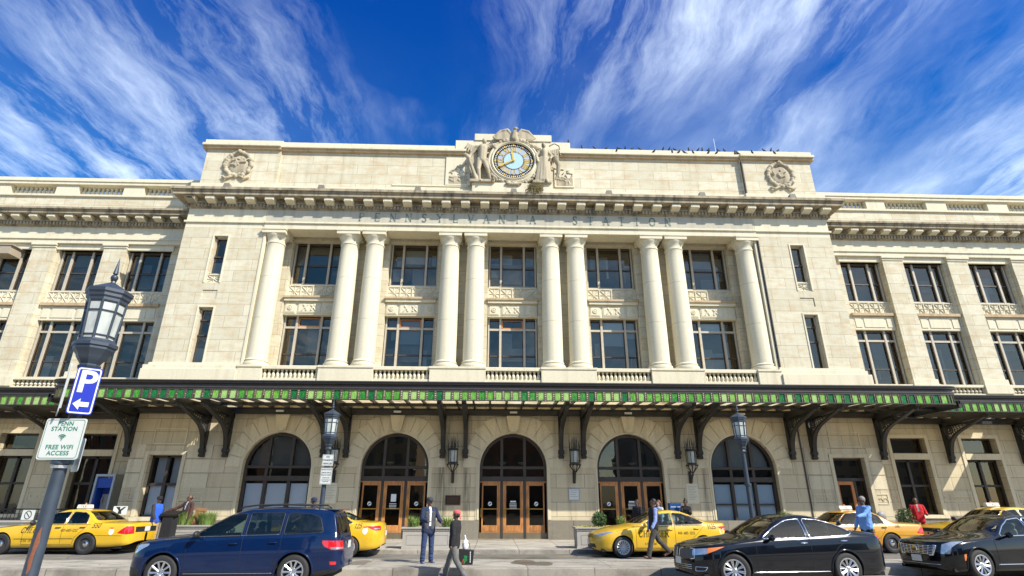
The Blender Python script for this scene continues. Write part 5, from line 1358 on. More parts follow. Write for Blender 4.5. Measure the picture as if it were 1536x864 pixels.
def camry(pt):
    fw = rpoly([(1.66, .985), (1.95, 1.16), (2.35, 1.335), (2.72, 1.37), (2.72, 1.0)], .04); rwd = rpoly([(2.80, 1.0), (2.80, 1.37), (3.15, 1.345), (3.50, 1.23), (3.80, 1.065), (3.72, 1.035)], .04)
    return dict(L=4.80, W=1.83, paint=pt, xf=.96, xr=3.735, rw=.325, Ra=.37, xm=2.7, belt0=.98, af=.7, pf=2.3, ar=.55, pr=2.6,
        T=[(0, .56), (.04, .68), (.18, .76), (.55, .88), (1.0, .97), (1.25, 1.01), (1.45, 1.08), (1.85, 1.27), (2.25, 1.42), (2.65, 1.47), (3.05, 1.455), (3.45, 1.36), (3.85, 1.20), (4.15, 1.115), (4.45, 1.10), (4.62, 1.09), (4.71, 1.03), (4.77, .86), (4.80, .6)],
        belt=[(0, .50), (.3, .70), (.7, .82), (1.2, .91), (2.0, .965), (3.2, 1.0), (4.0, 1.02), (4.5, .99), (4.8, .7)], zb=[(0, .30), (.2, .22), (.8, .20), (4.1, .22), (4.6, .28), (4.8, .40)],
        side=[('side_window', fw, CGLASS), ('side_window', rwd, CGLASS)], lamp_y=.42, fq=[('headlamp', rpoly([(.52, .62), (.95, .655), (1.30, .73), (1.62, .81), (1.2, .79), (.75, .75), (.52, .70)], .02), LAMPC)], rq=[('tail_light', rpoly([(1.42, .955), (.66, .965), (.60, .90), (.66, .82), (1.0, .815), (1.25, .88)], .02), LAMPR), ('tail_lens', rpoly([(1.1, .89), (.70, .895), (.70, .865), (1.05, .86)], .01), LAMPC)],
        front=[('windscreen', rpoly([(-.74, 1.05), (.74, 1.05), (.55, 1.39), (-.55, 1.39)], .05), CGLASS, (1.2, 2.45)), ('grille', [(-.40, .60), (.40, .60), (.34, .72), (-.34, .72)], TRIMB, (-.1, .4)), ('lower_grille', [(-.55, .30), (.55, .30), (.5, .42), (-.5, .42)], TRIMB, (-.1, .3))],
        rear=[('rear_window', rpoly([(-.72, 1.13), (.72, 1.13), (.55, 1.37), (-.55, 1.37)], .05), CGLASS, (3.3, 4.4))],
        doors=[[(1.42, .28), (1.42, .95), (1.60, .98), (2.1, 1.29), (2.76, 1.42), (2.76, .28)], [(2.77, .28), (2.77, 1.42), (3.2, 1.39), (3.75, 1.13), (3.78, 1.0), (3.62, .80), (3.42, .66), (3.30, .28)]],
        seams=[[(1.42, .95), (1.42, .30), (2.765, .30)], [(2.765, 1.40), (2.765, .30), (3.30, .30), (3.4, .62), (3.62, .80), (3.80, .99)], [(.75, .81), (1.42, .95)]],
        trim=[('window_trim', CHROME, .008, [loop(offp(fw, .012)), loop(offp(rwd, .012))])],
        handles=[(2.60, .86), (3.52, .89)], mirror=(1.72, 1.0), seats=(2.35, 3.2), dash=1.75, wheel='hubcap', wrapf=.30, wrapr=.26, tum=.55, crown=.045)
def lincoln(pt):
    fw = rpoly([(1.80, 1.04), (2.15, 1.24), (2.55, 1.405), (2.93, 1.445), (2.90, 1.06)], .04); rwd = rpoly([(3.02, 1.065), (3.04, 1.448), (3.40, 1.425), (3.85, 1.31), (4.15, 1.17), (4.05, 1.11)], .05)
    return dict(L=5.20, W=1.93, paint=pt, xf=.98, xr=3.85, rw=.355, Ra=.405, xm=2.9, belt0=1.03, af=.75, pf=2.4, ar=.6, pr=2.6,
        T=[(0, .62), (.03, .76), (.10, .85), (.3, .91), (.8, 1.0), (1.3, 1.06), (1.5, 1.10), (1.95, 1.31), (2.35, 1.48), (2.8, 1.56), (3.3, 1.545), (3.75, 1.44), (4.2, 1.28), (4.55, 1.19), (4.85, 1.165), (5.02, 1.14), (5.10, 1.05), (5.17, .85), (5.20, .6)],
        belt=[(0, .58), (.3, .78), (.8, .90), (1.3, .97), (2.2, 1.02), (3.4, 1.06), (4.3, 1.09), (4.9, 1.06), (5.2, .75)], zb=[(0, .30), (.2, .22), (.8, .20), (4.5, .22), (5.0, .28), (5.2, .42)],
        side=[('side_window', fw, TGLASS), ('side_window', rwd, TGLASS)], lamp_y=.50, fq=[('headlamp', rpoly([(.66, .655), (1.16, .70), (1.20, .825), (.72, .80), (.66, .76)], .02), LAMPC), ('side_lens', rpoly([(1.165, .70), (1.45, .78), (1.70, .865), (1.205, .828)], .02), LAMPO)], rq=[('tail_light', rpoly([(1.22, 1.09), (1.02, 1.10), (.86, .90), (.84, .74), (.96, .74), (1.06, .92)], .02), LAMPR)],
        front=[('windscreen', rpoly([(-.78, 1.11), (.78, 1.11), (.58, 1.48), (-.58, 1.48)], .05), CGLASS, (1.4, 2.55)), ('grille', rpoly([(.07, .56), (.60, .60), (.56, .80), (.07, .78)], .04), MESHG, (-.1, .4, 1)), ('lower_grille', [(-.55, .34), (.55, .34), (.52, .48), (-.52, .48)], TRIMB, (-.1, .3))],
        rear=[('rear_window', rpoly([(-.75, 1.22), (.75, 1.22), (.56, 1.48), (-.56, 1.48)], .05), CGLASS, (3.6, 4.8))],
        doors=[[(1.55, .30), (1.55, 1.0), (1.75, 1.03), (2.3, 1.35), (2.97, 1.50), (2.97, .30)], [(2.98, .30), (2.98, 1.50), (3.5, 1.47), (4.15, 1.25), (4.2, 1.1), (3.92, .86), (3.5, .72), (3.42, .30)]],
        seams=[[(1.55, 1.0), (1.55, .32), (2.975, .32)], [(2.975, 1.47), (2.975, .32), (3.42, .32), (3.46, .62), (3.7, .84), (4.18, 1.09)], [(.70, .90), (1.55, 1.0)]],
        trim=[('window_trim', CHROME, .013, [loop(offp(fw, .016)), loop(offp(rwd, .016))]), ('sill_trim', CHROME, .014, [[(1.42, .31), (3.42, .31)]])],
        handles=[(2.80, .93), (3.86, .97)], handle_mat=CHROME, mirror=(1.92, 1.06), seats=(2.5, 3.45), dash=1.95, wheel='alloy10', wrapf=.32, wrapr=.28, tum=.55, crown=.05, archtrim=True, steer=-.42, tw=.24)
def cadillac(pt):
    s = lincoln(pt); fw = rpoly([(1.86, 1.04), (2.15, 1.24), (2.50, 1.40), (2.88, 1.44), (2.86, 1.06)], .04); rwd = rpoly([(2.96, 1.065), (2.98, 1.44), (3.40, 1.42), (3.80, 1.32), (4.12, 1.20), (4.1, 1.12)], .05)
    s.update(L=5.13, T=[(0, .66), (.02, .80), (.07, .885), (.25, .93), (.8, 1.0), (1.3, 1.06), (1.5, 1.10), (1.95, 1.31), (2.35, 1.47), (2.8, 1.53), (3.3, 1.52), (3.75, 1.43), (4.2, 1.28), (4.5, 1.21), (4.8, 1.19), (4.98, 1.15), (5.05, 1.05), (5.10, .85), (5.13, .6)], af=.65, pf=2.6,
        side=[('side_window', fw, CGLASS), ('side_window', rwd, CGLASS)], fq=[('headlamp', rpoly([(.76, .60), (1.06, .61), (1.13, .76), (1.30, .84), (1.56, .915), (1.15, .89), (.86, .83), (.80, .72)], .02), LAMPC), ('side_lens', rpoly([(1.44, .46), (1.51, .46), (1.53, .62), (1.46, .60)], .01), LAMPO)], rq=[('tail_light', rpoly([(.80, .75), (1.1, .75), (1.15, 1.05), (.9, 1.08)], .02), LAMPR)],
        front=[('windscreen', rpoly([(-.78, 1.11), (.78, 1.11), (.58, 1.46), (-.58, 1.46)], .05), CGLASS, (1.4, 2.55)), ('grille', rpoly([(-.48, .56), (.48, .56), (.56, .80), (-.56, .80)], .03), TRIMB, (-.1, .4)), ('lower_grille', rpoly([(-.62, .28), (.62, .28), (.58, .42), (-.58, .42)], .03), TRIMB, (-.1, .35))],
        belt=[(0, .60), (.3, .80), (.8, .92), (1.3, .98), (2.2, 1.02), (3.4, 1.06), (4.3, 1.09), (4.9, 1.06), (5.13, .75)],
        trim=[('window_trim', CHROME, .014, [loop(offp(fw, .018)), loop(offp(rwd, .018))]), ('sill_trim', CHROME, .014, [[(1.5, .36), (3.38, .36)]])], steer=0, wheel='alloy10', seat_mat=SEATT)
    return s
def journey(pt):
    fw = rpoly([(1.50, 1.085), (1.85, 1.31), (2.22, 1.52), (2.56, 1.57), (2.54, 1.105)], .04); rwd = rpoly([(2.66, 1.11), (2.67, 1.575), (3.42, 1.58), (3.40, 1.13)], .03); qw = rpoly([(3.51, 1.135), (3.53, 1.58), (4.02, 1.56), (4.26, 1.48), (4.38, 1.18)], .06)
    return dict(L=4.89, W=1.84, paint=pt, xf=.93, xr=3.82, rw=.355, Ra=.415, xm=3.0, belt0=1.10, af=.6, pf=2.5, ar=.35, pr=3.6,
        T=[(0, .66), (.03, .82), (.10, .93), (.3, 1.0), (.8, 1.085), (1.15, 1.12), (1.35, 1.18), (1.75, 1.40), (2.1, 1.57), (2.55, 1.69), (3.3, 1.715), (4.0, 1.70), (4.42, 1.67), (4.56, 1.63), (4.63, 1.46), (4.71, 1.20), (4.75, 1.08), (4.82, 1.0), (4.86, .80), (4.89, .55)],
        belt=[(0, .62), (.3, .86), (.8, .98), (1.3, 1.06), (2.3, 1.11), (3.5, 1.14), (4.4, 1.16), (4.7, 1.10), (4.89, .8)], zb=[(0, .30), (.2, .24), (.8, .23), (4.3, .25), (4.7, .32), (4.89, .42)],
        side=[('side_window', fw, CGLASS), ('side_window', rwd, TGLASS), ('side_window', qw, TGLASS), ('lower_cladding', [(-.1, .15), (.44, .15), (.44, .42), (.2, .46), (-.1, .48)], TRIMB), ('rear_cladding', [(4.26, .2), (5, .2), (5, .40), (4.26, .36)], TRIMB)], lamp_y=.50, fq=[('headlamp', rpoly([(.76, .72), (1.10, .76), (1.40, .90), (1.38, .945), (1.10, .93), (.80, .86)], .02), LAMPC)], rq=[('tail_light', rpoly([(1.38, .97), (1.32, .88), (1.14, .80), (.62, .80), (.62, .98), (1.36, 1.0)], .02), LAMPR), ('tail_lens', rpoly([(1.18, .855), (.66, .845), (.66, .815), (1.14, .82)], .01), LAMPC), ('rear_lens', rpoly([(1.12, .49), (.95, .49), (.95, .55), (1.14, .56)], .01), LAMPR)],
        front=[('windscreen', rpoly([(-.72, 1.16), (.72, 1.16), (.56, 1.58), (-.56, 1.58)], .05), CGLASS, (1.2, 2.4)), ('grille', [(-.5, .62), (.5, .62), (.46, .82), (-.46, .82)], TRIMB, (-.1, .4))],
        rear=[('rear_window', rpoly([(-.72, 1.12), (.72, 1.12), (.56, 1.50), (-.56, 1.50)], .06), TGLASS, (4.4, 4.9))],
        doors=[[(1.40, .34), (1.40, 1.08), (1.46, 1.09), (2.1, 1.50), (2.60, 1.59), (2.60, .34)], [(2.61, .34), (2.61, 1.59), (3.47, 1.59), (3.47, .85), (3.36, .6), (3.32, .34)]],
        seams=[[(1.40, 1.08), (1.40, .36), (2.605, .36)], [(2.605, 1.58), (2.605, .36), (3.32, .36), (3.36, .6), (3.47, .85), (3.47, 1.57)], [(.55, .95), (1.40, 1.07)], [(4.4, 1.02), (4.36, .5)]],
        trim=[('window_trim', TRIMB, .009, [loop(offp(fw, .012)), loop(offp(rwd, .012)), loop(offp(qw, .012))]), ('belt_trim', CHROME, .006, [[(1.5, 1.085), (3.4, 1.13)]]), ('sill_trim', CHROME, .008, [[(1.40, .33), (3.36, .33)]])],
        handles=[(2.42, .94), (3.30, .96)], mirror=(1.62, 1.14), mirror_mat=TRIMB, seats=(2.25, 3.15), dash=1.65, wheel='alloy5', wrapf=.28, wrapr=.06, tum=.33, tumc=.1, crown=.05, archtrim=True, tw=.24)
def shield(c, x, z):
    q = MB(); pts = [(-.07, .09), (.07, .09), (.085, .03), (.07, -.05), (0, -.10), (-.07, -.05), (-.085, .03)]
    q.add([(x+a-c['L']/2, c['sy'](x+a, z+b_, .004), z+b_) for a, b_ in pts], [tuple(range(7))]); q.build('shield_decal', WHITEV, c['root'])
    c['decal']('TAXI', x-.09, z+.10, .05, REDV, 'lettering', .1, .2, .12, .05)
def checks(c, x0, x1, z, h=.018):
    q = MB(); n = int((x1-x0)/(2*h)); zf = z if callable(z) else (lambda x: z)
    for i in range(n):
        for r_ in (0, 1):
            a = x0+2*h*i+r_*h; zz_ = zf(a)+r_*h
            q.add([(p-c['L']/2, c['sy'](p, w_, .004), w_) for p, w_ in ((a, zz_), (a+h, zz_), (a+h, zz_+h), (a, zz_+h))], [(0, 1, 2, 3)])
    q.build('checker_stripe', DECAL, c['root'])
def roofsign(c, x, z, face=1):
    q = MB(); q.prism([(-.10, 0), (.10, 0), (.06, .13), (-.06, .13)], -.25, .25, 'x'); L2 = c['L']/2
    o = q.build('roof_sign', plain('sign_plastic', (.78, .74, .62), .4, 0, .04) if 'sign_plastic' not in MATS else MATS['sign_plastic'], c['root'], bevel=.015); o.location = (x-L2, 0, z)
    for s in (-1, 1):
        t, w = text_polys('TAXI', .08, .2, .12, .12); q = MB()
        q2 = [[(px-w/2, pz+.03) for px, pz in p] for p in t]
        for p in q2: q.add([(px if s < 0 else -px, s*(.10-.04*pz/.13+.003), pz) for px, pz in p], [(0, 1, 2, 3)])
        q.build('lettering', DECAL, o)
    q = MB(); q.lathe([(.03, .13), (.03, .17), (.015, .19), (.001, .19)], (0, 0, 0), 10); q.build('amber_beacon', LAMPO, o)
def place(c_len, xn_u, y_u, W, rot=0):
    """world location of the car centre from the nose position of its near side (facade units)"""
    return (xn_u*K+c_len/2*math.cos(rot), y_u*K+W/2+c_len/2*math.sin(rot), 0)
def backplate(c, z, y0=0, w=.31, h=.155, rear=True):
    q = MB(); X = c['fx'](.12, z, .008, rear)
    X -= c['L']/2; q.box(X, X+(.006 if rear else -.006), y0-w/2, y0+w/2, z-h/2, z+h/2); return q.build('number_plate', PLATE, c['root'])
TG = 'yellow taxis waiting along the station kerb'; BG = 'dark cars passing in the near lane'
# positions given from rear/front axle measurements
def at_axle(spec, axle, xu, yu, rot=0, z=0):
    """place so that the given axle's near wheel centre is at (xu, yu) in facade units"""
    a = spec['xf'] if axle == 'f' else spec['xr']; lx = a-spec['L']/2; ly = -(spec['W']/2-.02)
    return (xu*K-(lx*math.cos(rot)-ly*math.sin(rot)), yu*K-(lx*math.sin(rot)+ly*math.cos(rot)), z*K)
s = crownvic(YELLOW); c = car('taxi', 'yellow checker sedan taxi numbered 550 behind the sloping parking sign post', s, at_axle(s, 'r', -13.67, -5.5, R(-1), .12), R(-1), TG)
c['decal']('CHECKER', 1.62, .70, .17, DECAL, slant=.25); c['decal']('550', 4.02, .86, .14, DECAL, slant=.25); c['decal']('410-685-1212', 2.98, .74, .08, DECAL, slant=.2); c['decal']('CAR 1210K', 1.7, .42, .06, DECAL, slant=.2, width=.5)
shield(c, 4.72, .72); checks(c, 1.55, 3.95, lambda x: .925+.008*(x-1.5)); roofsign(c, 2.95, 1.475); backplate(c, .80)
s = camry(YELLOW); c = car('taxi', 'yellow sedan taxi with number 125 nose hidden behind the blue crossover', s, at_axle(s, 'r', -5.17, -6.72, R(1), .12), R(1), TG)
c['decal']('125', 3.88, .90, .13, DECAL, slant=.25); shield(c, 4.24, .80); backplate(c, .72)
s = camry(YELLOW); c = car('taxi', 'yellow checker sedan taxi numbered 1125 behind the walking man in a dark vest', s, at_axle(s, 'f', 3.07, -6.85, R(3.5), .12), R(3.5), TG)
c['decal']('CHECKER', 1.50, .64, .19, DECAL, slant=.1); c['decal']('1125', 3.92, .885, .13, DECAL); c['decal']('410 685 1212', 2.86, .72, .075, DECAL, width=.6); c['decal']('CAR 1234', 1.7, .40, .06, DECAL, width=.4); shield(c, 4.42, .80); checks(c, 1.3, 3.75, lambda x: .925+.022*(x-1.3)); backplate(c, .45, 0, rear=False)
q = MB()
for z in (.63, .665, .70): q.tube([(c['fx'](yy, z, .004)-c['L']/2, yy, z) for yy in np.linspace(-.36, .36, 9)], .008, 5)
q.build('grille_bars', YELLOW, c['root'])
s = crownvic(YELLOWO); c = car('taxi', 'amber yellow sedan taxi behind the man in a pale blue shirt', s, at_axle(s, 'r', 12.39, -5.36, R(1), .12), R(1), TG)
c['decal']('1101', 4.12, .87, .09, DECAL); c['decal']('1212', 3.1, .70, .10, DECAL); checks(c, 1.55, 3.95, lambda x: .925+.008*(x-1.5)); roofsign(c, 2.95, 1.475)
s = crownvic(YELLOW); c = car('taxi', 'yellow taxi with white roof sign at the right edge, half hidden beyond the black limousine', s, (19.14, -3.8*K, .12*K), R(2), TG); c['root'].scale = (1.08,)*3
roofsign(c, 2.75, 1.47)
s = journey(NAVYP); c = car('crossover_car', 'dark navy blue crossover with roof rails in the near lane', s, at_axle(s, 'f', -7.61, -12.25, R(2.2)), R(2.2), BG)
for sg in (-1, 1):
    b = MB(); b.tube([(x-c['L']/2, sg*.60, z) for x, z in ((2.3, 1.62), (2.42, 1.72), (2.7, 1.755), (3.4, 1.775), (4.1, 1.755), (4.2, 1.68))], .02, 8); b.build('roof_rail', TRIMB, c['root'], smooth=True)
b = MB(); b.box(4.38-c['L']/2, 4.66-c['L']/2, -.6, .6, 1.64, 1.665); b.build('roof_spoiler', NAVYP, c['root'], bevel=.01); b = MB(); b.box(4.655-c['L']/2, 4.67-c['L']/2, -.2, .2, 1.64, 1.66); b.build('brake_light', LAMPR, c['root']); backplate(c, .88)
b = MB(); b.tube([(4.70-c['L']/2, -.3, 1.12), (4.66-c['L']/2, -.05, 1.24), (4.66-c['L']/2, .1, 1.2)], .012, 6); b.build('rear_wiper', TRIMB, c['root'])
s = lincoln(BLACKP); c = car('black_sedan', 'black luxury sedan with split mesh grille and chrome window trim', s, at_axle(s, 'f', 4.30, -12.10, R(6)), R(6), BG)
b = MB()
for sg in (-1, 1):
    b.tube([(c['fx'](sg*yy, z, .006)-c['L']/2, sg*yy, z) for yy, z in loop(rpoly([(.07, .55), (.61, .59), (.57, .81), (.07, .79)], .04))], .011, 6)
for z in (.37, .41, .45): b.tube([(c['fx'](yy, z, .004)-c['L']/2, yy, z) for yy in np.linspace(-.52, .52, 9)], .007, 5)
b.build('grille_chrome', CHROME, c['root'], smooth=True); backplate(c, .52, 0, rear=False)
for sg in (-1, 1):
    b = MB(); pl = rpoly([(.60, .33), (.78, .34), (.82, .42), (.62, .42)], .02); b.tube([(c['fx'](sg*yy, z, .006)-c['L']/2, sg*yy, z) for yy, z in loop(pl)], .009, 6); b.build('fog_lamp_trim', CHROME, c['root'])
s = cadillac(BLACKC); c = car('black_sedan', 'glossy black limousine sedan with wide chrome grille at right edge', s, at_axle(s, 'f', 10.54, -11.06, R(9)), R(9), BG)
b = MB()
for z in np.linspace(.585, .78, 6): yw = .49+.07*(z-.56)/.24; b.tube([(c['fx'](yy, z, .010)-c['L']/2, yy, z) for yy in np.linspace(-yw, yw, 13)], .008, 5)
for yy in np.linspace(-.46, .46, 9): b.tube([(c['fx'](yy*(1+.15*(z-.56)/.24), z, .012)-c['L']/2, yy*(1+.15*(z-.56)/.24), z) for z in np.linspace(.57, .79, 5)], .008, 5)
b.tube([(c['fx'](yy, z, .008)-c['L']/2, yy, z) for yy, z in loop(offp(rpoly([(-.48, .56), (.48, .56), (.56, .80), (-.56, .80)], .03), .0))], .014, 6)
b.tube([(c['fx'](yy, .35, .008)-c['L']/2, yy, .35) for yy in np.linspace(-.6, .6, 13)], .006, 5)
b.build('grille_chrome', CHROME, c['root'], smooth=True)
b = MB(); X = c['fx'](0, .70, .03)-c['L']/2; b.lathe([(.001, X), (.07, X), (.085, X+.02), (.085, X+.04)], (0, 0, .70), 20, 'x'); b.build('round_emblem', CHROME, c['root'])
backplate(c, .47, 0, rear=False)
# ================================================================== PEOPLE
def cloth(name, col, vary=.18, rough=.9, plaid=False):
    m, nt, p = new_mat(name); f = noise_tex(nt, coords(nt, (1, 1, .6)), 9, 4, .6)
    c = ramp(nt, f, [(.3, [x*(1-vary) for x in col]), (.7, [min(1, x*(1+vary)) for x in col])])
    L(nt, c, p.inputs['Base Color']); p.inputs['Roughness'].default_value = rough; bump(nt, p, noise_tex(nt, coords(nt, (1, 1, .5)), 14, 3), .7, .02); return m
SKIN_D = plain('dark_skin', (.11, .055, .032), .5, 0, .1, 20); SKIN_M = plain('brown_skin', (.20, .10, .06), .5, 0, .1, 20); SKIN_L = plain('fair_skin', (.46, .27, .19), .5, 0, .08, 20)
HAIRB = plain('black_hair', (.012, .010, .009), .6, 0, .2, 40); HAIRG = plain('grey_hair', (.22, .21, .20), .8, 0, .2, 40); HAIRBR = plain('brown_hair', (.10, .05, .025), .6, 0, .2, 40)
EYE = plain('eye_dark', (.01, .008, .006), .3, 0, 0); LIP = plain('lip', (.16, .05, .04), .5, 0, 0)
def rotv(v, ax, a): return Matrix.Rotation(a, 3, ax) @ Vector(v)
def person(label, loc, rot, h, skin, top, pants, shoes, pose, hair=None, hat=None, torso=None, group='people around the station entrance', panels=None, shirt=None, coat_len=.0, build=1.0, extra=None, female=False):
    """local frame: faces -y; pose: arms/legs = dict(side)->angles in degrees"""
    root = thing('person', label, 'person', loc, rot, group)
    F = Vector((0, -1, 0)); lean = R(pose.get('lean', 0))
    hz = .52*h; tl, sl = .245*h, .245*h; J = {}
    J['pel'] = Vector((0, 0, hz)); up = rotv((0, 0, 1), 'X', lean)
    J['waist'] = J['pel']+up*.09*h; J['chest'] = J['pel']+up*.225*h; J['neck'] = J['pel']+up*.308*h; J['head'] = J['neck']+rotv(up, 'X', R(pose.get('nod', 0)))*.088*h
    sw = (.105 if not female else .092)*h*build; hw = .05*h
    for s, nm in ((-1, 'L'), (1, 'R')):
        t, k, ab = pose.get('leg'+nm, (0, 0, 3)); hip = J['pel']+Vector((s*hw, 0, -.01*h))
        d = rotv((0, 0, -1), 'X', -R(t)); d = rotv(d, 'Y', -s*R(ab)); kn = hip+d*tl
        d2 = rotv((0, 0, -1), 'X', -R(t-k)); d2 = rotv(d2, 'Y', -s*R(ab*.6)); an = kn+d2*sl
        fd = rotv(F, 'X', -R(max(-50, min(25, (t-k)*.6)))) if k > 12 or abs(t) > 12 else F
        fd = rotv(fd, 'Z', s*R(8)); J['hip'+nm] = hip; J['kn'+nm] = kn; J['an'+nm] = an; J['to'+nm] = an+fd*.09*h+Vector((0, 0, -.028*h)); J['he'+nm] = an-fd*.03*h+Vector((0, 0, -.028*h))
        p, ab, el, tw = pose.get('arm'+nm, (5, 8, 12, 0)); sh = J['chest']+up*.052*h+Vector((s*sw, 0, 0))
        d = rotv((0, 0, -1), 'X', -R(p)); d = rotv(d, 'Y', -s*R(ab)); e = sh+d*.172*h
        ax = d.cross(F).normalized() if abs(d.dot(F)) < .95 else Vector((1, 0, 0))
        d3 = rotv(d, 'X', -R(el)); d3 = rotv(d3, 'Z', s*R(-tw)); w = e+d3*.148*h
        J['sh'+nm] = sh; J['el'+nm] = e; J['wr'+nm] = w; J['hd'+nm] = d3
    mz = min(J[k+n_].z for k in ('to', 'he') for n_ in 'LR')-.012*h
    for k in J:
        if not k.startswith('hd'): J[k] = J[k]-Vector((0, 0, mz))
    cap = lambda mb, a, b, ra, rb, n=12: mb.capsule(J[a] if isinstance(a, str) else a, J[b] if isinstance(b, str) else b, ra*h, rb*h, n)
    X = Vector((1, 0, 0)); b = MB()
    for nm, s in (('L', -1), ('R', 1)):
        cap(b, 'hip'+nm, 'kn'+nm, .048, .032); cap(b, 'kn'+nm, 'an'+nm, .031, .02); cap(b, 'he'+nm, 'to'+nm, .02, .016)
        cap(b, 'sh'+nm, 'el'+nm, .028, .022); cap(b, 'el'+nm, 'wr'+nm, .022, .014)
        # hand: palm, four fingers, thumb
        d = J['hd'+nm].normalized(); fr = d.cross(X).normalized() if abs(d.x) < .9 else Vector((0, 1, 0)); sd = d.cross(fr).normalized(); W0 = J['wr'+nm]
        pc = W0+d*.028*h
        b.capsule(W0+d*.008*h, pc+sd*.010*h+d*.014*h, .0135*h, .011*h, 8); b.capsule(W0+d*.008*h, pc-sd*.010*h+d*.014*h, .0135*h, .011*h, 8)
        for k in range(4):
            o = (k-1.5)*.0088*h; l = (.036, .043, .041, .032)[k]*h; a0 = pc+sd*o+d*.016*h; a1 = a0+(d*.9+fr*.25).normalized()*l*.5; a2 = a1+(d*.6+fr*.75).normalized()*l*.5
            b.capsule(a0, a1, .0052*h, .0048*h, 6); b.capsule(a1, a2, .0048*h, .004*h, 6)
        t0 = W0+d*.018*h+sd*.012*h*(-s); t1 = t0+(d*.6-sd*s*.8+fr*.3).normalized()*.022*h; b.capsule(t0, t1, .0068*h, .0058*h, 6); b.capsule(t1, t1+(d*.9+fr*.3).normalized()*.018*h, .0056*h, .0045*h, 6)
    for z0, wd, r in (('pel', .045, .058), ('waist', .04, .05), ('chest', .055, .058)): cap(b, J[z0]-X*wd*h, J[z0]+X*wd*h, r, r)
    cap(b, 'pel', 'chest', .055, .06); cap(b, 'chest', 'neck', .05, .03); cap(b, 'neck', 'head', .030, .032)
    hr = rotv((1, 0, 0), 'Z', R(pose.get('turn', 0))); Hm = Matrix.Rotation(R(pose.get('turn', 0)), 3, 'Z') @ Matrix.Rotation(R(pose.get('nod', 0)), 3, 'X')
    hc = J['head']; hs = 1.12; HH = lambda x, y, z: hc+Hm @ Vector((x*h*hs, y*h*hs, z*h*hs))
    b.ball(hc+Hm @ Vector((0, .004*h, .012*h)), .051*h, 14, 10, (.86, 1.06, 1.08), Hm); b.ball(HH(0, -.012, -.022), .040*h, 12, 8, (.88, .95, 1.0), Hm)
    b.capsule(HH(0, -.044, .012), HH(0, -.056, -.006), .006*h, .009*h, 6); b.ball(HH(0, -.038, -.042), .014*h, 8, 6); b.capsule(HH(-.02, -.042, .018), HH(.02, -.042, .018), .006*h, .006*h, 6)
    for s in (-1, 1): b.ball(HH(s*.041, .004, -.002), .012*h, 8, 6, (.5, .9, 1.3), Hm)
    body = remesh(b, 'body', skin, .0052*h, root, 1)
    b = MB()
    for s in (-1, 1): b.ball(HH(s*.017, -.0445, .006), .0058*h, 8, 6, (1.2, .5, .7), Hm)
    b.build('eyes', EYE, root, smooth=True); b = MB(); b.capsule(HH(-.012, -.0475, -.026), HH(.012, -.0475, -.026), .0035*h, .0035*h, 6); b.build('mouth', LIP, root, smooth=True)
    # trousers
    b = MB(); g_ = 1.0
    for nm in 'LR':
        cap(b, 'hip'+nm, 'kn'+nm, .056*build, .044); cap(b, 'kn'+nm, J['an'+nm]+Vector((0, 0, .0)), .044, .037); 
        kk = J['kn'+nm]; aa = J['an'+nm]
        for q in (.12, .55, .8, .95): pt = kk.lerp(aa, q); b.ball(pt+Vector((.004*h*math.sin(q*30), -.006*h, 0)), .041*h, 10, 7, (1.02, 1.1, .35))
    cap(b, J['pel']-X*.036*h, J['pel']+X*.036*h, .060*build, .060*build); cap(b, 'pel', 'waist', .058*build, .056*build); cap(b, J['waist']-X*.036*h, J['waist']+X*.036*h, .054*build, .054*build)
    remesh(b, 'trousers', pants, .0070*h, root, 1, fold=.0055*h, fs=(6, 6, 11))
    # top: torso and sleeves
    def torso_mb(b, g, zl=0):
        P = [(J['pel']-Vector((0, 0, zl*h)), .046, .066), (J['pel']+up*.03*h, .046, .066), (J['waist'], .043, .064), (J['waist']+up*.07*h, .047, .066), (J['chest'], .054, .066), (J['chest']+up*.035*h, .055, .056)]
        for (p_, w_, r_), (p2, w2, r2) in zip(P, P[1:]):
            k1 = g*(build if p_.z < J['chest'].z-.01 else 1); k2 = g*(build if p2.z < J['chest'].z-.01 else 1)
            for f_ in (-1, -.5, 0, .5, 1): cap(b, p_+X*f_*w_*h, p2+X*f_*w2*h, r_*k1, r2*k2, 10)
        cap(b, 'chest', J['neck']-Vector((0, 0, .008*h)), .062*g, .036)
        for s_ in (-1, 1): cap(b, J['neck']-up*.022*h, J['shL' if s_ < 0 else 'shR'], .034, .034)
        if female: cap(b, J['chest']+Vector((-.035*h, -.03*h, 0)), J['chest']+Vector((.035*h, -.03*h, 0)), .045*g, .045*g)
    def arms_mb(b, g):
        for nm in 'LR':
            cap(b, 'sh'+nm, 'el'+nm, .036*g, .031*g); cap(b, 'el'+nm, J['wr'+nm].lerp(J['el'+nm], .03), .033*g, .026*g); cap(b, J['chest']+up*.02*h, 'sh'+nm, .048*g, .036*g)
            e = J['el'+nm]; 
            for q in (.2, .5, .8): pt = J['wr'+nm].lerp(e, q); b.ball(pt, .0295*h*g, 8, 6, (1.05, 1.05, .4))
    b = MB()
    if torso is None: torso_mb(b, 1.03 if coat_len else 1.0, .03+coat_len)
    arms_mb(b, 1.05 if coat_len else 1.0); tm = remesh(b, 'jacket' if coat_len else 'shirt', top, .006*h, root, 1, fold=.0065*h, fs=(6, 6, 11))
    strips = list(panels or [])
    if shirt is not None: strips.append((-.018, .018, .16, .33, shirt))
    if strips:
        me = tm.data
        for q in strips: me.materials.append(q[4])
        for f in me.polygons:
            c_ = f.center
            if f.normal.y > -.25: continue
            for qi, q in enumerate(strips):
                zz_ = (c_.z-J['pel'].z)/h
                if q[0]*h < c_.x-J['pel'].x < q[1]*h and q[2] < zz_ < q[3] and abs(c_.x) < .11*h: f.material_index = qi+1
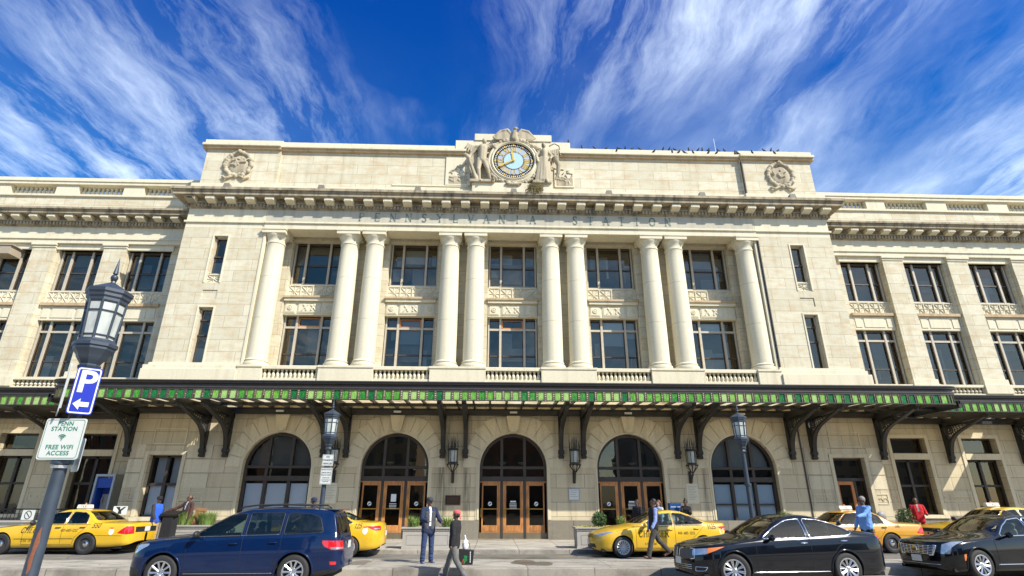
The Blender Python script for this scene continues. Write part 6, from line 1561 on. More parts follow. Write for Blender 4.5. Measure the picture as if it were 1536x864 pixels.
    if torso is not None: b = MB(); torso_mb(b, 1.04, .02); cap(b, J['shL'].lerp(J['chest'], .5), J['shR'].lerp(J['chest'], .5), .055, .055); remesh(b, 'waistcoat', torso, .007*h, root, 1)
    if shirt is not None:      # visible shirt front and collar
        b = MB(); b.lathe([(.036*h, 0), (.041*h, .006*h), (.037*h, .022*h), (.033*h, .02*h)], tuple(J['neck']-up*.02*h), 16); b.build('collar', shirt, root, smooth=True)
    b = MB()
    for nm in 'LR': cap(b, 'he'+nm, 'to'+nm, .024, .020); cap(b, J['to'+nm]+X*.006*h, J['to'+nm]-X*.006*h, .019, .019); cap(b, 'an'+nm, 'he'+nm, .024, .023)
    remesh(b, 'shoes', shoes, .006*h, root, 1)
    if hair is not None:
        hm, kind = hair; b = MB()
        if kind == 'short': b.ball(HH(0, .010, .022), .054*h, 14, 10, (.90, 1.02, 1.0), Hm); b.ball(HH(0, .026, .0), .036*h, 12, 8, (1.05, .7, 1.0), Hm)
        elif kind == 'bald': b.ball(HH(0, .020, -.004), .046*h, 12, 8, (1.04, .8, .8), Hm)
        elif kind == 'bun': b.ball(HH(0, .010, .022), .056*h, 14, 10, (.92, 1.02, 1.0), Hm); b.ball(HH(0, .02, .075), .028*h, 10, 8); b.ball(HH(0, .026, -.004), .038*h, 12, 8, (1.05, .7, 1.0), Hm)
        else:
            b.ball(HH(0, .010, .022), .056*h, 14, 10, (.94, 1.02, 1.0), Hm)
            for k in range(9):
                a = -.2+PI*1.13*k/8; b.capsule(HH(.046*math.cos(a), .006+.036*math.sin(a), .01), HH(.054*math.cos(a), .01+.04*math.sin(a), -.085), .016*h, .011*h, 7)
        remesh(b, 'hair', hm, .0055*h, root, 1)
    if hat is not None:
        hm, kind = hat; b = MB(); b.lathe([(.054*h, -.002*h), (.056*h, .012*h), (.053*h, .034*h), (.038*h, .050*h), (.001*h, .057*h)], (0, 0, 0), 20, sq=1.10)
        if kind == 'cap': b.add([(x*h, y*h, z*h) for x, y, z in ((-.042, -.035, .004), (.042, -.035, .004), (.032, -.088, -.004), (0, -.098, -.004), (-.032, -.088, -.004), (-.042, -.035, -.002), (.042, -.035, -.002), (.032, -.088, -.010), (0, -.098, -.010), (-.032, -.088, -.010))], [(0, 1, 2, 3, 4), (9, 8, 7, 6, 5), (0, 5, 6, 1), (1, 6, 7, 2), (2, 7, 8, 3), (3, 8, 9, 4), (4, 9, 5, 0)])
        o = b.build('cap' if kind == 'cap' else 'headscarf', hm, root, autos=50); o.matrix_local = Matrix.Translation(HH(0, .004, .020)) @ Hm.to_4x4()
        if kind != 'cap': b = MB(); b.ball(HH(0, .05, .005), .014*h, 8, 6); b.capsule(HH(0, .05, .0), HH(.01, .06, -.05), .008*h, .012*h, 6); b.build('scarf_knot', hm, root, smooth=True)
    return root, J
ISZ, PVZ = .17*K, .24*K
stand = dict(legL=(2, 3, 4), legR=(-1, 2, 4))
BLKJ = cloth('black_jacket', (.012, .012, .014)); JEANS = cloth('navy_trousers', (.025, .045, .11)); GREYJ = cloth('grey_jeans', (.13, .13, .12), .3); CHAR = cloth('charcoal_slacks', (.05, .048, .045)); BLUSH = cloth('lavender_blue_shirt', (.22, .28, .52)); SKYSH = cloth('sky_blue_shirt', (.16, .32, .66)); REDJ = cloth('red_jacket', (.48, .015, .02)); ROYAL = cloth('royal_blue_vest', (.02, .10, .55)); KHAKI = cloth('khaki_cloth', (.36, .28, .18)); BROWNS = cloth('brown_sweater', (.07, .03, .022)); WHITEC = cloth('white_cotton', (.75, .74, .72), .05); GREYP = cloth('grey_jacket_panel', (.055, .06, .066)); NAVYC = cloth('navy_cloth', (.015, .025, .06)); PALEB = cloth('pale_blue_blouse', (.45, .55, .68)); BROWNL = plain('brown_leather_shoes', (.09, .035, .02), .4); SNEAK = plain('navy_white_sneakers', (.10, .13, .22), .6, 0, .5, 30); BLKS = plain('black_shoes', (.012, .012, .012), .4)
# man in the open jacket, hands at his waist
r, J = person('man in dark blue and grey jacket and peaked cap standing on the kerb island', ku(-2.60, -8.72, 0)[:2]+(ISZ,), R(28), 1.775, SKIN_M, NAVYC, JEANS, SNEAK, dict(stand, legL=(3, 4, 5), legR=(-3, 2, 5), armL=(22, 14, 58, 30), armR=(20, 18, 52, 24), turn=14), hair=(HAIRB, 'bald'), hat=(plain('charcoal_cap', (.03, .035, .04), .8), 'cap'), shirt=WHITEC, coat_len=.03, build=1.05, panels=[(-.085, -.022, -.02, .25, GREYP), (.022, .085, -.02, .25, GREYP), (-.016, .016, .02, .16, WHITEC)])
# walker with the bags, seen from behind, heading left
r, J = person('person in black sweater, red patterned headscarf and grey jeans carrying shopping bags', ku(-1.78, -10.45, 0), R(-112), 1.66, SKIN_D, BLKJ, GREYJ, SNEAK, dict(legL=(24, 6, 2), legR=(-14, 22, 2), armL=(8, 14, 16, 0), armR=(-10, 10, 14, 0), turn=8, lean=-3), hair=(HAIRB, 'bald'), hat=(plain('red_print_cloth', (.62, .10, .09), .8, 0, .7, 45), 'scarf'), coat_len=.02)
hw_ = Matrix.Rotation(R(-112), 3, 'Z') @ J['wrR']; HB = Vector(ku(-1.78, -10.45, 0))+hw_
HB = Vector(ku(-1.50, -10.25, 0)); bz = .30
b = MB(); b.prism([(-.17, 0), (.17, 0), (.20, .36), (-.20, .38)], -.07, .07, 'y')
o = b.build('carrier_bag', plain('black_bag', (.012, .012, .012), .4, 0, .3), None, bevel=.01, autos=40); o.location = HB+Vector((0, 0, bz)); o.rotation_euler = (0, 0, R(10)); tag(o, 'black shopping bag printed with green and red fruit held by the walker', 'shopping bag')
b = MB(); rg = random.Random(2)
for k in range(9): b.lathe([(.001, -.073), (.03, -.073)], (rg.uniform(-.15, .0), 0, rg.uniform(.03, .2)), 9, 'y')
b.build('green_print', plain('green_print', (.02, .35, .10), .5), o)
b = MB()
for k in range(5): b.lathe([(.001, -.0745), (.022, -.0745)], (rg.uniform(-.15, .0), 0, rg.uniform(.02, .12)), 9, 'y')
b.build('red_print', plain('red_print', (.6, .03, .03), .5), o); b = MB()
for k in range(6): b.box(.09, .11, -.0745, -.072, .06+.045*k, .09+.045*k)
b.build('white_print', WHITEP, o); b = MB(); b.tube([(-.1, 0, .36), (-.08, 0, .5), (0, 0, .56), (.08, 0, .5), (.1, 0, .36)], .008, 6); b.build('bag_handle', DECAL, o)
b = MB(); b.ball((0, 0, .52), .11, 12, 8, (.8, .5, 1.25)); b.capsule((0, 0, .62), (-.02, 0, .74), .03, .02, 8)
o = remesh(b, 'plastic_bag', plain('white_plastic', (.75, .76, .78), .35), .012, None, 1); o.location = HB+Vector((-.03, .03, bz-.04)); tag(o, 'thin white plastic bag held above the printed bag', 'plastic bag')
# walking man with dark waistcoat
r, J = person('man in dark waistcoat, lavender shirt and charcoal slacks walking to the left', ku(3.86, -7.5, 0)[:2]+(ISZ,), R(-90+8), 1.80, SKIN_D, BLUSH, CHAR, BROWNL, dict(legL=(-24, 22, 2), legR=(22, 6, 2), armL=(4, 8, 10, 0), armR=(8, 8, 24, 0), lean=-2, turn=-6, nod=-6), hair=(HAIRB, 'short'), torso=BLKJ)
# attendant in the royal blue vest
person('attendant in royal blue vest and black cap by the long left planter', ku(-12.42, -4.1, 0)[:2]+(PVZ,), R(70), 1.76, SKIN_D, cloth('dark_grey_sleeves', (.03, .03, .035)), KHAKI, BLKS, dict(stand, armL=(18, 10, 30, 0), armR=(-8, 12, 20, 0), turn=-10), hair=(HAIRB, 'short'), hat=(BLKJ, 'cap'), torso=ROYAL)
person('man in dark brown sweater with pale collar behind the left planter', ku(-12.0, -2.9, 0)[:2]+(PVZ,), R(-25), 1.84, SKIN_D, BROWNS, CHAR, BLKS, dict(stand, armL=(30, 52, 28, 0), armR=(6, 10, 20, 0), turn=-18), hair=(HAIRB, 'bald'), shirt=PALEB, build=1.12)
person('man in navy cap showing only his head over the crossover roof', ku(-6.0, -7.85, 0)[:2]+(ISZ,), R(12), 1.77, SKIN_D, NAVYC, CHAR, BLKS, dict(stand, armL=(20, 12, 60, 0), armR=(20, 12, 60, 0)), hair=(HAIRB, 'bald'), hat=(NAVYC, 'cap'))
person('woman with brown hair and pale blue top behind the checker taxi roof', ku(5.05, -4.0, 0)[:2]+(PVZ,), R(-60), 1.66, SKIN_L, PALEB, CHAR, BLKS, dict(stand, armL=(40, 10, 60, 0), turn=15), hair=(HAIRBR, 'long'), female=True)
person('person in black coat mostly hidden behind the walking waistcoated man', ku(4.2, -4.3, 0)[:2]+(PVZ,), R(-60), 1.68, SKIN_D, BLKJ, CHAR, BLKS, dict(stand), hair=(HAIRB, 'short'), coat_len=.03)
person('woman with black topknot and dark jacket beside the blue box', ku(6.72, -1.9, 0)[:2]+(PVZ,), R(-25), 1.70, SKIN_D, BLKJ, CHAR, BLKS, dict(stand, armL=(40, 8, 75, 20), armR=(35, 10, 70, 10), nod=8), hair=(HAIRB, 'bun'), female=True)
person('grey haired man in sky blue shirt leaning by the amber taxi', ku(9.92, -8.0, 0)[:2]+(ISZ,), R(-78), 1.84, SKIN_D, SKYSH, BLKJ, BLKS, dict(stand, armL=(10, 8, 12, 0), armR=(50, 6, 30, 0), turn=-4, nod=6, lean=-4), hair=(HAIRG, 'short'), build=1.06)
person('man in bright red zip jacket walking past the right planter', ku(15.5, -2.6, 0)[:2]+(PVZ,), R(-20), 1.80, SKIN_D, REDJ, KHAKI, BLKS, dict(legL=(14, 10, 3), legR=(-8, 6, 3), armL=(2, 12, 16, 0), armR=(4, 16, 80, 30), turn=-8), hair=(HAIRB, 'bald'), shirt=cloth('grey_tee', (.3, .3, .3)), coat_len=.02, build=1.08)
person('person in black sleeve reaching in at the right edge by the last taxi', ku(17.02, -5.9, 0)[:2]+(.12*K,), R(-75), 1.84, SKIN_L, BLKJ, CHAR, BLKS, dict(stand, armL=(10, 10, 20, 0), armR=(98, 4, 8, 0)), hair=(HAIRB, 'short'), coat_len=.03)
# ================================================================== STREET FURNITURE
LAMPM = plain('blue_grey_lamp_paint', (.038, .052, .072), .45, .1, .35, 7, bmp=.05); LAMPG, nt_, p_ = new_mat('frosted_lamp_glass')
p_.inputs['Base Color'].default_value = (.50, .53, .50, 1); p_.inputs['Roughness'].default_value = .35
L(nt_, ramp(nt_, noise_tex(nt_, coords(nt_, (1, 1, .4)), 5, 3), [(.3, (.30, .33, .31)), (.7, (.66, .68, .62))]), p_.inputs['Base Color'])
def street_lamp(label, x, y, zb, dz, deep):
    r = thing('street_lamp', label, 'street lamp', ku(x, y, zb), 0, 'lantern street lamps'); Z = dz-zb
    b = MB(K); b.lathe([(.19, 0), (.19, .05), (.15, .08), (.16, .35), (.12, .42), (.105, .5), (.070, .6), (.066, 1.2), (.057, 2.95+Z-.06)], n=16)
    b.lathe([(.1, 2.02+Z), (.1, 2.08+Z)], n=16)
    b.build('post', LAMPM, r, autos=35)
    b = MB(K); O = dict(n=8, rot=PI/8)
    b.lathe([(.072, 2.93+Z), (.10, 2.95+Z), (.085, 3.0+Z), (.11, 3.03+Z), (.12, 3.06+Z), (.10, 3.08+Z), (.13, 3.12+Z), (.16, 3.16+Z), (.165, 3.18+Z), (.20, 3.22+Z), (.215, 3.24+Z), (.215, 3.265+Z), (.235, 3.275+Z), (.235, 3.31+Z), (.205, 3.33+Z), (.19, 3.36+Z)], **O)
    # cage
    for k in range(8):
        a = PI/8+2*PI*k/8; c, s_ = math.cos(a), math.sin(a)
        b.tube([(.175*c, .175*s_, 3.36+Z), (.205*c, .205*s_, 3.80+Z)], .014, 6)
        a2 = a+2*PI/8; c2, s2 = math.cos(a2), math.sin(a2)
        for z, rr in ((3.40, .178), (3.68, .197)): b.tube([(rr*c, rr*s_, z+Z), (rr*c2, rr*s2, z+Z)], .009, 6)
    b.lathe([(.20, 3.78+Z), (.215, 3.80+Z), (.215, 3.83+Z), (.235, 3.85+Z), (.235, 3.88+Z), (.255, 3.90+Z), (.255, 3.935+Z), (.23, 3.95+Z), (.12, 4.01+Z), (.03, 4.06+Z), (.025, 4.085+Z)], **O)
    b.ball((0, 0, 4.125+Z), .042, 12, 8); b.lathe([(.02, 4.08+Z), (.036, 4.09+Z), (.02, 4.10+Z)], n=12); b.lathe([(.012, 4.16+Z), (.03, 4.175+Z), (.028, 4.19+Z), (.001, 4.385+Z)], n=10)
    b.build('lantern', LAMPM, r, autos=30).scale = (.94, .94, 1)
    b = MB(K); b.lathe([(.168, 3.36+Z), (.195, 3.79+Z)], **O); b.build('lantern_glass', LAMPG, r).scale = (.94, .94, 1)
    return r
street_lamp('large blue grey lantern lamp close by at left holding the parking sign', -5.40, -18.8, .12, 0.0, True)
street_lamp('lantern street lamp with two white notice signs behind the blue crossover', -5.585, -8.5, .17, .13, True)
street_lamp('lantern street lamp without signs in front of the right curtained arch', 6.40, -8.5, .17, .11, True)
b = MB(K); zr = [1.0, 1.05, 1.12, 1.2, 1.28, 1.35, 1.42]; wr = [.004, .014, .020, .015, .022, .014, .004]; cr = [.0, .008, .0, .006, .014, .012, .02]
for i in range(6):
    q = lambda z, a: (-5.40+.0700*math.sin(a/.068+.15), -18.8-.0700*math.cos(a/.068+.15), z)
    for t in range(3):
        f0, f1 = -1+2*t/3, -1+2*(t+1)/3; b.add([q(zr[i], cr[i]+wr[i]*f0), q(zr[i], cr[i]+wr[i]*f1), q(zr[i+1], cr[i+1]+wr[i+1]*f1), q(zr[i+1], cr[i+1]+wr[i+1]*f0)], [(0, 1, 2, 3)])
o = b.build('rust_patch', plain('rust', (.20, .07, .035), .9, 0, .3, 30), [x for x in bpy.data.objects if x.name == 'street_lamp'][0]); o.location = -Vector(ku(-5.40, -18.8, .12))
# --- signs
SBLUE = plain('sign_blue', (.004, .02, .34), .35, 0, .03); SWHITE = plain('sign_white', (.60, .62, .58), .4, 0, .03, 3); SGREEN = plain('sign_green', (.02, .20, .13), .5, 0, 0); SGREY = plain('sign_back_aluminium', (.42, .43, .42), .45, .6, .12, 4); SBLACK = plain('sign_black', (.02, .02, .02), .5, 0, 0)
def board(name, label, cat, cx, y, cz, w, h, yaw, mat, rad=.03, group=None, tilt=0):
    o = MB(K); o.prism(rpoly([(-w/2, -h/2), (w/2, -h/2), (w/2, h/2), (-w/2, h/2)], rad), -.004, .004)
    s = o.build(name, mat); s.location = ku(cx, y, cz); s.rotation_euler = (0, R(tilt), R(yaw)); return tag(s, label, cat, group)
def border(s, w, h, ins, t, mat, rad=.02, y=-.006):
    b = MB(K); P = rpoly([(-w/2+ins, -h/2+ins), (w/2-ins, -h/2+ins), (w/2-ins, h/2-ins), (-w/2+ins, h/2-ins)], rad); Q = rpoly([(-w/2+ins+t, -h/2+ins+t), (w/2-ins-t, -h/2+ins+t), (w/2-ins-t, h/2-ins-t), (-w/2+ins+t, h/2-ins-t)], max(.002, rad-t))
    n = len(P)
    for i in range(n): j = (i+1) % n; b.add([(P[i][0], y, P[i][1]), (P[j][0], y, P[j][1]), (Q[j][0], y, Q[j][1]), (Q[i][0], y, Q[i][1])], [(0, 1, 2, 3)])
    b.build('border', mat, s)
w, h = .225, .50
s = board('parking_sign', 'blue parking sign with white letter P and left arrow on near lamp post', 'parking sign', -5.295, -18.91, 2.77, w, h, 38, SBLUE)
border(s, w, h, .008, .014, SWHITE, .03)
sans('P', .33*K, 'letter_p', SWHITE, s, .001, bold=.008, loc=(.0, -.0085, .085*K))
b = MB(K); b.prism([(-.075, -.145), (-.015, -.085), (-.015, -.12), (.065, -.12), (.065, -.17), (-.015, -.17), (-.015, -.205)], -.0095, -.0055); b.build('arrow', SWHITE, s)
s = board('sign_plate', 'plain grey back of a road sign turned away beside the P sign', 'sign plate', -5.555, -18.86, 2.79, .34, .54, -52, SGREY)
b = MB(K); b.box(.0, .03, .004, .02, -.2, .2); b.build('rail', SGREY, s)
w, h = .415, .415
s = board('station_sign', 'white sign reading PENN STATION FREE WIFI ACCESS in green', 'sign', -5.395, -18.90, 2.268, w, h, 0, SWHITE)
border(s, w, h, .012, .005, SGREEN, .03)
for t, z in (('PENN', .155), ('STATION', .10), ('FREE WIFI', -.085), ('ACCESS', -.145)): sans(t, .062*K, 'lettering', SGREEN, s, .0008, bold=.0008, loc=(.0, -.0065, z*K), space=1.05)
b = MB(K)
for rr in (.018, .034, .05): 
    pts = [(rr*math.sin(a), -.007, .005+rr*math.cos(a)-.012) for a in np.linspace(-.8, .8, 9)]; b.tube(pts, .004, 5)
b.ball((0, -.007, -.008), .006, 8, 6); b.build('wifi_symbol', SGREEN, s)
s = board('sign_plate', 'small grey sign back peeking out below the wifi sign', 'sign plate', -5.31, -18.72, 2.12, .17, .34, -35, SGREY)
b = MB(K)
for z in (2.05, 1.98, 2.42): b.lathe([(.088, z), (.088, z+.03)], (-5.4, -18.8, 0), 16)
o = b.build('sign_clamp', SGREY, [x for x in bpy.data.objects if x.name == 'street_lamp'][0]); o.location = -Vector(ku(-5.40, -18.8, .12))
w, h = .31, .31
s = board('notice_sign', 'small white sign reading NO STANDING VEHICLES', 'sign', -5.53, -8.61, 2.765, w, h, 0, SWHITE, .02, 'white notices on the lamp post'); border(s, w, h, .01, .006, SBLACK, .015)
for t, z in (('NO', .09), ('STANDING', .0), ('VEHICLES', -.09)): sans(t, .064*K, 'lettering', SBLACK, s, .0008, bold=.001, loc=(0, -.0065, z*K), space=.9)
w, h = .32, .44
s = board('notice_sign', 'taller white sign reading AMTRAK STATION DROP OFF and PICK UP ONLY', 'sign', -5.53, -8.61, 2.345, w, h, 0, SWHITE, .02, 'white notices on the lamp post'); border(s, w, h, .01, .006, SBLACK, .015)
s['label'] = 'taller white sign about drop off and pick up, lower of the two'
for t, z, q in (('AMTRAK STATION', .165, .036), ('DROP OFF &', .085, .05), ('PICK UP ONLY', .025, .046), ('15 MINUTE LIMIT', -.05, .03), ('UNATTENDED VEHICLES', -.105, .024), ('WILL BE TOWED', -.145, .024)): sans(t, q*K, 'lettering', SBLACK, s, .0008, bold=.0006, loc=(0, -.0065, z*K), space=.9)

# --- plants
LEAF_D = plain('boxwood_leaf', (.045, .10, .02), .6, 0, .5, 30); LEAF_L = plain('light_leaf', (.16, .24, .05), .6, 0, .5, 30); FLOW = plain('yellow_flower', (.70, .55, .05), .6, 0, .2); WEED = plain('dry_weed', (.19, .15, .045), .7, 0, .6, 20)
def leaves(b, c, r, n, sz, rg, sc=(1, 1, 1), shell=.55):
    for _ in range(n):
        u = rg.uniform(-1, 1); t = rg.uniform(0, 2*PI); q = math.sqrt(1-u*u); rr = r*(shell+(1-shell)*rg.random()**.5)*(1+.10*math.sin(5*t+u*4))
        p = Vector((q*math.cos(t)*rr*sc[0], q*math.sin(t)*rr*sc[1], u*rr*sc[2]))+Vector(c); d = Vector((rg.uniform(-1, 1), rg.uniform(-1, 1), rg.uniform(-.3, 1))).normalized(); e = d.orthogonal().normalized(); e = rotv(e, 'Z', rg.uniform(0, 6)); s_ = sz*rg.uniform(.6, 1.3)
        b.add([p-d*s_, p+e*s_*.45, p+d*s_, p-e*s_*.45], [(0, 1, 2, 3)])
def blades(b, c, r, n, h, rg, w=.012, sp=.9):
    for _ in range(n):
        a = rg.uniform(0, 2*PI); q = r*rg.random()**.5; x = c[0]+q*math.cos(a); y = c[1]+q*math.sin(a); hh = h*rg.uniform(.55, 1.1); lean = rg.uniform(.1, sp); dx, dy = math.cos(a)*lean*hh*.6, math.sin(a)*lean*hh*.6; wx, wy = -math.sin(a)*w, math.cos(a)*w
        b.add([(x-wx, y-wy, c[2]), (x+wx, y+wy, c[2]), (x+dx*.45+wx, y+dy*.45+wy, c[2]+hh*.6), (x+dx*.45-wx, y+dy*.45-wy, c[2]+hh*.6), (x+dx, y+dy, c[2]+hh*.95)], [(0, 1, 2, 3), (3, 2, 4)])
PLST = plain('planter_stone', (.36, .34, .30), .8, 0, .12, 6, bmp=.1); SOIL = plain('soil', (.05, .035, .02), .9)
def planter(label, x0, x1, yf, dep=.75, zt=.90, zb=.24):
    t = thing('planter', label, 'planter', ku((x0+x1)/2, yf+dep/2, zb), 0, 'stone planters along the station front'); hw = (x1-x0)/2; hd = dep/2; H = zt-zb; b = MB(K)
    b.box(-hw+.02, hw-.02, -hd+.02, -hd+.09, 0, H-.12); b.box(-hw+.02, hw-.02, hd-.09, hd-.02, 0, H-.12); b.box(-hw+.02, -hw+.09, -hd+.09, hd-.09, 0, H-.12); b.box(hw-.09, hw-.02, -hd+.09, hd-.09, 0, H-.12)
    b.box(-hw-.0, hw+.0, -hd, -hd+.022, 0, .07); b.box(-hw+.16, hw-.16, -hd+.008, -hd+.022, .12, .125); b.box(-hw+.16, hw-.16, -hd+.008, -hd+.022, H-.24, H-.235); b.box(-hw+.155, -hw+.16, -hd+.008, -hd+.022, .12, H-.235); b.box(hw-.16, hw-.155, -hd+.008, -hd+.022, .12, H-.235)
    b.build('box', PLST, t, bevel=.006); b = MB(K)
    for z0, z1, p in ((H-.12, H-.10, .0), (H-.05, H, .035)):
        b.box(-hw-p, hw+p, -hd-p, -hd+.09, z0, z1); b.box(-hw-p, hw+p, hd-.09, hd+p, z0, z1); b.box(-hw-p, -hw+.09, -hd+.09, hd-.09, z0, z1); b.box(hw-.09, hw+p, -hd+.09, hd-.09, z0, z1)
    n = int(2*hw/.05)
    for i in range(n): x = -hw+2*hw*(i+.5)/n; b.box(x-.014, x+.014, -hd-.012, -hd+.05, H-.10, H-.05)
    b.box(-hw+.01, hw-.01, -hd+.05, hd-.05, H-.10, H-.051)
    b.build('rim', PLST, t, bevel=.004)
    b = MB(K); b.quad((-hw+.05, -hd+.05, H-.045), (hw-.05, -hd+.05, H-.045), (hw-.05, hd-.05, H-.045), (-hw+.05, hd-.05, H-.045)); b.build('soil', SOIL, t); return t
def plant(name, label, cat, loc, fn, mat):
    b = MB(K); fn(b); o = b.build(name, mat); o.location = ku(*loc); return tag(o, label, cat)
rg = random.Random(4)
planter('grey stone planter behind the man in the dark jacket', -3.86, -2.18, -4.92)
planter('grey stone planter in front of the checker taxi nose', 1.95, 3.75, -4.85)
planter('long grey stone planter near the attendant in the blue vest', -12.5, -10.4, -3.25)
planter('grey stone planter beside the man in red', 14.0, 15.7, -3.3)
planter('stone planter at far left behind the taxi hood', -20.0, -17.75, -2.9, zt=1.02)
planter('stone planter hidden behind the black sedan roof', 9.4, 10.9, -3.3)
for x, y, lab in ((-3.55, -4.55, 'spiky pale green plant at the left end of the planter behind the jacket man'), (-2.40, -4.55, 'spiky pale green plant between the standing man and the walker')): plant('spiky_plant', lab, 'plant', (x, y, .84), lambda b: (blades(b, (0, 0, 0), .16, 150, .42, rg, .010, 1.2), leaves(b, (0, 0, .12), .2, 120, .035, rg)), LEAF_L)
for x, lab in ((-12.05, 'bushy light green grass clump left of the wooden crate'), (-11.25, 'bushy light green grass clump right of the wooden crate')): plant('grass_clump', lab, 'plant', (x, -2.9, .84), lambda b: (blades(b, (0, 0, 0), .26, 420, .55, rg, .010, .8), leaves(b, (0, 0, .25), .26, 260, .035, rg)), LEAF_L)
plant('boxwood_ball', 'round clipped boxwood ball in the planter before the checker taxi', 'shrub', (2.80, -4.5, 1.12), lambda b: (leaves(b, (0, 0, 0), .26, 1500, .028, rg), leaves(b, (0, 0, 0), .2, 400, .04, rg)), LEAF_D)
plant('boxwood_ball', 'conical dark green shrub left of the man in red', 'shrub', (14.72, -2.95, 1.16), lambda b: (leaves(b, (0, 0, 0), .30, 1500, .03, rg, (1, 1, 1.15)), leaves(b, (0, 0, 0), .22, 400, .04, rg)), LEAF_D)
plant('leafy_plant', 'loose yellow green plant between planter and taxi windscreen', 'plant', (3.55, -4.5, .9), lambda b: (blades(b, (0, 0, 0), .12, 120, .34, rg, .010), leaves(b, (0, 0, .16), .17, 260, .03, rg)), LEAF_L)
plant('leafy_plant', 'tuft of leaves showing above the black sedan roof', 'plant', (10.1, -3.0, .9), lambda b: (blades(b, (0, 0, 0), .15, 160, .5, rg, .010), leaves(b, (0, 0, .3), .2, 300, .03, rg)), LEAF_L)
def flowers(b, x0, x1):
    for _ in range(170): x = rg.uniform(x0, x1); y = rg.uniform(-.3, .2); b.ball((x, y, rg.uniform(0, .07)), .014, 5, 4)
plant('flowers', 'yellow bedding flowers at the foot of the boxwood ball', 'flowers', (2.75, -4.5, .86), lambda b: flowers(b, -.72, .9), FLOW)['kind'] = 'stuff'
plant('flowers', 'yellow bedding flowers in the planter beside the man in red', 'flowers', (14.85, -2.95, .86), lambda b: flowers(b, -.78, .78), FLOW)['kind'] = 'stuff'
plant('flower_leaves', 'low green leaves among the yellow flowers by the boxwood ball', 'plant', (2.75, -4.5, .86), lambda b: [leaves(b, (q, 0, 0), .14, 60, .03, rg, (1, 1.5, .5)) for q in (-.7, -.5, -.3, .4, .6)], LEAF_L)['kind'] = 'stuff'
b = MB(K); b.box(-.17, .17, -.03, .03, 0, .58); b.box(-.2, .2, -.045, .045, .5, .6)
o = b.build('wooden_board', plain('brown_board', (.30, .15, .06), .7, 0, .3, 6), bevel=.005); o.location = ku(-11.66, -2.75, .86); o.rotation_euler = (R(-6), R(5), 0); tag(o, 'brown wooden board standing between the two grass clumps', 'board')
# black valet stand
t = thing('valet_stand', 'black valet stand between attendant and left planter', 'stand', ku(-12.0, -3.95, .24)); b = MB(K); b.prism([(-.2, 0), (.2, 0), (.17, 1.0), (-.17, 1.0)], -.18, .18); b.build('cabinet', BLKJ, t, bevel=.01); b = MB(K); b.obox((0, 0, 1.06), (.27, 0, .0), (0, .22, .06), (0, -.008, .03)); b.build('desk_top', BLKS, t)
# ball finial behind the right planter
plant('fire_hose_inlet', 'round grey standpipe cap left of the dark green shrub', 'standpipe', (14.3, -2.2, .24), lambda b: (b.lathe([(.06, 0), (.06, .85)], n=12), b.ball((0, 0, .96), .17, 32, 20, (1, .6, 1))), plain('grey_iron', (.25, .25, .25), .5))
# --- pay phone
t = thing('phone_booth', 'blue and silver pay phone kiosk against the left wing wall', 'phone booth', ku(-17.72, 1.35, .24)); b = MB(K)
b.box(-.42, -.33, -.42, .3, 0, 2.46); b.box(.33, .42, -.42, .3, 0, 2.46); b.box(-.42, .42, -.42, .3, 2.46, 2.56); b.build('frame', plain('brushed_silver', (.40, .43, .46), .4, .6, .1), t, bevel=.006)
b = MB(K); b.box(-.33, .33, .1, .28, .2, 2.2); b.box(-.33, .33, -.36, -.30, 2.0, 2.4); b.box(-.33, -.28, -.36, .1, .6, 2.0); b.build('blue_panel', plain('phone_blue', (.01, .06, .36), .4), t, bevel=.006)
b = MB(K); b.box(-.17, .17, -.05, .1, 1.1, 1.75); b.tube([(-.1, -.08, 1.65), (-.13, -.12, 1.5), (-.1, -.08, 1.35)], .03, 8); b.build('telephone', plain('phone_grey', (.25, .24, .22), .4), t, bevel=.01)
s = board('symbol_sign', 'small white board with black X like symbol behind the taxi trunk', 'sign', -15.88, -.5, 1.35, .52, .32, 8, SWHITE, .02); b = MB(K)
b.prism([(-.17, .13), (-.02, .13), (.0, .03), (.12, .13), (.2, .13), (.05, -.02), (.07, -.13), (-.07, -.13), (-.05, 0)], -.008, -.0055); b.build('symbol', SBLACK, s); b = MB(K); b.box(-.02, .02, .005, .03, -1.1, .1); b.build('stake', SGREY, s)
s = board('symbol_sign', 'white board with crossed circle fixed to the left railing', 'sign', -19.8, -.02, 1.17, .50, .38, 0, SWHITE, .02); b = MB(K)
b.tube([(.13*math.cos(a), -.009, .15*math.sin(a)) for a in np.linspace(0, 2*PI, 25)], .012, 6); b.tube([(-.09, -.009, .1), (.09, -.009, -.1)], .012, 6); b.build('crossed_circle', SBLACK, s)
b = MB(K)
for x in np.arange(-24, -18.3, .15): b.box(x-.008, x+.008, .05, .066, .3, 1.38)
b.box(-24, -18.3, .04, .08, 1.36, 1.41); b.box(-24, -18.3, .045, .075, .28, .32); b.box(-24, -18.3, .045, .075, 1.2, 1.22)
tag(b.build('railing', IRON), 'thin black iron railing in front of the far left windows', 'railing')
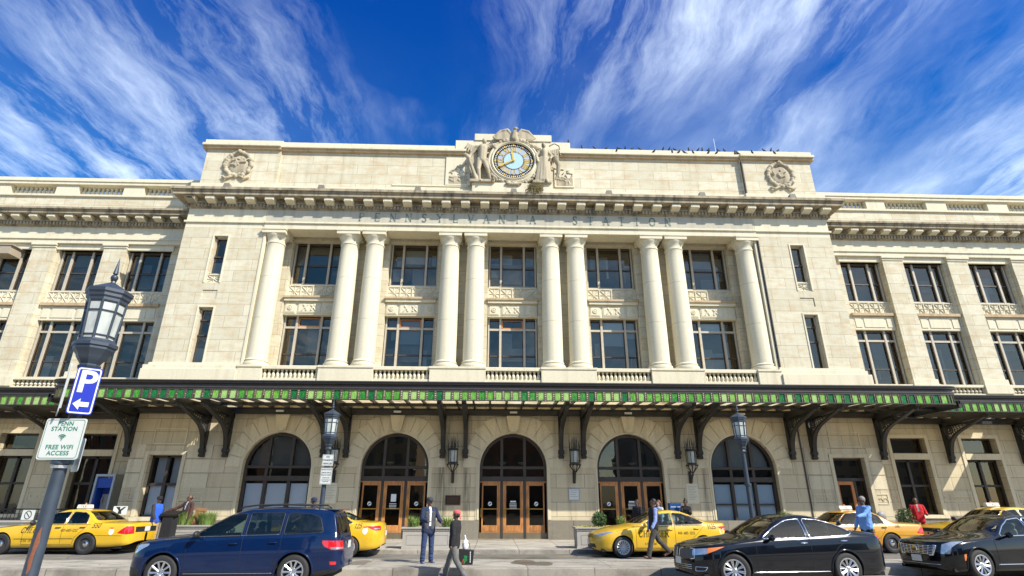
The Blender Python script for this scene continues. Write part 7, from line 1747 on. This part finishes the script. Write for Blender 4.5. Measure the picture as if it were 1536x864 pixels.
# --- wall lanterns
def sconce(x, y, label):
    t = thing('wall_lantern', label, 'wall lantern', ku(x, y, 2.43), 0, 'black iron wall lanterns between the arches'); yo = -.42; z0 = -2.43; b = MB(K)
    for k in range(8):
        a = PI/8+2*PI*k/8; c, s_ = math.cos(a), math.sin(a); b.tube([(.2*c, yo+.2*s_, 3.22+z0), (.215*c, yo+.215*s_, 3.78+z0)], .014, 5)
        b.tube([(.215*c, yo+.215*s_, 3.80+z0), (.23*c, yo+.23*s_, 3.95+z0), (.20*c, yo+.20*s_, 4.05+z0), (.27*c, yo+.27*s_, 4.22+z0)], [.014, .013, .010, .002], 5)
        b.tube([(.12*c, yo+.12*s_, 3.80+z0), (.11*c, yo+.11*s_, 4.1+z0), (.09*c, yo+.09*s_, 4.33+z0)], [.012, .010, .002], 5)
        b.tube([(.2*c, yo+.2*s_, 3.2+z0), (.22*c, yo+.22*s_, 3.1+z0), (.12*c, yo+.12*s_, 2.98+z0), (.05*c, yo+.05*s_, 2.88+z0)], .016, 5); b.ball((.24*c, yo+.24*s_, 3.17+z0), .03, 6, 5)
    b.tube([(0, yo, 3.8+z0), (0, yo, 4.62+z0)], [.016, .002], 6)
    for z, r_ in ((3.18, .23), (3.24, .215), (3.76, .235), (3.80, .22)): b.lathe([(r_-.03, z+z0), (r_, z+z0), (r_, z+.03+z0), (r_-.03, z+.03+z0)], (0, yo, 0), 16)
    b.build('iron_cage', IRON, t); b = MB(K)
    b.lathe([(.03, 2.84+z0), (.055, 2.88+z0), (.03, 2.92+z0)], (0, yo, 0), 10); b.tube([(0, yo, 2.9+z0), (0, yo+.02, 2.78+z0), (0, yo+.14, 2.74+z0), (0, yo+.22, 2.62+z0), (0, yo+.30, 2.50+z0), (0, yo+.38, 2.46+z0), (0, -.03, 2.6+z0)], [.03, .04, .05, .05, .05, .04, .04], 8)
    b.box(-.06, .06, -.04, -.002, 2.45+z0, 2.95+z0); b.tube([(0, -.03, 3.5+z0), (0, yo+.2, 3.5+z0)], .02, 6); b.build('wall_bracket', IRON, t, autos=40)
    b = MB(K); b.lathe([(.15, 3.26+z0), (.16, 3.74+z0)], (0, yo, 0), 8); b.build('lantern_glass', LAMPG, t)
sconce(-2.59, 0, 'black iron wall lantern left of the central doors, wall streaked dark behind it'); sconce(2.62, 0, 'black iron wall lantern between the central and right doors'); sconce(-7.62, 0, 'black iron wall lantern behind the lamp post with notices'); sconce(7.67, 0, 'black iron wall lantern above the right stone notice tablet')
# --- wall plaques
s = board('wall_plaque', 'dark bronze plaque left of the central doors', 'plaque', -2.555, -.012, 1.76, .66, .40, 0, plain('dark_bronze', (.05, .028, .018), .4, .5, .3, 20), .01); border(s, .66, .40, .0, .03, plain('bronze_rim', (.20, .12, .06), .4, .5), .01); b = MB(K)
for k in range(6): b.box(-.24, .24, -.007, -.005, .11-.045*k, .118-.045*k)
b.build('raised_lines', MATS['bronze_rim'], s)
for x0, x1, z0, z1, lab, m_ in ((2.36, 2.82, 1.76, 2.24, 'small white framed notice between the central and right doors', SWHITE), (-7.97, -7.44, 1.62, 2.44, 'pale stone tablet on the wall behind the notice lamp post', LIMEP), (7.45, 7.96, 1.64, 2.45, 'pale stone tablet right of the right hand doors', LIMEP)):
    s = board('wall_tablet', lab, 'tablet', (x0+x1)/2, -.015, (z0+z1)/2, x1-x0, z1-z0, 0, m_, .01); b = MB(K); n = 9 if z1-z0 > .6 else 4
    for k in range(n): b.box(-(x1-x0)*.36, (x1-x0)*(.36-.1*((k*7) % 3)), -.0065, -.0045, (z1-z0)*(.36-.72*k/n)-.008, (z1-z0)*(.36-.72*k/n)+.006)
    b.build('text_lines', plain('faint_ink', (.30, .28, .25), .8) if 'faint_ink' not in MATS else MATS['faint_ink'], s)
    if m_ is SWHITE: border(s, x1-x0, z1-z0, .0, .025, plain('blue_grey_frame', (.25, .32, .38), .5), .01)
t = plant('mail_box', 'small blue box on a post beside the woman with the topknot', 'box', (6.42, -1.5, .24), lambda b: (b.box(-.25, .2, -.14, .14, 1.12, 1.42), b.box(-.03, .03, -.03, .03, 0, 1.12)), plain('dark_blue_box', (.012, .06, .20), .4))
b = MB(K); b.box(-.22, .17, -.144, -.1405, 1.27, 1.29); b.build('stripe', WHITEP, t)
# --- roof antenna, weeds, pigeons
plant('antenna', 'thin white antenna rod on the roof parapet', 'antenna', (11.5, .9, 19.82), lambda b: b.tube([(0, 0, 0), (-.03, 0, 1.25)], .014, 6), WHITEP)
plant('cornice_weed', 'brownish green weed growing from the cornice under the clock', 'weed', (1.06, -.55, 16.42), lambda b: (leaves(b, (0, -.1, .10), .46, 1500, .035, rg, (1, .6, .70)), blades(b, (0, -.1, 0), .34, 260, .5, rg, .006, 1.8)), WEED)
PIG = plain('pigeon_grey', (.035, .035, .042), .7, 0, .4, 30)
def pigeon(k):
    b = MB(); b.ball((0, 0, .12), .065, 10, 8, (.8, 1.5, .85), Matrix.Rotation(R(-28), 3, 'X')); b.ball((0, -.085, .225), .032, 8, 6); b.capsule((0, -.06, .16), (0, -.082, .215), .04, .026, 8); b.capsule((0, .08, .07), (0, .17, .03), .03, .018, 6)
    b.capsule((0, -.11, .222), (0, -.135, .215), .008, .003, 5)
    for s in (-1, 1): b.capsule((s*.02, -.01, .06), (s*.02, -.015, .0), .006, .006, 5)
    return b
TOPX = [3.05, 3.79, 4.5, 5.14, 5.85, 6.19, 6.58, 7.02, 8.3, 8.64, 8.99, 9.75, 10.25, 10.5, 10.82, 11.43, 11.77, 13.95, 14.32, 14.71]; LEDX = [5.63, 7.68, 8.7, 9.06, 9.37, 9.86, 10.7, 11.16, 12.18, 12.35, 13.1, 14.34]
p0 = pigeon(0).build('pigeon', PIG, None, smooth=True); first = True; rg = random.Random(9)
for lst, y, z, where in ((TOPX, .42, 19.82, 'top'), (LEDX, .14, 19.48, 'ledge')):
    for i, x in enumerate(lst):
        o = p0 if first else p0.copy()
        if not first: COL.objects.link(o)
        first = False; yy = y if x < 12.4 else y-.11; zz_ = z
        if where == 'top' and x < 3.12: zz_ = 20.16; 
        o.location = ku(x, yy, zz_); o.rotation_euler = (0, 0, rg.uniform(-2, 2)); o.scale = (1.05,)*3
        lab = ('dark pigeon on the very top edge of the parapet, number %d from the clock' if where == 'top' else 'dark pigeon on the moulding just below the parapet top, number %d from the clock') % (i+1)
        tag(o, lab, 'pigeon', 'pigeons along the right parapet')
        o['label'] = ('dark pigeon standing on the top edge of the right parapet' if where == 'top' else 'dark pigeon perched on the ledge below the parapet top')
# cone added inside the left entrance in place of a reflection in its glass
t = thing('reflection_cone', 'orange traffic cone added inside the left entrance doors to stand for a reflection', 'traffic cone', ku(-5.15, .75, .2)); b = MB(); b.lathe([(.17, .03), (.15, .04), (.03, .6), (.02, .6)], n=20); b.box(-.2, .2, -.2, .2, 0, .03); b.build('cone', plain('cone_orange', (.75, .12, .02), .5), t); b = MB(); b.lathe([(.105, .25), (.075, .40)], n=20); b.build('white_band', WHITEP, t)
# ================================================================== BUILDINGS ACROSS THE STREET (behind the viewer, seen in reflections)
BRICK = stone('red_brick', (.26, .09, .05), (.20, .07, .045), (.25, .2, .16), .22, .075, .01, rust=0); BEIGEB = stone('buff_brick', (.38, .28, .18), (.32, .24, .16), (.3, .25, .2), .22, .075, .01, rust=0); GREYB = stone('grey_render', (.35, .34, .32), (.28, .27, .26), (.2, .2, .2), blocks=False)
rg = random.Random(12)
for i, (x, w, h, m_, lab) in enumerate(((-62, 30, 16, BRICK, 'long red brick block across the street behind the camera'), (-28, 26, 22, BEIGEB, 'buff brick block across the street behind the camera'), (6, 24, 13, BRICK, 'low red brick building across the street behind the camera'), (40, 30, 19, GREYB, 'grey rendered block across the street behind the camera'), (76, 28, 14, BEIGEB, 'low buff brick building across the street behind the camera'))):
    t = thing('street_building', lab, 'building', (x, -78, 0)); b = MB(); fl = int(h/3.6); hs = [(-w/2+1.2+2.6*k, -w/2+2.5+2.6*k, 1.2+3.6*j, 3.1+3.6*j, .25) for k in range(int((w-1.5)/2.6)) for j in range(fl)]
    for a, c_, d_, e in rects(-w/2, w/2, 0, h, hs): b.quad((a, 0, d_), (c_, 0, d_), (c_, 0, e), (a, 0, e))
    b.quad((-w/2, 0, 0), (-w/2, -14, 0), (-w/2, -14, h), (-w/2, 0, h)); b.quad((w/2, 0, 0), (w/2, -14, 0), (w/2, -14, h), (w/2, 0, h)); b.quad((-w/2, -14, 0), (w/2, -14, 0), (w/2, -14, h), (-w/2, -14, h)); b.build('wall', m_, t)
    b = MB(); b.box(-w/2-.3, w/2+.3, -14.3, .35, h, h+.5); b.build('roof', GREYB, t); b = MB()
    for q in hs: b.quad((q[0], -.2, q[2]), (q[1], -.2, q[2]), (q[1], -.2, q[3]), (q[0], -.2, q[3]))
    o = b.build('window_row', plain('opposite_pane', (.05, .06, .07), .1, 0, .4, .4) if 'opposite_pane' not in MATS else MATS['opposite_pane'], t); o['kind'] = 'stuff'
# ================================================================== GROUND
def ground_mat(name, cols, sc=1.0, joints=None, rough=.85, wet=None, crack=True, speck=.25):
    m, nt, p = new_mat(name)
    v = coords(nt)
    n1 = noise_tex(nt, v, .35*sc, 6, .65); n2 = noise_tex(nt, v, 45, 2, .8); n3 = noise_tex(nt, coords(nt, (1, 3.5, 1)), 1.1, 5, .6)
    c = ramp(nt, n1, [(.3, cols[0]), (.7, cols[1])])
    c = mixc(nt, 1.0, c, ramp(nt, n2, [(.3, 1-speck), (.7, 1+speck)]), 'MULTIPLY')
    c = mixc(nt, 1.0, c, ramp(nt, n3, [(.36, .55), (.55, 1.0)]), 'MULTIPLY')
    if crack:
        vo = N(nt, 'ShaderNodeTexVoronoi', Scale=.45); vo.feature = 'DISTANCE_TO_EDGE'
        wv = mixc(nt, .12, v, N(nt, 'ShaderNodeTexNoise', Scale=2.0).outputs['Color'])
        L(nt, wv, vo.inputs['Vector']); c = mixc(nt, 1.0, c, ramp(nt, vo.outputs['Distance'], [(0, .45), (.012, 1)]), 'MULTIPLY')
    if joints:
        tc = nt.nodes.new('ShaderNodeTexCoord'); br = N(nt, 'ShaderNodeTexBrick', Scale=1.0); br.offset = 0
        br.inputs['Brick Width'].default_value = joints[0]; br.inputs['Row Height'].default_value = joints[1]; br.inputs['Mortar Size'].default_value = .012
        br.inputs['Color1'].default_value = (.82, .82, .82, 1); br.inputs['Color2'].default_value = (1, 1, 1, 1); br.inputs['Mortar'].default_value = (.35, .33, .3, 1)
        L(nt, tc.outputs['Object'], br.inputs['Vector']); c = mixc(nt, 1.0, c, br.outputs['Color'], 'MULTIPLY')
    L(nt, c, p.inputs['Base Color']); p.inputs['Roughness'].default_value = rough
    bump(nt, p, n2, .4, .01)
    return m
M_ROAD = ground_mat('worn_road', ((.27, .25, .20), (.36, .33, .27)), 1, None, .85)
M_LANE = ground_mat('taxi_lane', ((.16, .15, .13), (.25, .23, .19)), 1, None, .8)
M_WALK = ground_mat('concrete_walk', ((.42, .38, .31), (.52, .48, .40)), 1, (1.6, 1.9), .9, crack=False)
M_ISL = ground_mat('island_concrete', ((.36, .33, .27), (.48, .44, .36)), 1, (2.3, 40), .9, crack=False)
M_KERB = ground_mat('kerb_stone', ((.30, .27, .22), (.42, .38, .31)), 2, (1.8, 40), .9, crack=False)
def plate(name, mat, x0, x1, y0, y1, z, lab=None):
    b = MB(K); b.quad((x0, y0, z), (x1, y0, z), (x1, y1, z), (x0, y1, z)); return struct(b.build(name, mat))
plate('ground', plain('far_ground', (.2, .19, .16), .95, 0, .2, .2), -900, 900, -900, 900, -.03)
plate('road', M_ROAD, -120, 120, -19, -9.7, 0)
plate('taxi_lane', M_LANE, -120, 120, -7.8, -3.2, .12)
PV = [(-120, 2), (-120, -3.4), (-10.3, -3.4), (-9.3, -5.13), (8.4, -5.13), (9.4, -3.4), (120, -3.4), (120, 2)]
b = MB(K); b.prism(PV, -.02, .24, 'z'); struct(b.build('station_pavement', M_WALK))
def strip(name, path, o0, o1, z0, z1):
    b = MB(K); A = path; n = len(A); B_ = []
    for i, p in enumerate(A):
        q = Vector(A[min(n-1, i+1)])-Vector(A[max(0, i-1)]); q = q.normalized(); B_.append((q.y, -q.x))
    P = [(p[0]+m_[0]*o0, p[1]+m_[1]*o0) for p, m_ in zip(A, B_)]; Q = [(p[0]+m_[0]*o1, p[1]+m_[1]*o1) for p, m_ in zip(A, B_)]
    b.prism(P+Q[::-1], z0, z1, 'z'); return struct(b.build(name, M_KERB, bevel=.02))
strip('station_kerb', PV[1:7], .003, .15, -.02, .244)
b = MB(K); b.box(-120, 120, -9.8, -7.7, -.02, .17); struct(b.build('island', M_ISL))
b = MB(K); b.box(-120, 120, -10.0, -9.803, -.02, .174); struct(b.build('island_kerb', M_KERB, bevel=.03))
b = MB(K); b.box(-120, 120, -40, -18.2, -.02, .12); struct(b.build('near_pavement', M_WALK)); b = MB(K); b.box(-120, 120, -18.2, -18.05, -.02, .125); struct(b.build('near_kerb', M_KERB, bevel=.02))
b = MB(K)
for c in (0, -5.09, 5.09): b.box(c-1.45, c+1.45, -.25, .25, .2, .262)
struct(b.build('door_sills', M_KERB))
# damp patch on the island and the lane in front of the entrance
m, nt, p = new_mat('damp_concrete'); n = noise_tex(nt, coords(nt), 1.5, 4)
L(nt, ramp(nt, n, [(.4, (.13, .115, .085)), (.6, (.21, .19, .145))]), p.inputs['Base Color']); p.inputs['Roughness'].default_value = .3
def blob(name, cx, cy, rx, ry, z, seed, mat):
    rg = random.Random(seed); n = 40; ph = [rg.uniform(0, 6.28) for _ in range(5)]; b = MB(K); pts = []
    for i in range(n):
        t = 2*PI*i/n; r = 1+sum(.12/(k+1)*math.sin((k+2)*t+ph[k])*2 for k in range(5)); pts.append((cx+rx*r*math.cos(t), cy+ry*r*math.sin(t), z))
    b.add(pts, [tuple(range(n))]); return tag(b.build(name, mat), None, None, None, 'structure')
blob('puddle', .9, -6.3, 2.6, .62, .124, 4, m); blob('puddle', .15, -8.7, .5, .7, .174, 9, m); blob('puddle', .1, -10.5, .6, .3, .004, 12, m)

# wind-blown leaves and scraps along the kerbs
b = MB(); rg = random.Random(31)
for _ in range(420):
    x = rg.uniform(-16, 16); k_ = rg.random(); y, z = ((-10.05-rg.random()**3*1.2, .004) if k_ < .35 else (-9.7+rg.random()*1.9, .176) if k_ < .6 else (-7.6+rg.random()**2*1.2, .124) if k_ < .8 else (-5.0+rg.random()*1.5, .244))
    p_ = Vector(ku(x, y, z+.004)); a = rg.uniform(0, 6.3); l = rg.uniform(.015, .04); u = Vector((math.cos(a), math.sin(a), rg.uniform(0, .4)))*l; w_ = Vector((-math.sin(a), math.cos(a), .1))*l*.5
    b.add([p_-u*.9, p_+w_, p_+u, p_-w_], [(0, 1, 2, 3)])
o = b.build('leaf_litter', plain('dead_leaf', (.14, .08, .035), .9, 0, .6, 3)); tag(o, 'small dead leaves scattered along kerbs and island', 'leaf litter', None, 'stuff')
for k_, (x, y, rx, ry) in enumerate(((-1.2, -10.5, .5, .22), (2.3, -10.7, .7, .18), (-9.3, -10.6, .9, .2), (7.9, -8.9, .6, .3), (-4.4, -8.5, .35, .5))): blob('oil_stain', x, y, rx, ry, .003 if y < -10 else .173, 20+k_, plain('oil_film_%d' % k_, (.17, .15, .12), .7, 0, .35, 4))
# ================================================================== SKY, SUN, CAMERA
W = bpy.data.worlds.new('World'); SC.world = W; W.use_nodes = True; nt = W.node_tree
for n_ in list(nt.nodes): nt.nodes.remove(n_)
out = N(nt, 'ShaderNodeOutputWorld'); bg = N(nt, 'ShaderNodeBackground'); L(nt, bg.outputs[0], out.inputs[0])
EL, AZR = 41.0, 50.0       # sun elevation, degrees to the right of the facade normal
sky = N(nt, 'ShaderNodeTexSky'); sky.sky_type = 'NISHITA'; sky.sun_disc = False; sky.sun_elevation = R(EL)
sky.sun_rotation = math.atan2(math.sin(R(AZR)), -math.cos(R(AZR))); sky.air_density = 1.0; sky.dust_density = .6; sky.ozone_density = 3.0
tc = N(nt, 'ShaderNodeTexCoord'); sp = N(nt, 'ShaderNodeSeparateXYZ'); L(nt, tc.outputs['Generated'], sp.inputs[0])
def mth(op, a, b_=None, cl=False):
    n = nt.nodes.new('ShaderNodeMath'); n.operation = op; n.use_clamp = cl
    for i, v in enumerate((a, b_)):
        if v is None: continue
        if hasattr(v, 'is_linked'): L(nt, v, n.inputs[i])
        else: n.inputs[i].default_value = v
    return n.outputs[0]
zz = mth('MAXIMUM', sp.outputs[2], .06); px = mth('DIVIDE', sp.outputs[0], zz); py = mth('DIVIDE', sp.outputs[1], zz)
cb = N(nt, 'ShaderNodeCombineXYZ'); L(nt, px, cb.inputs[0]); L(nt, py, cb.inputs[1])
def cloud(scale, stretch, rot, lo, hi, det=8, dist=.8, loc=(0, 0, 0)):
    mp = N(nt, 'ShaderNodeMapping'); mp.inputs['Rotation'].default_value = (0, 0, R(rot)); mp.inputs['Scale'].default_value = stretch; mp.inputs['Location'].default_value = loc
    mp.vector_type = 'POINT'; L(nt, cb.outputs[0], mp.inputs[0])
    n = N(nt, 'ShaderNodeTexNoise', Scale=scale, Detail=det, Roughness=.62, Distortion=dist); L(nt, mp.outputs[0], n.inputs['Vector'])
    return ramp(nt, n.outputs['Fac'], [(lo, 0), (hi, 1)])
# warped, feathery cirrus
def warp(vec, sc, amt, off):
    n = N(nt, 'ShaderNodeTexNoise', Scale=sc, Detail=3); mp = N(nt, 'ShaderNodeMapping'); mp.inputs['Location'].default_value = off; L(nt, vec, mp.inputs[0]); L(nt, mp.outputs[0], n.inputs['Vector'])
    vm = N(nt, 'ShaderNodeVectorMath'); vm.operation = 'SUBTRACT'; L(nt, n.outputs['Color'], vm.inputs[0]); vm.inputs[1].default_value = (.5, .5, .5)
    v2 = N(nt, 'ShaderNodeVectorMath'); v2.operation = 'SCALE'; L(nt, vm.outputs[0], v2.inputs[0]); v2.inputs['Scale'].default_value = amt
    v3 = N(nt, 'ShaderNodeVectorMath'); v3.operation = 'ADD'; L(nt, vec, v3.inputs[0]); L(nt, v2.outputs[0], v3.inputs[1]); return v3.outputs[0]
wv = warp(cb.outputs[0], 1.1, .26, (4, 1, 0)); wv = warp(wv, 5.0, .09, (1, 7, 0))
def cl2(scale, st, rot, lo, hi, det, loc, rough=.6):
    mp = N(nt, 'ShaderNodeMapping'); mp.inputs['Rotation'].default_value = (0, 0, R(rot)); mp.inputs['Scale'].default_value = st; mp.inputs['Location'].default_value = loc; L(nt, wv, mp.inputs[0])
    n = N(nt, 'ShaderNodeTexNoise', Scale=scale, Detail=det, Roughness=rough); L(nt, mp.outputs[0], n.inputs['Vector']); return ramp(nt, n.outputs['Fac'], [(lo, 0), (hi, 1)])
fil = cl2(2.6, (2.3, .60, 1), 6, .42, .74, 12, (1.3, .2, 0), .68)
mass = cl2(1.05, (1, .7, 1), 0, .40, .66, 5, (8.1, 4.9, 0), .55)
veil = cl2(1.5, (1.1, .6, 1), -30, .34, .80, 8, (2, 9, 0), .6)
right = mth('MULTIPLY', mth('ADD', sp.outputs[0], .10), 1.7, True)
low = mth('MULTIPLY', mth('SUBTRACT', .72, sp.outputs[2]), 2.0, True)
k = mth('ADD', mth('MULTIPLY', mth('MULTIPLY', fil, mass), 1.05), mth('MULTIPLY', mth('MULTIPLY', veil, right), .38))
k = mth('ADD', k, mth('MULTIPLY', mth('MULTIPLY', low, veil), .22))
k = mth('MULTIPLY', mth('MINIMUM', k, .80), .62)
sat = N(nt, 'ShaderNodeHueSaturation', Saturation=1.35, Value=1.0); L(nt, sky.outputs[0], sat.inputs['Color'])
tz = N(nt, 'ShaderNodeMapRange'); tz.inputs[1].default_value = .12; tz.inputs[2].default_value = .55; L(nt, sp.outputs[2], tz.inputs[0])
ty = N(nt, 'ShaderNodeMapRange'); ty.inputs[1].default_value = -.35; ty.inputs[2].default_value = .15; L(nt, sp.outputs[1], ty.inputs[0])
deep = mixc(nt, 1.0, sat.outputs[0], mixc(nt, ty.outputs[0], mixc(nt, tz.outputs[0], (.85, .92, 1.0), (.95, 1.0, 1.05)), ramp(nt, sp.outputs[2], [(0, (.85, .92, 1.0)), (.42, (.40, .78, 1.0)), (.80, (.07, .46, 1.0))])), 'MULTIPLY')
mixed = mixc(nt, k, deep, (8.6, 9.8, 10.8)); L(nt, mixed, bg.inputs[0]); bg.inputs[1].default_value = .125
su = bpy.data.lights.new('sun', 'SUN'); su.energy = 4.6; su.angle = R(.5); su.color = (1, .94, .84)
so = bpy.data.objects.new('sun', su); COL.objects.link(so)
d = Vector((math.sin(R(AZR))*math.cos(R(EL)), -math.cos(R(AZR))*math.cos(R(EL)), math.sin(R(EL))))
so.rotation_euler = d.to_track_quat('Z', 'Y').to_euler(); so.location = (20, -40, 40)
cam = bpy.data.cameras.new('camera'); co = bpy.data.objects.new('camera', cam); COL.objects.link(co); SC.camera = co
cam.sensor_width = 36; cam.lens = 827.6/1536*36; cam.clip_end = 5000; cam.clip_start = .05
yaw, pit, rol = R(1.888), R(21.299), R(.101)
r0 = Vector((math.cos(yaw), -math.sin(yaw), 0)); f0 = Vector((math.sin(yaw), math.cos(yaw), 0)); u0 = Vector((0, 0, 1))
w_ = f0*math.cos(pit)+u0*math.sin(pit); u_ = u0*math.cos(pit)-f0*math.sin(pit)
Rr = r0*math.cos(rol)+u_*math.sin(rol); Uu = -r0*math.sin(rol)+u_*math.cos(rol)
M = Matrix((Rr, Uu, -w_)).transposed().to_4x4(); M.translation = Vector((-.894*K, -25*K, 1.65*K)); co.matrix_world = M
SC.view_settings.view_transform = 'Standard'; SC.view_settings.look = 'None'; SC.view_settings.exposure = 0.58; SC.view_settings.gamma = 1
SC.cycles.max_bounces = 8; SC.cycles.transparent_max_bounces = 16; SC.cycles.use_denoising = True
